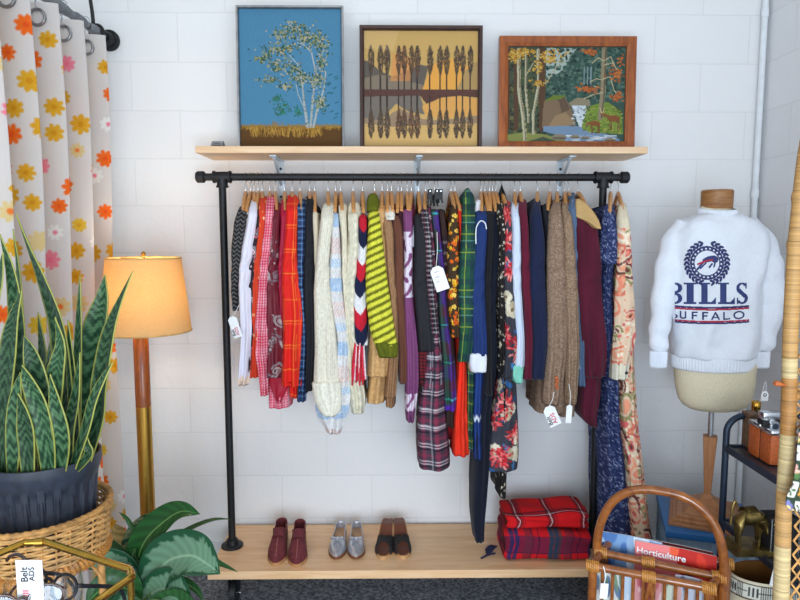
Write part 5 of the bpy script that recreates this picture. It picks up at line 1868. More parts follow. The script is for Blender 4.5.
for i, (pts, wpx, y0, y1, kind, tw_) in enumerate(AGL):
    n_ = len(pts)
    q3 = [P(a, b, y0 + (y1 - y0) * k / (n_ - 1)) for k, (a, b) in enumerate(pts)]
    stem0 = Vector((ax + (i % 5 - 2) * 0.008, YA + (i % 3 - 1) * 0.01, 0.172))
    b0 = q3[0]
    # leaf stalk
    MB().tube(spline([stem0, (stem0 + b0) / 2 + Vector((0, 0, 0.01)), b0, q3[1]], 12), 0.0035, 8).out('stalk', plain('stalk_green_%d' % i, (88, 122, 66), 0.5) if i == 0 else bpy.data.materials['stalk_green_0'], AG)
    blade('leaf', q3[0:1] + q3[1:], wpx * 1.85 / FPX, AG, M['leaf'], ag_paint(kind, i), tw_, n=60, q=25, base=0.18, tipk=0.5, widest=0.42, vee=0.35, thick=0.0012, facing=(0, -0.8, 0.6),
          label={'silver': 'silver-green leaf with dark edges', 'tan': 'dried tan leaf', 'mottled': 'mottled olive leaf'}.get(kind))

# ------------------------------------------------------------------ gold cart with a glass shelf in the near corner
zc = P(131, 574, 1.0).z
LPX = [(0, 553), (24, 543), (45, 542), (129, 571), (132, 577), (96, 602)]
pts = [onz(a, b, zc) for a, b in LPX]
pts[3] = pts[3] + Vector((0, 0.004, 0))
ext = [onz(78, 640, zc), onz(-60, 660, zc), onz(-120, 600, zc)]
loop = pts + ext
dn = []
for i in range(len(loop)):
    a, b = loop[i], loop[(i + 1) % len(loop)]
    k = max(3, int((b - a).length / 0.02))
    dn += [a.lerp(b, j / k) for j in range(k)]
GC = root('gold_tray_cart', (float(np.mean([p.x for p in loop])), float(np.mean([p.y for p in loop])), 0.0), 'gold tube cart with an angular rail round its glass shelf, in the near left corner', 'cart')
m = MB()
V, F = [], []
nn = len(dn)
for i in range(nn):
    p = dn[i]
    T = (dn[(i + 1) % nn] - dn[i - 1]).normalized()
    s_ = T.cross(Vector((0, 0, 1)))
    for j in range(12):
        b = 2 * PI * j / 12
        V.append(p + s_ * 0.0062 * math.cos(b) + Vector((0, 0, 0.0062 * math.sin(b))))
for i in range(nn):
    for j in range(12):
        F.append((i * 12 + j, i * 12 + (j + 1) % 12, ((i + 1) % nn) * 12 + (j + 1) % 12, ((i + 1) % nn) * 12 + j))
m.add(V, F)
m.out('rail', M['gold'], GC)
zg = zc - 0.13
poly = [(p.x, p.y) for p in loop]
m = MB()
nP = len(poly)
m.add([(x, y, z) for z in (zg - 0.006, zg) for x, y in poly], [tuple(range(nP))[::-1], tuple(range(nP, 2 * nP))] + [(i, (i + 1) % nP, nP + (i + 1) % nP, nP + i) for i in range(nP)])
m.out('glass_shelf', M['clear'], GC, smooth=False)
for k in (3, 6, 8):
    p = loop[k]
    MB().cyl((p.x, p.y, zc - 0.004), (p.x, p.y, 0.0), 0.0055, n=12).out('leg', M['gold'], GC)
m = MB()
p, q_2 = pts[1].lerp(pts[2], 0.55), pts[1].lerp(pts[2], 0.95)
m.tube([p, q_2], 0.0078, 12)
m.out('joint_sleeve', M['brass2'], GC)
# card
cc0, cc1 = onz(17, 604, zg), None
Ycd = 1.02
p0, p1 = P(18, 600, Ycd), P(42, 560, Ycd)
cd = root('printed_card', ((p0.x + p1.x) / 2, Ycd, zg), 'small pale blue-white card with sideways lettering standing on the gold cart', 'card')
zt_c = p1.z
MB().box(((p0.x + p1.x) / 2, Ycd, (zt_c + zg) / 2), (p1.x - p0.x, 0.0012, zt_c - zg)).out('card', M['paper'], cd, smooth=False)
B = Matrix.Translation((p0.x + 0.019, Ycd - 0.0012, zt_c - 0.038)) @ Matrix.Rotation(-PI / 2, 4, 'Y') @ Matrix.Rotation(PI / 2, 4, 'X')
text_mesh('Belt', 0.0165, M['ink'], cd, B, bold=0.0001)
B = Matrix.Translation((p0.x + 0.030, Ycd - 0.0012, zt_c - 0.036)) @ Matrix.Rotation(-PI / 2, 4, 'Y') @ Matrix.Rotation(PI / 2, 4, 'X')
text_mesh('ADS', 0.013, M['ink'], cd, B, bold=0.0001)
m = MB()
for k in range(4):
    m.box((p0.x + 0.014, Ycd - 0.001, zt_c - 0.052 - k * 0.003), (0.010, 0.0006, 0.0014))
m.out('pink_lettering', M['redink'], cd)
# glass bowl
gb = onz(46, 625, zg)
BW = root('glass_bowl', (gb.x, gb.y, zg), 'round clear glass bowl holding spectacles on the gold cart', 'bowl')
gr = 0.062
MB().lathe((gb.x, gb.y, zg), [(0.025, 0.001), (0.04, 0.004), (gr * 0.95, 0.03), (gr, 0.06), (gr * 0.96, 0.09), (gr * 0.93, 0.09), (gr * 0.97, 0.06), (gr * 0.92, 0.032), (0.036, 0.008), (0.0001, 0.006)], 48, cap=(True, False)).out('bowl', M['clear'], BW)


def spectacles(c, yaw, tilt, label, mat, s=1.0):
    r = root('eyeglasses', c, label, 'eyeglasses', 'spectacles on the gold cart')
    R = Matrix.Translation(c) @ Matrix.Rotation(yaw, 4, 'Z') @ Matrix.Rotation(tilt, 4, 'X')
    for sd in (-1, 1):
        rim, lens = MB(), MB()
        pts_ = [R @ Vector((sd * 0.034 + 0.026 * s * math.cos(a) * (1 + 0.1 * math.cos(a)), 0, 0.021 * s * math.sin(a) + 0.022)) for a in [2 * PI * i / 28 for i in range(28)]]
        rim.tube(pts_ + [pts_[0], pts_[1]], 0.0026, 8)
        rim.out('rim', mat, r)
        ctr = sum(pts_, Vector()) / 28
        lens.add([ctr] + [tuple(p) for p in pts_], [(0, 1 + i, 1 + (i + 1) % 28) for i in range(28)])
        lens.out('lens', M['clear'], r)
        tp = [R @ Vector(v) for v in ((sd * 0.062, 0, 0.03), (sd * 0.066, 0.01, 0.03), (sd * 0.067, 0.09, 0.028), (sd * 0.063, 0.125, 0.012), (sd * 0.06, 0.14, -0.006))]
        MB().tube(spline(tp, 20), 0.0027, 8, flat=1.4).out('temple', mat, r)
    MB().tube(spline([R @ Vector((-0.010, 0, 0.026)), R @ Vector((0, -0.002, 0.031)), R @ Vector((0.010, 0, 0.026))], 8), 0.0028, 8).out('bridge', mat, r)
    return r


M['tort'] = plain('dark_tortoiseshell', (58, 34, 24), 0.15, var=0.6, scale=60, coat=0.6)
a_ = onz(22, 618, zg + 0.05)
spectacles((a_.x, a_.y, zg + 0.052), 0.5, -0.2, 'dark-rimmed spectacles lying in front of the printed card', M['tort'])
a_ = onz(58, 612, zg + 0.07)
spectacles((gb.x + 0.01, gb.y - 0.02, zg + 0.062), -0.35, -0.5, 'black and silver spectacles resting in the glass bowl', M['rail'])
a_ = onz(2, 600, zg + 0.05)
spectacles((a_.x, a_.y, zg + 0.03), 0.9, 0.2, 'brown spectacles lying at the left edge of the gold cart', M['tort'])

# ------------------------------------------------------------------ shoes on the platform
def shoe(name, label, group, toe, length, width, kind, mats, yaw=0.0):
    """toe: world point under the tip of the toe; the toe looks at the viewer"""
    r = root(name, (toe[0], toe[1] + length / 2, ZP), label, 'shoe', group)
    R = Matrix.Translation(toe) @ Matrix.Rotation(yaw, 4, 'Z')
    X = lambda x, y, z: R @ Vector((x, y, z))
    n, q = 40, 26
    heel = {'loafer': 0.022, 'flat': 0.012, 'mule': 0.055}[kind]
    def outline(s):      # s 0 toe .. 1 heel ; half width
        if s < 0.3:
            return width / 2 * math.sin(min(1, s / 0.3 + 0.02) * PI / 2) ** 0.62
        k = (s - 0.3) / 0.7
        return width / 2 * (1 - 0.36 * math.sin(k * PI / 2)) * (1 if k < 0.88 else math.sqrt(max(0.0, 1 - ((k - 0.88) / 0.121) ** 2)) * 0.97 + 0.03)
    def lift(s):         # height of the sole's top above the board
        return 0.012 + heel * (0.5 - 0.5 * math.cos(PI * min(1, max(0, (s - 0.28) / 0.5))))
    # sole
    V, F = [], []
    for i in range(n):
        s = i / (n - 1)
        w_ = outline(s) + 0.002
        zt2 = lift(s)
        zb2 = 0.0 if (kind == 'mule' or s < 0.36 or s > 0.68) else min(0.7 * (zt2 - 0.008), (zt2 - 0.01))
        if kind == 'flat' and s < 0.2:
            zb2 = 0.003 * (1 - s / 0.2)
        zb2 = max(0, zb2)
        y = s * length
        V += [X(-w_, y, zb2), X(w_, y, zb2), X(w_, y, zt2), X(-w_, y, zt2)]
    for i in range(n - 1):
        for j in range(4):
            F.append((i * 4 + j, i * 4 + (j + 1) % 4, (i + 1) * 4 + (j + 1) % 4, (i + 1) * 4 + j))
    F += [(3, 2, 1, 0), tuple((n - 1) * 4 + j for j in range(4))]
    MB().add(V, F).out('sole', mats[1], r)
    # insole
    V, F = [], []
    for i in range(n):
        s = 0.03 + 0.95 * i / (n - 1)
        for j in range(7):
            e_ = -1 + j / 3
            V.append(X(e_ * outline(s) * 0.93, s * length, lift(s) + 0.0015 + 0.002 * e_ * e_))
    MB().add(V, [(i * 7 + j, i * 7 + j + 1, (i + 1) * 7 + j + 1, (i + 1) * 7 + j) for i in range(n - 1) for j in range(6)]).out('insole', mats[2], r)
    if kind in ('loafer', 'flat'):
        V, F = [], []
        def hgt(s):
            top = 0.040 if kind == 'flat' else 0.056
            if s < 0.42:
                return 0.016 + (top - 0.016) * math.sin(min(1, s / 0.42) * PI / 2) ** 0.8
            return top + (0.008 if kind == 'flat' else 0.014) * (s - 0.42)
        for i in range(n):
            s = 0.004 + 0.992 * i / (n - 1)
            for j in range(q):
                a = PI * j / (q - 1)
                ca = math.cos(a)
                x = -math.copysign(abs(ca) ** 0.8, ca) * outline(s) * (1 + 0.04 * math.sin(a))
                z = lift(s) - 0.003 + hgt(s) * math.sin(a) ** (0.75)
                V.append((x, s * length, z))
        throat = 0.34 if kind == 'flat' else 0.50
        for i in range(n - 1):
            s = (i + 0.5) / (n - 1)
            for j in range(q - 1):
                a = PI * (j + 0.5) / (q - 1)
                half = 0.0
                if s > throat:
                    k = min(1, (s - throat) / 0.09)
                    half = (0.36 if kind == 'flat' else 0.30) * PI * math.sqrt(k)
                    if s > 0.93:
                        half *= 1.0
                if abs(a - PI / 2) < half:
                    continue
                F.append((i * q + j, i * q + j + 1, (i + 1) * q + j + 1, (i + 1) * q + j))
        F.append(tuple(range(q)))
        o = MB().add([X(*v) for v in V], F).out('upper', mats[0], r)
        md = o.modifiers.new('t', 'SOLIDIFY')
        md.thickness = 0.0028
        md.offset = -1
        zt3 = lambda s: lift(s) - 0.003 + hgt(s)
        # back of the heel
        V, F = [], []
        for j in range(17):
            a = -PI / 2 + PI * j / 16
            for k in range(5):
                V.append(X(outline(0.90) * math.sin(a), length * 0.90 + length * 0.10 * math.cos(a), lift(1) - 0.002 + (0.034 if kind == 'flat' else 0.050) * k / 4 * (0.86 + 0.14 * math.cos(a))))
        for j in range(16):
            for k in range(4):
                F.append((j * 5 + k, j * 5 + k + 1, (j + 1) * 5 + k + 1, (j + 1) * 5 + k))
        o = MB().add(V, F).out('heel_counter', mats[0], r)
        md = o.modifiers.new('t', 'SOLIDIFY')
        md.thickness = 0.003
    if kind == 'loafer':
        # tongue, eyelet flap and seam
        m = MB().tube(spline([X(0, length * s, zt3(s) + 0.0012) for s in (0.04, 0.15, 0.28, 0.40)], 16), 0.0012, 6)
        m.out('front_seam', M['stitch'], r)
        V, F = [], []
        for i in range(9):
            s = 0.40 + 0.16 * i / 8
            for j in range(9):
                e_ = -1 + j / 4
                V.append(X(e_ * 0.020 * (1 + 0.25 * i / 8), s * length, zt3(0.44) + 0.006 + 0.016 * i / 8 - 0.006 * e_ * e_))
        o = MB().add(V, [(i * 9 + j, i * 9 + j + 1, (i + 1) * 9 + j + 1, (i + 1) * 9 + j) for i in range(8) for j in range(8)]).out('tongue', mats[0], r)
        o.modifiers.new('t', 'SOLIDIFY').thickness = 0.003
        MB().tube(spline([X(-0.026, length * 0.44, zt3(.44) - 0.008), X(0, length * 0.42, zt3(0.42) + 0.008), X(0.026, length * 0.44, zt3(.44) - 0.008)], 12), 0.0022, 8).out('lace', mats[0], r)
    if kind == 'flat':
        zb_ = zt3(0.30) + 0.008
        for s in (-1, 1):
            pts_ = [X(s * 0.002, length * 0.29, zb_), X(s * 0.016, length * 0.26, zb_ + 0.008), X(s * 0.024, length * 0.28, zb_ + 0.002), X(s * 0.016, length * 0.31, zb_ + 0.002), X(s * 0.002, length * 0.30, zb_)]
            MB().tube(spline(pts_, 18), 0.0042, 8).out('bow_loop', mats[0], r)
            MB().tube(spline([X(0, length * .29, zb_), X(s * 0.01, length * .22, zb_ - 0.004), X(s * 0.018, length * .17, zb_ - 0.012)], 10), 0.0024, 8).out('bow_tail', mats[0], r)
        MB().ball(X(0, length * 0.29, zb_ + 0.003), 0.0055, 8).out('bow_knot', mats[0], r)
    if kind == 'mule':
        for (sa, sb) in ((0.16, 0.42), (0.42, 0.18)):
            V, F = [], []
            for j in range(21):
                a = PI * j / 20
                t = j / 20
                sc_ = sa + (sb - sa) * t
                for k in range(5):
                    s = sc_ - 0.075 + 0.15 * k / 4
                    V.append(X(-math.cos(a) * (outline(s) + 0.003), s * length, lift(s) - 0.006 + 0.046 * math.sin(a) ** 0.8 + (0.0015 if sa < sb else 0)))
            for j in range(20):
                for k in range(4):
                    F.append((j * 5 + k, j * 5 + k + 1, (j + 1) * 5 + k + 1, (j + 1) * 5 + k))
            o = MB().add(V, F).out('strap', mats[0], r)
            o.modifiers.new('t', 'SOLIDIFY').thickness = 0.003
    return r


M['maroonsuede'] = plain('maroon_suede', (104, 40, 46), 0.85, var=0.12, scale=60, bump=0.3)
M['gumsole'] = plain('crepe_sole', (176, 128, 84), 0.7)
M['darkinsole'] = plain('dark_insole', (54, 34, 32), 0.7)
M['silverleather'] = plain('silver_leather', (190, 192, 200), 0.34, 0.65, var=0.08, scale=80, bump=0.4)
M['taninsole'] = plain('tan_insole', (190, 148, 112), 0.6)
M['brownheel'] = plain('stacked_heel', (112, 66, 40), 0.5)
M['blacksuede'] = plain('black_suede', (30, 27, 28), 0.85)
M['browninsole'] = plain('brown_insole', (112, 62, 42), 0.5)
M['corksole'] = plain('pale_wedge', (186, 142, 98), 0.6)
M['stitch'] = plain('pale_stitching', (166, 104, 98), 0.8)
def toe_at(px, py):
    p = onz(px, py, ZP)
    return Vector((p.x, p.y, ZP))
shoe('suede_shoe', 'maroon suede lace-up shoe, left one of its pair, beside the left rack post', 'maroon suede pair', toe_at(275.5, 566), 0.245, 0.074, 'loafer', (M['maroonsuede'], M['gumsole'], M['darkinsole']), 0.06)
shoe('suede_shoe', 'maroon suede lace-up shoe, right one of its pair, nearest the silver pair', 'maroon suede pair', toe_at(296.5, 567.5), 0.245, 0.074, 'loafer', (M['maroonsuede'], M['gumsole'], M['darkinsole']), 0.08)
shoe('ballet_flat', 'silver leather flat with a bow, left one of the pair', 'silver flats with bows', toe_at(336, 560), 0.225, 0.068, 'flat', (M['silverleather'], M['brownheel'], M['taninsole']), -0.01)
shoe('ballet_flat', 'silver leather flat with a bow, right one of the pair', 'silver flats with bows', toe_at(356, 560), 0.225, 0.068, 'flat', (M['silverleather'], M['brownheel'], M['taninsole']), 0.04)
shoe('wedge_mule', 'black crossed-strap open mule on a pale wedge, left one of the pair', 'black strappy mules', toe_at(382.5, 559.5), 0.22, 0.070, 'mule', (M['blacksuede'], M['corksole'], M['browninsole']), -0.10)
shoe('wedge_mule', 'black crossed-strap open mule on a pale wedge, right one of the pair', 'black strappy mules', toe_at(403.5, 559), 0.22, 0.070, 'mule', (M['blacksuede'], M['corksole'], M['browninsole']), 0.08)

# ------------------------------------------------------------------ folded tartan blankets
def blanket(label, x0, x1, y0, y1, z0, z1, pat, seed, layers=3):
    r = root('folded_blanket', ((x0 + x1) / 2, (y0 + y1) / 2, z0), label, 'blanket', 'folded tartan blankets')
    n, q = 110, 130
    hz, hy_ = (z1 - z0) / 2, (y1 - y0) / 2
    V, UU_, VV_ = [], [], []
    rs = random.Random(seed)
    ph = [rs.uniform(0, 6) for _ in range(6)]
    for i in range(n):
        t = i / (n - 1)
        x = x0 + (x1 - x0) * t
        endk = 1 - 0.16 * max(0, (abs(t - 0.5) - 0.46) / 0.04) ** 2
        zadd = 0.007 * math.sin(t * 5 + ph[0]) + 0.004 * math.sin(t * 12 + ph[1])
        for j in range(q):
            a = 2 * PI * j / q - PI
            c_, s_ = math.cos(a), math.sin(a)
            y = -math.copysign(abs(c_) ** 0.42, c_)
            z = math.copysign(abs(s_) ** 0.55, s_)
            bulge = 0.05 * abs(math.sin(PI * (z + 1) / 2 * layers)) * (1 if y < -0.5 else 0.3)
            X_ = x + 0.004 * math.sin(z * 4 + ph[2]) * (1 if t > .5 else -1) * abs(t - 0.5) * 2 - 0.015 * (1 if t > .9 else 0) * max(0, z) * 0
            Yv = (y0 + y1) / 2 + hy_ * (y * endk) * (0.96 + bulge * 0.5) + 0.005 * math.sin(t * 8 + z * 3 + ph[3])
            Zv = z0 + hz + hz * z * endk + (zadd if z > 0 else 0) * abs(z) + 0.003 * math.sin(y * 5 + t * 9) * (z > 0.3)
            V.append((X_, Yv, max(z0, Zv)))
            UU_.append(x - x0 + 0.004 * math.sin(z * 3 + ph[4]))
            VV_.append((a + PI) / (2 * PI) * (2 * hy_ + 2 * hz) * 1.7)
    F = grid_faces(n, q, wrap=True)
    V = np.array(V)
    caps = []
    idx = []
    base = len(V)
    c1 = V[:q].mean(0) - (0.004, 0, 0)
    c2 = V[-q:].mean(0) + (0.004, 0, 0)
    V = np.concatenate([V, [c1], [c2]])
    F = [tuple(f) for f in F] + [(j, (j + 1) % q, base) for j in range(q)] + [((n - 1) * q + (j + 1) % q, (n - 1) * q + j, base + 1) for j in range(q)]
    UU_ = np.array(UU_ + [0, x1 - x0]); VV_ = np.array(VV_ + [0.05, 0.05])
    o = link_mesh('folded_cloth', V, F, FAB['wool'], r, dye=pat(UU_, VV_))
    return r


yb0 = onz(540, 566, ZP).y + 0.015
bx0, bx1 = P(506, 550, yb0).x, P(592, 550, yb0).x
z_mid, z_top = P(540, 529, yb0 + 0.03).z, P(540, 511, yb0 + 0.05).z
red, nvy, grn = (206, 22, 32), (30, 44, 96), (28, 84, 70)
lowp = plaid(red, [('u', 0.155, 0.030, 0.036, nvy, 0.80), ('v', 0.150, 0.012, 0.062, (44, 30, 80), 0.5), ('u', 0.155, 0.100, 0.006, (90, 18, 44), 0.85), ('u', 0.155, 0.125, 0.004, (30, 20, 50), 0.8),
                   ('u', 0.155, 0.030, 0.004, red, 0.8), ('v', 0.15, 0.04, 0.005, red, 0.6), ('v', 0.075, 0.050, 0.004, (60, 20, 60), 0.85), ('u', 0.31, 0.19, 0.05, grn, 0.45), ('u', 0.155, 0.085, 0.03, (90, 44, 60), 0.5)])
topp = plaid((214, 20, 26), [('u', 0.125, 0.045, 0.028, (84, 22, 34), 0.6), ('v', 0.125, 0.03, 0.028, (84, 22, 34), 0.55), ('u', 0.125, 0.045, 0.0035, (232, 224, 224), 0.8), ('v', 0.125, 0.03, 0.0032, (224, 216, 220), 0.75), ('v', 0.125, 0.05, 0.004, (40, 16, 40), 0.8), ('u', 0.125, 0.066, 0.003, (40, 16, 40), 0.6)])
blanket('red tartan blanket with navy and green squares, the lower of the two folded ones', bx0, bx1, yb0, yb0 + 0.215, ZP, z_mid, lowp, 1, 2)
blanket('bright red tartan blanket with white lines, folded on top of the navy-squared one', bx0 + 0.006, bx1 - 0.008, yb0 + 0.015, yb0 + 0.205, z_mid, z_top, topp, 5, 2)
p = onz(492, 552, ZP)
sc = root('dark_tassel', (p.x, p.y, ZP), 'small dark navy tassel lying on the platform left of the tartan blankets', 'tassel')
m = MB()
rs = random.Random(9)
for k in range(16):
    a = rs.uniform(-0.9, 0.9)
    m.tube(spline([(p.x + 0.02, p.y + 0.01, ZP + 0.018), (p.x + 0.002 + rs.uniform(-.01, .01), p.y + 0.02 * a, ZP + 0.02), (p.x - 0.022 + rs.uniform(-.006, .006), p.y + 0.035 * a - 0.01, ZP + 0.004)], 7), 0.003, 6)
m.out('threads', M['yarnnavy'] if 'yarnnavy' in M else M.setdefault('yarnnavy', plain('navy_yarn', (34, 34, 66), 0.95)), sc)
q_1 = onz(481, 559, ZP)
MB().tube(spline([(p.x + 0.01, p.y - 0.02, ZP + 0.005), (p.x - 0.02, p.y - 0.03, ZP + 0.004), (q_1.x, q_1.y, ZP + 0.003)], 10), 0.0035, 8).out('cord', M['yarnnavy'], sc)

# ------------------------------------------------------------------ dress form, sweatshirt
YM = 2.30
MX = P(716, 300, YM).x
k_ = YM / FPX
DF = root('dress_form', (MX, YM, 0.0), 'cream cloth dress form with a wooden neck block on a tapered wooden stand', 'dress form')
base_z = P(711, 531, 2.19).z
form_rows = [(201, 13, .9), (208, 14.5, .9), (216, 16, .85), (224, 27, .62), (236, 39, .55), (256, 45, .6), (280, 43, .66), (310, 36, .7), (340, 37, .7), (362, 41, .68), (385, 39.5, .68), (398, 36.5, .68), (404, 33, .68), (408, 26, .68)]
V, F = [], []
q = 48
# smooth rows
ys = np.linspace(201, 408, 60)
hw_ = np.interp(ys, [r[0] for r in form_rows], [r[1] for r in form_rows])
dr = np.interp(ys, [r[0] for r in form_rows], [r[2] for r in form_rows])
for y, w_, d_ in zip(ys, hw_, dr):
    c_ = P(716 - 1.5 * (y - 201) / 200, y, YM)
    for j in range(q):
        a = 2 * PI * j / q
        V.append((c_.x + w_ * k_ * math.cos(a), YM + w_ * k_ * d_ * math.sin(a), c_.z))
for i in range(len(ys) - 1):
    for j in range(q):
        F.append((i * q + j, i * q + (j + 1) % q, (i + 1) * q + (j + 1) % q, (i + 1) * q + j))
F += [tuple(range(q)), tuple((len(ys) - 1) * q + j for j in range(q))[::-1]]
MB().add(V, F).out('torso', M['muslin'], DF)
cz0, cz1 = P(717, 209, YM).z, P(717, 190, YM).z
cx_ = P(717, 198, YM).x
MB().lathe((cx_, YM, cz0), [(0.0001, 0.0), (0.050, 0.0), (0.053, 0.004), (0.054, (cz1 - cz0) - 0.004), (0.050, cz1 - cz0), (0.0001, cz1 - cz0 + 0.001)], 40).out('neck_block', M['capwood'], DF)
pxm = P(711, 420, YM)
MB().cyl((pxm.x, YM, P(711, 404, YM).z), (pxm.x, YM, P(711, 440, YM).z), 0.010, n=20).out('steel_rod', M['chrome'], DF)
z_a, z_b, z_c = P(711, 436, YM).z, P(711, 494, YM).z, P(711, 508, YM).z
def sqloft(rows, cx, cy, bev=0.12, rot=-0.44):
    ct, sn = math.cos(rot), math.sin(rot)
    V, F = [], []
    for (z, h) in rows:
        b = h * bev
        ring = [(h, h - b), (h - b, h), (-h + b, h), (-h, h - b), (-h, -h + b), (-h + b, -h), (h - b, -h), (h, -h + b)]
        V += [(cx + x * ct - y * sn, cy + x * sn + y * ct, z) for x, y in ring]
    for i in range(len(rows) - 1):
        for j in range(8):
            F.append((i * 8 + j, i * 8 + (j + 1) % 8, (i + 1) * 8 + (j + 1) % 8, (i + 1) * 8 + j))
    F += [tuple(range(8)), tuple((len(rows) - 1) * 8 + j for j in range(8))[::-1]]
    return MB().add(V, F)
st_h = max(0.012, (z_c - base_z) / 3)
sqloft([(z_a + 0.001, 0.022), (z_a, 0.024), (z_b, 0.0115)], pxm.x, YM).out('tapered_post', M['blockwood'], DF, smooth=False)
sqloft([(z_b + 0.004, 0.0115), (z_b - 0.01, 0.022), (z_c + 0.004, 0.080), (z_c, 0.082)], pxm.x, YM, 0.04).out('pyramid_block', M['blockwood'], DF, smooth=False)
for k in range(3):
    h = 0.104 + 0.012 * k
    z1_ = z_c - st_h * k
    sqloft([(z1_, h - 0.003), (z1_ - 0.003, h), (z1_ - st_h + 0.0005, h)], pxm.x, YM, 0.03).out('base_step', M['blockwood'], DF, smooth=False)
base_bottom = z_c - 3 * st_h

# sweatshirt: torso and sleeves grown together, then printed
def bake(o, mods):
    for k, (t, kw) in enumerate(mods):
        md = o.modifiers.new('m%d' % k, t)
        for a, b in kw.items():
            setattr(md, a, b)
    bpy.context.view_layer.update()
    me = bpy.data.meshes.new_from_object(o.evaluated_get(bpy.context.evaluated_depsgraph_get()))
    o.modifiers.clear()
    o.data = me
    me.polygons.foreach_set('use_smooth', np.ones(len(me.polygons), dtype=bool))
    return o


SW = root('sweatshirt', (MX, YM, P(716, 367, YM).z), 'white sweatshirt with a navy and red college print on the dress form', 'sweatshirt')
rows = [(213, 701, 734, .060), (216, 693, 743, .070), (219.5, 685, 752, .080), (222, 680, 757, .088), (230, 673, 763, .098), (242, 670, 765, .106), (262, 671, 762, .112), (290, 672, 758, .115), (320, 672, 756, .115), (345, 672.5, 755, .114), (356, 673, 753, .110)]
ys = np.linspace(213, 356, 60)
L_ = np.interp(ys, [r[0] for r in rows], [r[1] for r in rows])
R2 = np.interp(ys, [r[0] for r in rows], [r[2] for r in rows])
D_ = np.interp(ys, [r[0] for r in rows], [r[3] for r in rows])
m = MB()
V, F = [], []
q = 64
for i, y in enumerate(ys):
    a0, b0 = P(L_[i], y, YM), P(R2[i], y, YM)
    cx, hw = (a0.x + b0.x) / 2, (b0.x - a0.x) / 2
    for j in range(q):
        a = 2 * PI * j / q
        ca, sa = math.cos(a), math.sin(a)
        ex = 0.75
        xx = hw * math.copysign(abs(ca) ** ex, ca)
        fold = 0.006 * math.sin(ca * 9 + i * 0.10) * min(1, i / 20) * (1 if sa < 0 else .4) + 0.005 * math.sin(i * 0.22 + ca * 5) * min(1, i / 14)
        yy = YM + D_[i] * math.copysign(abs(sa) ** 0.85, sa) - fold
        V.append((cx + xx, yy, a0.z))
for i in range(len(ys) - 1):
    for j in range(q):
        F.append((i * q + j, i * q + (j + 1) % q, (i + 1) * q + (j + 1) % q, (i + 1) * q + j))
F += [tuple(range(q)), tuple((len(ys) - 1) * q + j for j in range(q))[::-1]]
m.add(V, F)
def sleeve_tube(pts, radii, flat):
    path = spline(pts, 40)
    rr_ = np.interp(np.linspace(0, 1, 40), np.linspace(0, 1, len(radii)), radii)
    rr_ = [r + 0.0035 * math.sin(i * 0.9 + 1) * (0.4 + i / 40) for i, r in enumerate(rr_)]
    path, T, U = frames(path)
    V, F = [], []
    for i in range(40):
        for j in range(28):
            a = 2 * PI * j / 28
            sd = T[i].cross(Vector((0, 1, 0))).normalized()
            dp = sd.cross(T[i]).normalized()
            V.append(path[i] + sd * (rr_[i] * math.cos(a)) + dp * (rr_[i] * flat * math.sin(a)))
    for i in range(39):
        for j in range(28):
            F.append((i * 28 + j, i * 28 + (j + 1) % 28, (i + 1) * 28 + (j + 1) % 28, (i + 1) * 28 + j))
    F += [tuple(range(28)), tuple(39 * 28 + j for j in range(28))[::-1]]
    return V, F
SLL = [P(689, 228, YM), P(676, 244, YM), P(667, 275, YM - 0.01), P(662, 310, YM - 0.02), P(659, 335, YM - 0.025), P(658.5, 352, YM - 0.03)]
SLR = [P(744, 226, YM), P(759, 244, YM), P(769, 275, YM - 0.01), P(771, 300, YM - 0.02), P(767, 330, YM - 0.03), P(761, 352, YM - 0.03)]
v, f = sleeve_tube(SLL, [0.055, 0.050, 0.047, 0.042, 0.036, 0.031], 0.85)
m.add(v, f)
v, f = sleeve_tube(SLR, [0.055, 0.056, 0.056, 0.050, 0.042, 0.034], 0.85)
m.add(v, f)
M['fleece'] = plain('white_fleece', (228, 232, 240), 0.9, var=0.02, scale=240, bump=0.35, dist=0.001)
sw = m.out('body', M['fleece'], SW)
tx = bpy.data.textures.new('cloth_folds', 'CLOUDS')
tx.noise_scale = 0.085
bake(sw, [('REMESH', dict(mode='VOXEL', voxel_size=0.0065)), ('SMOOTH', dict(factor=0.6, iterations=8)),
          ('DISPLACE', dict(texture=tx, strength=0.019, mid_level=0.5, texture_coords='LOCAL')), ('SMOOTH', dict(factor=0.5, iterations=3))])
# ribs: neck, hem and cuffs
def ribbed(name, path_c, rx, ry, z0, z1, tilt=0.0, n=160, label=None, flare=0.0, cx=0, cy=0, depth=0.0012):
    V, F = [], []
    L = 8
    for i in range(L + 1):
        t = i / L
        for j in range(n):
            a = 2 * PI * j / n
            k = 1 + 0.02 * math.sin(PI * t) + flare * t
            rib_ = depth * (1 if j % 2 else -1)
            V.append((cx + (rx * k + rib_) * math.cos(a), cy + (ry * k + rib_) * math.sin(a), z0 + (z1 - z0) * t + tilt * math.sin(a)))
    for i in range(L):
        for j in range(n):
            F.append((i * n + j, i * n + (j + 1) % n, (i + 1) * n + (j + 1) % n, (i + 1) * n + j))
    o = MB().add(V, F).out(name, M['fleece'], SW)
    o.modifiers.new('t', 'SOLIDIFY').thickness = 0.004
    return o
hl, hr_ = P(674, 360, YM), P(752, 360, YM)
ribbed('hem_band', None, (hr_.x - hl.x) / 2, 0.104, P(713, 367.5, YM).z, P(713, 354, YM).z, cx=(hl.x + hr_.x) / 2, cy=YM, flare=0.03)
nc = P(717.5, 210, YM)
ribbed('neck_band', None, 0.065, 0.070, nc.z - 0.022, nc.z + 0.007, tilt=0.010, cx=nc.x, cy=YM, flare=-0.10, n=110)
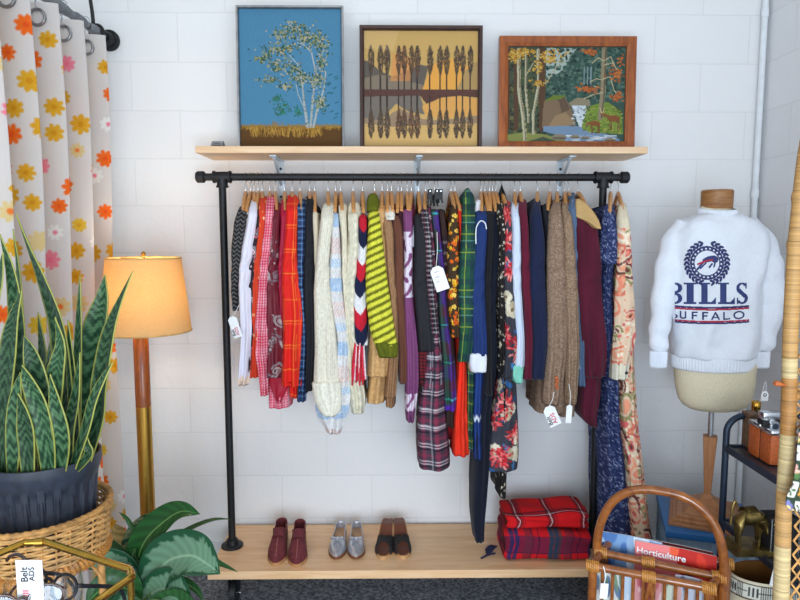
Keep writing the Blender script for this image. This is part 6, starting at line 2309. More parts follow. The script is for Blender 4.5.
for c_, rr2 in ((P(658.5, 358, YM - 0.03), 0.0285), (P(760, 358, YM - 0.03), 0.031)):
    ribbed('cuff', None, rr2, rr2 * 0.8, c_.z - 0.034, c_.z + 0.028, cx=c_.x, cy=YM - 0.03, n=80, flare=0.05)

# the print, laid on the front of the cloth
bvh_bm = bmesh.new()
bvh_bm.from_mesh(sw.data)
bvh = BVHTree.FromBMesh(bvh_bm)
osw = ORG[sw]
def print_on(name, mask, x0, y0, x1, y1, step, mat, label=None, lift=0.0012):
    xs = np.arange(x0, x1, step)
    ysx = np.arange(y0, y1, step)
    cxs, cys = np.meshgrid(xs + step / 2, ysx + step / 2)
    keep = mask(cxs, cys)
    nx, ny = len(xs) + 1, len(ysx) + 1
    need = np.zeros((ny, nx), bool)
    need[:-1, :-1] |= keep; need[1:, :-1] |= keep; need[:-1, 1:] |= keep; need[1:, 1:] |= keep
    ids = -np.ones((ny, nx), int)
    V, k = [], 0
    for i, j in zip(*np.nonzero(need)):
        px, py = x0 + j * step, y0 + i * step
        d = (P(px, py, 2.0) - Vector(EYE)).normalized()
        hit = bvh.ray_cast(Vector(EYE) - osw, d)
        if hit[0] is None:
            continue
        V.append(hit[0] + osw - d * lift)
        ids[i, j] = k
        k += 1
    F = []
    for i, j in zip(*np.nonzero(keep)):
        f = (ids[i, j], ids[i + 1, j], ids[i + 1, j + 1], ids[i, j + 1])
        if min(f) >= 0:
            F.append(f)
    o = link_mesh(name, V, F, mat, SW)
    o.modifiers.new('t', 'SOLIDIFY').thickness = 0.0006
    if label:
        o['label'] = label
    return o
M['navyprint'] = plain('navy_print', (40, 46, 100), 0.7, var=0.05)
M['redprint'] = plain('red_print', (178, 40, 66), 0.7, var=0.05)
M['blueprint'] = plain('blue_print', (44, 56, 112), 0.7, var=0.05)
def seg(X, Y, a, b, w_):
    dx, dy = b[0] - a[0], b[1] - a[1]
    t = np.clip(((X - a[0]) * dx + (Y - a[1]) * dy) / (dx * dx + dy * dy + 1e-9), 0, 1)
    return np.hypot(X - a[0] - t * dx, Y - a[1] - t * dy) < w_ / 2
def rect(X, Y, x0, y0, x1, y1):
    return (X > x0) & (X < x1) & (Y > y0) & (Y < y1)
EX, EY = 707.0, 263.0
def wreath(X, Y):
    m = np.zeros(X.shape, bool)
    for sd in (-1, 1):
        for k in range(13):
            a = math.radians(74 - k * 12.2)      # 0 = level, positive downwards
            for off, rot in ((18.9, 0.55), (21.6, -0.5)):
                x, y = EX + sd * off * math.cos(a), EY + off * math.sin(a)
                th = a - PI / 2 + (rot if off < 20 else rot)
                ux, uy = sd * math.cos(th), math.sin(th)
                u = (X - x) * ux + (Y - y) * uy
                v_ = -(X - x) * uy + (Y - y) * ux
                m |= (u / 2.7) ** 2 + (v_ / 1.25) ** 2 < 1
    return m & ~((np.abs(X - EX) < 2.4) & (Y < EY))
def ringn(X, Y):
    d = np.hypot(X - EX, Y - EY)
    th = np.arctan2(Y - EY, X - EX)
    dots = (d > 13.6) & (d < 15.2) & (np.sin(th * 22) > 0.2)
    return (((d > 12.4) & (d < 17)) & ~dots)
def beast(X, Y):
    """charging animal silhouette inside the ring"""
    x, y = X - EX, Y - EY
    m = ((x - 2.5) / 7.2) ** 2 + ((y + 3.4 + 0.25 * x) / 2.9) ** 2 < 1
    m |= ((x - 8.0) / 3.4) ** 2 + ((y + 3.5) / 3.4) ** 2 < 1
    m |= seg(x, y, (-3, -1.5), (-9.5, 6.2), 2.0) | seg(x, y, (-1, 0), (-6.5, 5.5), 1.5)
    m |= seg(x, y, (5, 1), (2.5, 4.2), 1.7) | seg(x, y, (8, 0), (7, 3.8), 1.6)
    return m & ~beast_stripe(X, Y)
def beast_stripe(X, Y):
    x, y = X - EX, Y - EY
    return seg(x, y, (-9, 1.2), (0, -2.4), 1.9) | seg(x, y, (0, -2.4), (5.5, -3.2), 1.6)
print_on('wreath_print', wreath, 682, 238, 733, 289, 0.42, M['navyprint'], 'navy laurel wreath')
print_on('ring_print', ringn, 689, 245, 726, 282, 0.42, M['navyprint'], 'navy ring')
print_on('emblem_print', beast, 694, 252, 722, 275, 0.35, M['blueprint'], 'blue charging animal emblem')
print_on('emblem_stripe', beast_stripe, 694, 252, 722, 275, 0.35, M['redprint'], 'red emblem stripe')
def bow(X):      # the lines sag a little in the middle
    return 1.8 * np.clip(1 - ((X - 712) / 38) ** 2, 0, 1) - 1.0
def big(X, Y):
    Y = Y + 0.0 * bow(X)
    t_, b_ = 282.5, 304.0
    m = np.zeros(X.shape, bool)
    def serif_I(x, w_=7.2, s=2.8):
        return rect(X, Y, x - w_ / 2, t_, x + w_ / 2, b_) | rect(X, Y, x - w_ / 2 - s, t_, x + w_ / 2 + s, t_ + 1.8) | rect(X, Y, x - w_ / 2 - s, b_ - 1.8, x + w_ / 2 + s, b_)
    m |= serif_I(690)
    for x in (704.5, 723.5):
        m |= serif_I(x, 6.4, 2.4) | rect(X, Y, x - 4, b_ - 2.0, x + 11.5, b_) | ((X > x + 5) & (X < x + 11.5) & (Y > b_ - 7 * ((X - x - 3) / 8.5) ** 1.6) & (Y < b_))
    # B, its left edge lost in the fold
    for cy, ry in ((t_ + 5.4, 5.4), (b_ - 5.6, 5.6)):
        d1 = ((X - 675) / 7.2) ** 2 + ((Y - cy) / ry) ** 2 < 1
        d2 = ((X - 675) / 3.0) ** 2 + ((Y - cy) / (ry - 2)) ** 2 < 1
        m |= d1 & ~d2 & (X > 675)
    # S
    cx = 742
    a1 = ((X - cx) / 5.6) ** 2 + ((Y - (t_ + 5.8)) / 5.8) ** 2
    a2 = ((X - cx) / 5.9) ** 2 + ((Y - (b_ - 5.8)) / 5.8) ** 2
    i1 = ((X - cx) / 2.6) ** 2 + ((Y - (t_ + 5.8)) / 3.9) ** 2
    i2 = ((X - cx) / 2.8) ** 2 + ((Y - (b_ - 5.8)) / 3.9) ** 2
    m |= (a1 < 1) & (i1 > 1) & ((X < cx) | (Y < t_ + 3.5))
    m |= (a2 < 1) & (i2 > 1) & ((X > cx) | (Y > b_ - 3.5))
    m |= seg(X, Y, (cx - 2.8, t_ + 8.0), (cx + 2.8, b_ - 8.0), 4.0)
    m |= rect(X, Y, cx + 3.4, t_, cx + 4.8, t_ + 6) | rect(X, Y, cx - 5.2, b_ - 6, cx - 3.8, b_)
    return m & (X > 675)
print_on('large_lettering', big, 674, 281, 750, 306, 0.42, M['blueprint'], 'large navy serif letters')
def lines_navy(X, Y):
    b = bow(X)
    return ((np.abs(Y - 307.0 - b) < 0.95) | (np.abs(Y - 322.6 - b) < 0.85)) & (X > 675) & (X < 749)
def lines_red(X, Y):
    b = bow(X)
    return ((np.abs(Y - 308.9 - b) < 0.85) | (np.abs(Y - 320.9 - b) < 0.75)) & (X > 675) & (X < 749)
print_on('navy_rules', lines_navy, 674, 304, 750, 327, 0.42, M['navyprint'])
print_on('red_rules', lines_red, 674, 304, 750, 327, 0.42, M['redprint'], 'red lines')
def small(X, Y):
    t_, b_ = 311.2, 319.2
    Y = Y - bow(X)
    W = 1.55
    m = np.zeros(X.shape, bool)
    def U(x):
        return rect(X, Y, x - 3.4, t_, x - 1.9, b_ - 2.4) | rect(X, Y, x + 1.9, t_, x + 3.4, b_ - 2.4) | ((((X - x) / 3.4) ** 2 + ((Y - (b_ - 2.6)) / 2.6) ** 2 < 1) & (((X - x) / 1.9) ** 2 + ((Y - (b_ - 2.8)) / 1.4) ** 2 > 1) & (Y > b_ - 2.7))
    def Fl(x):
        return rect(X, Y, x - 2.8, t_, x - 1.2, b_) | rect(X, Y, x - 2.8, t_, x + 3.2, t_ + 1.4) | rect(X, Y, x - 2.8, t_ + 3.3, x + 2.4, t_ + 4.7)
    m |= U(683) | Fl(694.5) | Fl(705)
    m |= seg(X, Y, (712, b_ - .6), (715.6, t_ + .6), W) | seg(X, Y, (719.2, b_ - .6), (715.6, t_ + .6), W) | rect(X, Y, 713.5, b_ - 3, 717.8, b_ - 1.8)
    m |= rect(X, Y, 723.2, t_, 724.8, b_) | rect(X, Y, 723.2, b_ - 1.4, 730, b_)
    d1 = ((X - 739) / 5.6) ** 2 + ((Y - (t_ + 4)) / 4.1) ** 2
    d2 = ((X - 739) / 4.0) ** 2 + ((Y - (t_ + 4)) / 2.7) ** 2
    m |= (d1 < 1) & (d2 > 1)
    # end of the first letter
    m |= (((X - 674) / 3.6) ** 2 + ((Y - (t_ + 5.8)) / 2.2) ** 2 < 1) & (((X - 674) / 2) ** 2 + ((Y - (t_ + 5.8)) / 1.0) ** 2 > 1) & (X > 675)
    return m
print_on('small_lettering', small, 674, 308, 750, 324, 0.36, M['navyprint'], 'small navy block letters')
bvh_bm.free()

# ------------------------------------------------------------------ blue and grey crate under the dress form
cx0, cx1 = pxm.x - 0.15, pxm.x + 0.15
cy0, cy1 = YM - 0.155, YM + 0.175
zc1 = base_bottom
CR = root('plastic_crate', (pxm.x, YM, 0.0), 'grey-blue lattice crate with a bright blue rim under the wooden stand', 'crate')
m = MB()
def lattice(m, a, b, z0, z1, n, rows_):
    """a, b: ends of one side on the ground"""
    a, b = Vector(a), Vector(b)
    for k in range(n + 1):
        p = a.lerp(b, k / n)
        m.box((p.x, p.y, (z0 + z1) / 2), (0.006, 0.006, z1 - z0))
    for k in range(rows_ + 1):
        z = z0 + (z1 - z0) * k / rows_
        c_ = (a + b) / 2
        d = b - a
        m.box((c_.x, c_.y, z), (abs(d.x) + 0.006, abs(d.y) + 0.006, 0.006))
    for k in range(0, n - 1, 2):
        p, q5 = a.lerp(b, k / n), a.lerp(b, (k + 1) / n)
        z0_, z1_ = z0 + (z1 - z0) * 0.5, z0 + (z1 - z0) * 0.75
        m.tube([(p.x, p.y, z0_), (q5.x, q5.y, z1_)], 0.003, 6)
        q6 = a.lerp(b, (k + 2) / n)
        m.tube([(q5.x, q5.y, z1_), (q6.x, q6.y, z0_)], 0.003, 6)
crn = [(cx0, cy0), (cx1, cy0), (cx1, cy1), (cx0, cy1)]
for k in range(4):
    a, b = crn[k], crn[(k + 1) % 4]
    m2 = MB()
    lattice(m2, (a[0], a[1], 0), (b[0], b[1], 0), 0.02, zc1 - 0.024, 8, 4)
    m2.out('lattice_side', M['greycrate'], CR, smooth=False)
    inn = 0.008
m = MB().box(((cx0 + cx1) / 2, (cy0 + cy1) / 2, 0.012), (cx1 - cx0, cy1 - cy0, 0.012), bev=0.003)
m.out('crate_floor', M['greycrate'], CR, smooth=False)
M['crateliner'] = plain('pale_crate_liner', (168, 188, 206), 0.5, var=0.03)
m = MB()
ci = 0.012
V = [(x, y, z) for z in (0.02, zc1 - 0.02) for x, y in ((cx0 + ci, cy0 + ci), (cx1 - ci, cy0 + ci), (cx1 - ci, cy1 - ci), (cx0 + ci, cy1 - ci))]
m.add(V, [(0, 1, 5, 4), (1, 2, 6, 5), (2, 3, 7, 6), (3, 0, 4, 7)])
o = m.out('inner_wall', M['crateliner'], CR, smooth=False)
o.modifiers.new('t', 'SOLIDIFY').thickness = 0.002
sh_ = MB().box(((cx0 + cx1) / 2, (cy0 + cy1) / 2, zc1 - 0.0125), (cx1 - cx0 + 0.016, cy1 - cy0 + 0.016, 0.024), bev=0.005)
sh_.out('blue_rim_lid', M['bluecrate'], CR)
CR.rotation_euler = (0, 0, -0.30)

# ------------------------------------------------------------------ steel shelving along the right wall
YS = 2.02
sx0 = P(724, 480, YS).x
sx1 = 1.46
YS0 = 1.30
z_s1, z_s2 = P(726, 446, YS).z, P(726, 520, YS).z
z_top_arch = P(745, 416, YS).z
SU = root('steel_shelf_unit', ((sx0 + sx1) / 2, (YS + YS0) / 2, 0.0), 'dark blue-black steel shelf unit with rounded tube ends by the right wall', 'shelves')
for yy in (YS, YS0):
    R = 0.055
    pts = [(sx0, yy, 0.0), (sx0, yy, z_top_arch - R)]
    for k in range(1, 8):
        a = PI - (PI / 2) * k / 8
        pts.append((sx0 + R + R * math.cos(a), yy, z_top_arch - R + R * math.sin(a)))
    pts += [(sx0 + R, yy, z_top_arch), (sx1 - R, yy, z_top_arch)]
    for k in range(1, 8):
        a = PI / 2 - (PI / 2) * k / 8
        pts.append((sx1 - R + R * math.cos(a), yy, z_top_arch - R + R * math.sin(a)))
    pts += [(sx1, yy, z_top_arch - R), (sx1, yy, 0.0)]
    MB().tube(pts, 0.0105, 14).out('tube_frame', M['navytube'], SU)
M['shelfboard'] = plain('dark_shelf_board', (66, 58, 62), 0.35, var=0.1, scale=30)
z_s3 = 0.14
for z in (z_s1, z_s2, z_s3):
    b_ = MB().box(((sx0 + sx1) / 2, (YS + YS0) / 2, z - 0.008), (sx1 - sx0 - 0.016, YS - YS0, 0.010), bev=0.002).out('shelf_board', M['shelfboard'], SU, smooth=False)
    m = MB()
    for x in (sx0, sx1):
        m.box((x, (YS + YS0) / 2, z - 0.006), (0.012, YS - YS0, 0.022), bev=0.003)
    for y in (YS, YS0):
        m.box(((sx0 + sx1) / 2, y, z - 0.006), (sx1 - sx0, 0.012, 0.022), bev=0.003)
    m.out('shelf_edge', M['navytube'], SU, smooth=False)


def on_shelf(px, py, z):
    p = onz(px, py, z)
    return p.x, p.y


def case(name, label, x0, x1, ybot, ytop, Z, mat, cat, group=None, depth=0.05, lidmat=None, front_pad=0.0):
    """upright case standing on the shelf; bottom front edge at ybot"""
    p0, p1 = onz(x0, ybot, Z), onz(x1, ybot, Z)
    Yc = min(p0.y, p1.y)
    a, b = P(x0, ybot, Yc), P(x1, ybot, Yc)
    h_ = P((x0 + x1) / 2, ytop, Yc).z - Z
    r = root(name, ((a.x + b.x) / 2, Yc + depth / 2, Z), label, cat, group)
    MB().box(((a.x + b.x) / 2, Yc + depth / 2, Z + h_ * 0.44), (b.x - a.x, depth, h_ * 0.88), bev=0.010).out('body', mat, r)
    MB().box(((a.x + b.x) / 2, Yc + depth / 2, Z + h_ * 0.93), ((b.x - a.x) * 1.06, depth * 1.08, h_ * 0.14), bev=0.006).out('lid', lidmat or mat, r)
    return r, a.x, b.x, Yc, h_


r, a, b, Yc, h_ = case('leather_case', 'orange-brown leather case on the top steel shelf, the taller one further back', 757.5, 771.5, 459, 424, z_s1, M['orangeleather'], 'case', 'orange leather cases', 0.06, M['chrome'])
r, a, b, Yc, h_ = case('leather_case', 'orange-brown leather case on the top steel shelf, the one half behind the wicker post', 769.5, 786, 466, 431, z_s1, M['orangeleather'], 'case', 'orange leather cases', 0.06, M['chrome'])
MB().tube(spline([(b - 0.012, Yc - 0.003, z_s1 + h_), (b - 0.022, Yc - 0.012, z_s1 + h_ * 0.7), (b - 0.016, Yc - 0.012, z_s1 + h_ * 0.35), (b, Yc - 0.008, z_s1 + h_ * 0.25)], 12), 0.0025, 8).out('cord', M['paper'], r)
r, a, b, Yc, h_ = case('flask', 'dark green and brown leather-bound flask with a brass cap on the top steel shelf', 748.5, 760, 450, 414, z_s1, M['brownleather'], 'flask', None, 0.05)
M['greenside'] = M['green']
MB().box((b - 0.012, Yc - 0.0015, z_s1 + h_ * 0.42), (0.017, 0.004, h_ * 0.78), bev=0.0015).out('green_panel', M['green'], r)
cxp = P(763, 405, Yc + 0.03)
fl = root('leather_bottle', (cxp.x, Yc + 0.075, z_s1), 'brown leather bottle with a shiny brass cap and white tag behind the orange cases', 'bottle')
zcap = P(763, 410, Yc + 0.075).z
MB().lathe((cxp.x + 0.004, Yc + 0.075, z_s1), [(0.0001, 0), (0.026, 0.0), (0.028, 0.006), (0.028, (zcap - z_s1) - 0.03), (0.016, (zcap - z_s1) - 0.008), (0.012, zcap - z_s1)], 28).out('bottle', M['brownleather'], fl)
MB().lathe((cxp.x + 0.004, Yc + 0.075, zcap - 0.002), [(0.0001, 0), (0.0135, 0.0), (0.0145, 0.003), (0.0135, 0.006), (0.0145, 0.010), (0.0145, 0.030), (0.012, 0.033), (0.0001, 0.033)], 24).out('cap', M['brass'], fl)
for k in range(5):
    a5 = k * 2 * PI / 5 + 0.3
    pass
tg = P(764.5, 396, Yc + 0.06)
m = MB()
poly = [(-0.011, -0.016), (0.011, -0.016), (0.012, 0.006), (0.006, 0.016), (-0.006, 0.016), (-0.012, 0.006)]
m.prism([(tg.x + x, tg.z + z) for x, z in poly], Yc + 0.058, Yc + 0.0595)
t_ = m.out('price_tag', M['paper'], fl, smooth=False)
MB().torus((tg.x, Yc + 0.0575, tg.z + 0.004), 0.0045, 0.0014, 'Y', 20, 6).out('tag_ring', M['ink'], t_)
MB().tube(spline([(tg.x, Yc + 0.0575, tg.z + 0.008), (tg.x + 0.001, Yc + 0.055, tg.z + 0.03), (tg.x - 0.001, Yc + 0.06, tg.z + 0.045), (cxp.x + 0.012, Yc + 0.068, zcap + 0.028)], 16), 0.0009, 6).out('string', M['paper'], t_)
# leather rosette tied on the front
cr2 = P(757, 417, 1.86)
# small camera
ck = onz(776, 470, z_s1)
cm_y = ck.y + 0.10
cmz = P(772, 424, cm_y).z
c0 = P(772, 418, cm_y)
CM = root('small_camera', (c0.x, cm_y, z_s1), 'small black and silver camera standing behind the orange leather cases', 'camera')
hh_ = P(772, 411, cm_y).z - z_s1
MB().box((c0.x, cm_y, z_s1 + hh_ * 0.42), (0.075, 0.035, hh_ * 0.84), bev=0.006).out('body', M['rubber'], CM)
MB().box((c0.x, cm_y, z_s1 + hh_ * 0.91), (0.072, 0.034, hh_ * 0.16), bev=0.004).out('top_plate', M['chrome'], CM)
MB().tube([(c0.x - 0.008, cm_y - 0.015, z_s1 + hh_ * 0.74), (c0.x - 0.008, cm_y - 0.032, z_s1 + hh_ * 0.74)], 0.016, 24).tube([(c0.x - 0.008, cm_y - 0.030, z_s1 + hh_ * 0.74), (c0.x - 0.008, cm_y - 0.034, z_s1 + hh_ * 0.74)], 0.012, 24).out('lens_barrel', M['chrome'], CM)
MB().tube([(c0.x - 0.008, cm_y - 0.034, z_s1 + hh_ * 0.74), (c0.x - 0.008, cm_y - 0.036, z_s1 + hh_ * 0.74)], 0.009, 20).out('lens', M['navytube'], CM)

# ------------------------------------------------------------------ bronze bull on the middle shelf
BUY = 1.82
bz = z_s2
bp0, bp1 = onz(727, 524, z_s2), onz(768, 548, z_s2)
def bull_pt(px, py, dy=0.0):
    return P(px, py, BUY + dy)
BU = root('bronze_bull', (P(748, 530, BUY).x, BUY, bz), 'small bronze bull with lowered head on a sloping bronze base, middle steel shelf', 'figurine')
zb0 = P(748, 534, BUY).z
MB().prism([(P(729, 530, BUY).x, bz), (P(770, 530, BUY).x, bz), (P(768, 530, BUY).x, bz + 0.012), (P(757, 530, BUY).x, bz + 0.02), (P(735, 530, BUY).x, bz + 0.022)], BUY - 0.045, BUY + 0.045).out('base', M['bronze'], BU)
gz = bz + 0.018
top_z = P(745, 501, BUY).z
H_ = max(0.07, top_z - gz)
x_l, x_r = P(735, 510, BUY).x, P(765, 510, BUY).x
Lx = x_r - x_l
def skinfig(name, nodes, edges, mat, parent, sub=2):
    me = bpy.data.meshes.new(name)
    org = ORG[parent]
    me.from_pydata([tuple(Vector(n[0]) - org) for n in nodes], edges, [])
    o = bpy.data.objects.new(name, me)
    COL.objects.link(o)
    md = o.modifiers.new('s', 'SKIN')
    for i, n in enumerate(nodes):
        me.skin_vertices[0].data[i].radius = (n[1], n[1])
        me.skin_vertices[0].data[i].use_root = (i == 0)
    md.use_smooth_shade = True
    ms_ = o.modifiers.new('u', 'SUBSURF')
    ms_.levels = ms_.render_levels = sub
    bpy.context.view_layer.update()
    m2 = bpy.data.meshes.new_from_object(o.evaluated_get(bpy.context.evaluated_depsgraph_get()))
    o.modifiers.clear()
    o.data = m2
    m2.materials.append(mat)
    m2.polygons.foreach_set('use_smooth', np.ones(len(m2.polygons), dtype=bool))
    o.parent = parent
    ORG[o] = org
    return o
X_ = lambda t: x_l + Lx * t
Z_ = lambda t: gz + H_ * t
nodes = [((X_(.50), BUY, Z_(.66)), H_ * .18), ((X_(.15), BUY, Z_(.72)), H_ * .165), ((X_(.32), BUY, Z_(.68)), H_ * .155), ((X_(.72), BUY, Z_(.72)), H_ * .215), ((X_(.90), BUY, Z_(.64)), H_ * .16),
         ((X_(1.02), BUY - .012, Z_(.44)), H_ * .085), ((X_(1.06), BUY - .02, Z_(.26)), H_ * .075),
         ((X_(.12), BUY - .018, Z_(.45)), H_ * .085), ((X_(.05), BUY - .02, Z_(.24)), H_ * .034), ((X_(.10), BUY - .02, Z_(.0)), H_ * .034),
         ((X_(.2), BUY + .018, Z_(.45)), H_ * .085), ((X_(.18), BUY + .02, Z_(.24)), H_ * .034), ((X_(.24), BUY + .02, Z_(.0)), H_ * .034),
         ((X_(.74), BUY - .018, Z_(.42)), H_ * .085), ((X_(.74), BUY - .02, Z_(.22)), H_ * .034), ((X_(.72), BUY - .02, Z_(.0)), H_ * .034),
         ((X_(.84), BUY + .018, Z_(.42)), H_ * .085), ((X_(.88), BUY + .02, Z_(.22)), H_ * .034), ((X_(.90), BUY + .02, Z_(.0)), H_ * .034)]
edges = [(0, 2), (2, 1), (0, 3), (3, 4), (4, 5), (5, 6), (1, 7), (7, 8), (8, 9), (1, 10), (10, 11), (11, 12), (3, 13), (13, 14), (14, 15), (3, 16), (16, 17), (17, 18)]
skinfig('body', nodes, edges, M['bronze'], BU)
MB().tube(spline([(X_(.08), BUY, Z_(.86)), (X_(-.02), BUY, Z_(1.0)), (X_(-.10), BUY, Z_(.8)), (X_(-.12), BUY, Z_(.45))], 14), [0.004] * 10 + [0.003, 0.003, 0.005, 0.004], 8).out('tail', M['bronze'], BU)
for s in (-1, 1):
    MB().tube(spline([(X_(1.0), BUY - .012 + s * 0.008, Z_(.52)), (X_(1.06), BUY - .012 + s * 0.026, Z_(.56)), (X_(1.12), BUY - .014 + s * 0.024, Z_(.68))], 8), [0.004, 0.0038, 0.0034, 0.003, 0.0026, 0.002, 0.0014, 0.0008], 8).out('horn', M['bronze'], BU)

# black box with chrome rails
p = onz(769, 556, z_s2)
BX = root('black_letter_rack', (p.x + 0.03, p.y + 0.03, z_s2), 'black box with upright chrome rails at the near end of the middle steel shelf', 'box')
hb_ = P(770, 519, p.y).z - z_s2
MB().box((p.x + 0.045, p.y + 0.035, z_s2 + hb_ / 2), (0.085, 0.06, hb_), bev=0.004).out('box', M['rubber'], BX)
for dx in (0.004, 0.014, 0.035, 0.06, 0.086):
    MB().tube([(p.x + dx, p.y + 0.001, z_s2), (p.x + dx, p.y + 0.001, z_s2 + hb_ * 0.98)], 0.0026, 8).out('chrome_rail', M['chrome'], BX)

# ------------------------------------------------------------------ big patterned pot on the low shelf
YP = 1.74
pc2 = P(766, 575, YP)
rp2 = 38 * YP / FPX
zt2 = P(766, 572, YP).z
PT = root('stoneware_pot', (pc2.x, YP, z_s3), 'wide cream stoneware pot with brown bands and a patterned collar on the low shelf', 'pot')
prof = [(0.6, 0.0), (0.72, 0.01), (1.02, 0.35), (1.08, 0.55), (1.06, 0.72), (1.0, 0.80), (0.99, 0.82), (1.0, 0.84), (0.99, 0.97), (0.97, 1.0), (0.92, 0.995), (0.90, 0.9), (0.95, 0.6), (0.6, 0.03)]
Hp = zt2 - z_s3
nA = 220
dens = []
for i in range(len(prof) - 1):
    a, b = prof[i], prof[i + 1]
    k = 14 if 3 <= i <= 9 else 5
    dens += [(a[0] + (b[0] - a[0]) * j / k, a[1] + (b[1] - a[1]) * j / k, i) for j in range(k)]
dens.append(prof[-1] + (len(prof) - 1,))
V, C_ = [], []
for (r_, h_, i) in dens:
    for k in range(nA):
        a = 2 * PI * k / nA
        V.append((pc2.x + r_ * rp2 * math.cos(a), YP + 0.68 * r_ * rp2 * math.sin(a), z_s3 + h_ * Hp))
        cr3 = (214, 204, 176)
        out_ = i <= 8
        col = cr3
        if out_:
            if 0.845 < h_ < 0.965:
                t = (a * 9 / (2 * PI)) % 1
                v_ = (h_ - 0.845) / 0.12
                if t < 0.5:
                    on = abs((t * 12) % 1 - 0.5) < 0.18 or abs(v_ - 0.5) < 0.07
                else:
                    on = math.hypot(((t - 0.5) * 6) % 1 - 0.5, (v_ - 0.5) * 0.9) < 0.34
                col = (58, 60, 58) if on else (222, 220, 206)
            elif 0.965 <= h_ < 0.975 or 0.83 < h_ <= 0.845:
                col = (80, 56, 40)
            elif 0.66 < h_ < 0.72 or 0.735 < h_ < 0.75 or 0.5 < h_ < 0.52:
                col = (92, 54, 30)
            elif h_ < 0.3:
                col = (104, 66, 40)
        elif i >= 9:
            col = (122, 80, 40)
        C_.append(col)
link_mesh('pot', V, grid_faces(len(dens), nA, wrap=True), painted('glazed_stoneware', 0.25, 0.05, 60, 0.001, coat=0.4), PT, dye=np.array(C_, float))
MB().lathe((pc2.x, YP, z_s3 + 0.002), [(0.0001, 0.0), (rp2 * 0.6, 0.0), (rp2 * 0.6, 0.02), (0.0001, 0.02)], 40, sy=0.68).out('pot_bottom', M['brownleather'], PT)
tp = P(776, 577, YP - 0.09)
MB().prism([(tp.x - 0.012, tp.z - 0.028), (tp.x + 0.008, tp.z - 0.034), (tp.x + 0.016, tp.z + 0.02), (tp.x - 0.002, tp.z + 0.028)], YP - rp2 * 0.80, YP - rp2 * 0.80 + 0.0012).out('price_tag', M['paper'], PT, smooth=False)

# ------------------------------------------------------------------ rattan magazine rack
zr = 0.50
FL, FR = onz(593, 566, zr - 0.01), onz(709, 588, zr - 0.01)
ML, MR = onz(601, 552.5, zr), onz(719, 577, zr)
dv = ((ML - FL) + (MR - FR)) / 2
dv.z = 0
BL, BR = ML + dv * 1.15, MR + dv * 1.15
BL.z = BR.z = zr + 0.01
apex = P(653, 491, ((ML + MR) / 2).y)
MRK = root('rattan_magazine_rack', ((ML.x + MR.x) / 2, (ML.y + MR.y) / 2, 0.0), 'glossy brown rattan magazine rack with a tall arched handle', 'magazine rack')
ctr = (ML + MR) / 2
ax_ = (MR - ML).normalized()
hw = (MR - ML).length / 2 + 0.012
arch = []
zarm = apex.z - zr
for k in range(41):
    a = PI - PI * k / 40
    ca, sa = math.cos(a), math.sin(a)
    p = ctr + ax_ * (hw * math.copysign(abs(ca) ** 0.78, ca))
    arch.append(Vector((p.x, p.y, zr + zarm * sa ** 0.86)))
foot_l = Vector((arch[0].x, arch[0].y, 0.0))
foot_r = Vector((arch[-1].x, arch[-1].y, 0.0))
MB().tube([foot_l] + arch + [foot_r], 0.0125, 14).out('arched_handle', M['rattan'], MRK)
def pole(name, a, b, r=0.0115):
    return MB().tube([a, b], r, 12).out(name, M['rattan'], MRK)
pole('rail', FL, FR)
pole('rail', ML, MR, 0.011)
pole('rail', BL, BR, 0.011)
for c_ in (FL, FR, BL, BR):
    pole('corner_post', Vector((c_.x, c_.y, 0.0)), Vector((c_.x, c_.y, c_.z + 0.004)), 0.0125)
for a, b in ((FL, ML), (ML, BL), (FR, MR), (MR, BR)):
    pole('side_rail', a, b, 0.0105)
zl = 0.09
for a, b in ((FL, FR), (BL, BR), (FL, BL), (FR, BR)):
    pole('low_rail', Vector((a.x, a.y, zl)), Vector((b.x, b.y, zl)), 0.010)
for k in range(1, 11):
    p = FL.lerp(FR, k / 11)
    pole('spindle', Vector((p.x, p.y, zl)), Vector((p.x, p.y, p.z - 0.008)), 0.0048)
    p = BL.lerp(BR, k / 11)
    pole('spindle', Vector((p.x, p.y, zl)), Vector((p.x, p.y, p.z - 0.008)), 0.0048)
for s0, s1 in ((0.5, 0.30), (0.5, 0.66)):
    a, b = FL.lerp(FR, s0), FL.lerp(FR, s1)
    pole('brace', Vector((a.x, a.y - 0.010, zr - 0.02)), Vector((b.x, b.y - 0.010, zl + 0.06)), 0.006)
for k in range(1, 4):
    for a, b in ((FL, BL), (FR, BR)):
        p = a.lerp(b, k / 4)
        pole('spindle', Vector((p.x, p.y, zl)), Vector((p.x, p.y, zr - 0.012)), 0.0048)
for c_ in (FL, FR, BL, BR, ML, MR, FL.lerp(FR, 0.5), ML.lerp(MR, 0.42)):
    m = MB()
    d_ = (FR - FL).normalized()
    pts = []
    for k in range(57):
        a = 2 * PI * k / 8
        t = (k / 56 - 0.5) * 0.036
        pts.append(c_ + d_ * t + Vector((-d_.y, d_.x, 0)) * (0.0145 * math.cos(a)) + Vector((0, 0, 0.0145 * math.sin(a))))
    m.tube(pts, 0.0026, 6)
    m.out('cane_binding', M['cane'], MRK)
MB().box(((FL.x + BR.x) / 2, (FL.y + BR.y) / 2, zl + 0.008), ((FR - FL).length * 0.96, dv.length * 2.0, 0.008), Matrix.Rotation(math.atan2(ax_.y, ax_.x), 3, 'Z')).out('floor_panel', M['rattan'], MRK, smooth=False)
# string tag on its left post
tq = FL.lerp(FR, 0.09) + Vector((0, -0.016, -0.06))
o_ = MB().box(tq, (0.022, 0.001, 0.045), Matrix.Rotation(0.05, 3, 'Y')).out('price_tag', M['paper'], MRK, smooth=False)
MB().tube(spline([tq + Vector((0, 0, 0.022)), tq + Vector((0.002, -0.002, 0.045)), FL.lerp(FR, 0.08) + Vector((0, -0.014, 0.012))], 8), 0.0014, 6).out('string', M['paper'], o_)

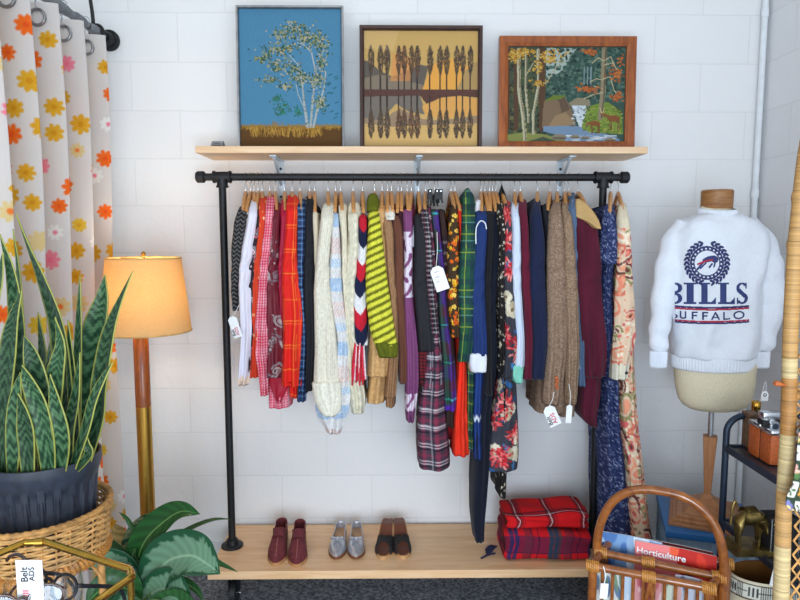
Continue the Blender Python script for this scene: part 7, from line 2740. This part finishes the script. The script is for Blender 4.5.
# magazines
nrm = Vector((-ax_.y, ax_.x, 0))
ROTZ = Matrix.Rotation(math.atan2(ax_.y, ax_.x), 3, 'Z')
def magazine(label, s, width, height, off, thick, cv, group='magazines in the rattan rack', lean=0.0, title=None):
    """s: place along the rack 0..1; off: distance behind the front rail"""
    c_ = FL.lerp(FR, s) + nrm * off
    base = Vector((c_.x, c_.y, zl + 0.014))
    r = root('magazine', base, label, 'magazine', group)
    V, UU3, VV3 = [], [], []
    ny, nx = cv.n
    ny, nx = min(ny, 90), min(nx, 90)
    for i in range(ny):
        for j in range(nx):
            u, v = j / (nx - 1), i / (ny - 1)
            z = height * (1 - v)
            p = base + ax_ * ((u - 0.5) * width) + Vector((0, 0, z)) + nrm * (lean * z / height + 0.006 * math.sin(u * PI))
            V.append(p)
            UU3.append(u * cv.w * 0.999)
            VV3.append(v * cv.h * 0.999)
    o = link_mesh('cover', V, grid_faces(ny, nx), M['print'], r, dye=cv.soft(np.array(UU3), np.array(VV3), cv.res * 0.3))
    V2, F2 = [], []
    US = [k / 10 for k in range(11)]
    for k, dpt in enumerate((0.0012, thick)):
        for (u, v) in [(a, 0) for a in US] + [(a, 1) for a in US]:
            z = (height - 0.003) * (1 - v)
            V2.append(base + ax_ * ((u - 0.5) * (width - 0.004)) + Vector((0, 0, z)) + nrm * (lean * z / height + 0.006 * math.sin(u * PI) + dpt))
    F2 = [(0, 22, 33, 11), (10, 21, 43, 32)]
    for k in range(10):
        F2 += [(k, k + 1, 12 + k, 11 + k), (22 + k, 33 + k, 34 + k, 23 + k), (k, 22 + k, 23 + k, k + 1), (11 + k, 12 + k, 34 + k, 33 + k)]
    MB().add(V2, F2).out('pages', M['paper'], r, smooth=False)
    if title:
        txt, size, u0, zz0, mt = title
        p = base + ax_ * ((u0 - 0.5) * width) + Vector((0, 0, zz0)) + nrm * (lean * zz0 / height - 0.0015)
        B = Matrix.Translation(p) @ ROTZ.to_4x4() @ Matrix.Rotation(PI / 2, 4, 'X')
        text_mesh(txt, size, mt, r, B, bold=0.0004, name='title')
    return r


def cover(seed, cols, bg, n=26):
    R = random.Random(seed)
    c_ = Cv(0.22, 0.28, 0.0025, bg)
    for i in range(n):
        c_.disk(R.uniform(0, .22), R.uniform(0, .28), R.uniform(.006, .035), R.choice(cols), ry=R.uniform(.005, .03), rot=R.uniform(0, 3), al=0.85)
    return c_


M['whiteink'] = plain('white_ink', (246, 244, 244), 0.6)
g_ = (ML - FL).dot(nrm)
red_c = Cv(0.22, 0.28, 0.0025, (196, 44, 36))
red_c.poly([(0, 0), (0.10, 0), (0.13, 0.05), (0.10, 0.28), (0, 0.28)], (232, 130, 128))
Rm = random.Random(3)
for i in range(26):
    red_c.disk(Rm.uniform(.1, .22), Rm.uniform(0, .28), Rm.uniform(.008, .02), Rm.choice([(222, 60, 40), (150, 28, 30), (236, 96, 60), (96, 26, 26)]), ry=.012, rot=Rm.uniform(0, 3))
blue_c = cover(5, [(236, 240, 246), (70, 110, 170), (150, 176, 206), (40, 70, 120), (200, 214, 226)], (120, 156, 198), 60)
hm = zr - zl - 0.014 + 0.040
magazine('pink and red magazine with a white title, tallest at the right of the rattan rack', 0.70, 0.215, hm, g_ + 0.012, 0.010, red_c, title=('Horticulture', 0.026, 0.02, hm - 0.034, M['whiteink']), lean=0.012)
magazine('blue and white patterned magazine standing at the back left of the rattan rack', 0.30, 0.17, hm + 0.004, g_ + 0.030, 0.010, blue_c, lean=0.010)
magazine('dark red magazine behind the pink and red one', 0.66, 0.22, hm - 0.006, g_ + 0.048, 0.010, cover(8, [(90, 30, 30), (150, 60, 50), (60, 40, 40)], (120, 46, 44)), lean=0.01)
fr_cols = [((226, 226, 220), [(120, 150, 120), (180, 190, 170), (90, 120, 160)], 'white magazine with green and blue pictures, leftmost in the front pocket of the rack'),
           ((206, 222, 238), [(240, 244, 248), (120, 150, 190)], 'pale blue magazine in the front pocket of the rack, left of centre'),
           ((216, 150, 150), [(190, 90, 96), (236, 200, 196)], 'dusty rose magazine in the front pocket at the middle of the rack'),
           ((206, 214, 190), [(120, 140, 90), (240, 240, 226), (90, 120, 110)], 'pale green magazine in the front pocket, right of the rose one'),
           ((196, 200, 212), [(226, 226, 236), (120, 130, 160), (212, 150, 140)], 'grey and white magazine at the right end of the front pocket')]
for k, (bg, cols, lab) in enumerate(fr_cols):
    hh3 = zr - zl - 0.014 - 0.022 - (k % 2) * 0.012 + (0.02 if k > 2 else 0)
    magazine(lab, 0.14 + 0.175 * k, 0.074, hh3, 0.016 + 0.008 * (k % 2), 0.006, cover(20 + k, cols, bg), lean=0.006)

# ------------------------------------------------------------------ wicker chair back at the right edge
WP = [(806, 134), (801, 165), (796.5, 205), (792, 250), (789, 300), (787, 350), (786, 400), (784, 450), (781, 500), (779.5, 550), (778, 600), (777, 640)]
YK = 1.22
wp = [P(a + 3, b, YK) for a, b in WP]
floor_p = Vector((wp[-1].x - 0.004, YK, 0.0))
cen = spline(wp + [floor_p], 900)
PK = root('wicker_screen', (wp[6].x + 0.18, YK, 0.0), 'tall wicker screen with cane-wrapped posts and open lattice at the right edge', 'screen')
nq = 18
V, C_ = [], []
path, T, U = frames(cen)
for i, p in enumerate(path):
    sd = T[i].cross(Vector((0, 1, 0))).normalized()
    dp = Vector((0, 1, 0))
    zcur = p.z
    wrap = 1 + 0.022 * math.sin(i * 2 * PI / 4.5)
    knob = 1 + 0.16 * math.exp(-((zcur - P(792, 245, YK).z) / 0.008) ** 2) + 0.16 * math.exp(-((zcur - P(794, 197, YK).z) / 0.008) ** 2)
    w_ = (0.0135 + 0.003 * (1 - min(1, zcur / 1.4))) * wrap * knob
    py_ = 235 + (1.43 - zcur) / YK * 640
    for j in range(nq):
        a = 2 * PI * j / nq
        V.append(p + sd * (w_ * math.cos(a)) + dp * (w_ * math.sin(a)))
        base = (192, 146, 88)
        if 440 < py_ < 500 or py_ > 560 or 360 < py_ < 380:
            base = (208, 180, 128)
        elif 380 <= py_ <= 440:
            base = (174, 122, 66)
        f_ = 0.92 + 0.06 * math.sin(i * 0.37) * math.sin(i * 0.11 + 2) + 0.10 * (1 if math.sin(i * 0.83) > 0.93 else 0) - 0.16 * (1 if math.sin(i * 0.29) < -0.97 else 0)
        C_.append(tuple(min(255, c * f_) for c in base))
link_mesh('wrapped_post', V, grid_faces(len(path), nq, wrap=True), painted('wrapped_cane', 0.5, 0.4, 120, 0.001), PK, dye=np.array(C_))
mirror = lambda v: Vector((2 * (wp[6].x + 0.18) - v.x, v.y, v.z))
V = [mirror(v) for v in V]
link_mesh('wrapped_post', V, grid_faces(len(path), nq, wrap=True)[:, ::-1], bpy.data.materials['wrapped_cane'], PK, dye=np.array(C_))
tp_ = cen[0]
MB().tube(spline([tp_, tp_ + Vector((0.04, 0, 0.12)), Vector((wp[6].x + 0.18, YK, tp_.z + 0.18)), mirror(tp_) + Vector((-0.04, 0, 0.12)), mirror(tp_)], 40), 0.014, 12).out('top_arch', M['wicker'], PK)
# lattice infill
lx0, lx1 = 0.02, 0.64
zlo, zhi = 0.40, 1.62
def post_x(z):
    return min(cen, key=lambda p: abs(p.z - z)).x
m = MB()
step = 0.021
xr_ = mirror(Vector((0, 0, 0))).x
NL = 40
def clip_line(x0, z0, dx, dz):
    pts = []
    n_ = 30
    for i in range(n_ + 1):
        x, z = x0 + dx * i / n_, z0 + dz * i / n_
        if not (zlo < z < zhi):
            continue
        pl_ = post_x(z) + 0.012
        if pl_ < x < xr_ - pl_:
            pts.append((x, YK + 0.002 * math.sin(i * 2.0), z))
    return pts
zA, zB = P(790, 590, YK).z, P(790, 395, YK).z
bx = post_x(1.0)
for k in range(-36, 24):
    for sgn in (1, -1):
        x0 = bx + (0 if sgn > 0 else 0.36)
        z0 = 1.0 + k * 0.030
        pts = clip_line(x0, z0, 0.36 * sgn, 0.36 * 1.25)
        if len(pts) > 2:
            m.tube(pts, 0.0021, 5)
m.out('lattice', M['wicker'], PK)
for z in (zlo, P(790, 395, YK).z, zhi):
    pl_ = post_x(z)
    MB().tube([(pl_, YK, z), (xr_ - pl_, YK, z)], 0.009, 10).out('cross_rail', M['wicker'], PK)
# knotted fringe wound beside the post
M['fringe'] = plain('knotted_fringe', (176, 136, 96), 0.9, var=0.25, scale=120, bump=0.8)
m = MB()
Rf = random.Random(6)
for k in range(26):
    z0 = P(795, 322, YK).z - k * 0.0085
    x0 = post_x(z0) + 0.016
    pts = [(x0 + Rf.uniform(0, 0.006), YK - 0.012, z0), (x0 + 0.014, YK - 0.02 + Rf.uniform(-.004, .004), z0 + 0.006), (x0 + 0.03, YK - 0.016, z0 - 0.006), (x0 + 0.02, YK - 0.010, z0 - 0.014)]
    m.tube(spline(pts, 9), 0.0036, 6)
m.out('scrollwork', M['fringe'], PK)
pg = P(774.5, 383, YK - 0.006)
pe = Vector((post_x(pg.z) - 0.008, YK - 0.004, pg.z - 0.005))
MB().tube([pg, pg.lerp(pe, 0.18), pg.lerp(pe, 0.4), pg.lerp(pe, 0.55), pe], [0.0045, 0.0062, 0.0048, 0.0034, 0.0034], 12).out('wooden_peg', M['teak'], PK)
# patchwork textile hanging over the chair
R_ = random.Random(17)
cvq = Cv(0.36, 0.34, 0.0016, (44, 62, 44))
cell = 0.034
for i in range(12):
    for j in range(12):
        u, v = (i + 0.5) * cell, (j + 0.5) * cell
        if (i + j) % 2:
            cvq.poly([(u - .0145, v - .0145), (u + .0145, v - .0145), (u + .0145, v + .0145), (u - .0145, v + .0145)], (222, 216, 202))
            for k in range(5):
                a = k * 1.26
                cvq.disk(u + math.cos(a) * .007, v + math.sin(a) * .007, .005, R_.choice([(70, 90, 60), (90, 80, 70), (60, 70, 66)]), ry=.0022, rot=a)
        else:
            cvq.flower(u, v, .015, R_.choice([(206, 120, 96), (190, 70, 70), (120, 120, 170), (214, 150, 60), (226, 170, 150)]), (236, 200, 120), 6, R_.uniform(0, 3))
            cvq.flower(u + .009, v + .009, .007, R_.choice([(80, 110, 60), (226, 190, 120)]), None, 5)
qt = root('patchwork_cloth', (0.9, YK - 0.03, P(790, 512, YK).z), 'dark green patchwork cloth of flowers and white squares draped on the wicker screen', 'cloth')
ny_, nx_ = 120, 110
V, UU4, VV4 = [], [], []
for i in range(ny_):
    t = i / (ny_ - 1)
    py_ = 428 + (505 - 428) * t
    xl_ = np.interp(py_, [428, 445, 460, 480, 492, 500, 505], [799, 795.5, 793, 787, 780, 778.5, 781])
    a = P(xl_, py_, YK - 0.035)
    xr3 = a.x + 0.22 + 0.05 * t
    for j in range(nx_):
        s = j / (nx_ - 1)
        x = a.x + (xr3 - a.x) * s
        sagz = -0.02 * math.sin(PI * min(1, s * 1.6)) * t
        V.append((x, YK - 0.035 - 0.012 * math.sin(s * 21 + t * 2) * (0.3 + t) * 0.6 - 0.014 * t, a.z + sagz + 0.05 * s * (1 - t)))
        UU4.append((x - a.x) * 1.0 + 0.01 + (799 - xl_) * -0.0008 + 0.02)
        VV4.append(t * (0.155) + 0.004)
o = link_mesh('cloth', V, grid_faces(ny_, nx_), FAB['smooth'], qt, dye=cvq.soft(np.array(UU4), np.array(VV4), 0.0007))
o.modifiers.new('t', 'SOLIDIFY').thickness = 0.003
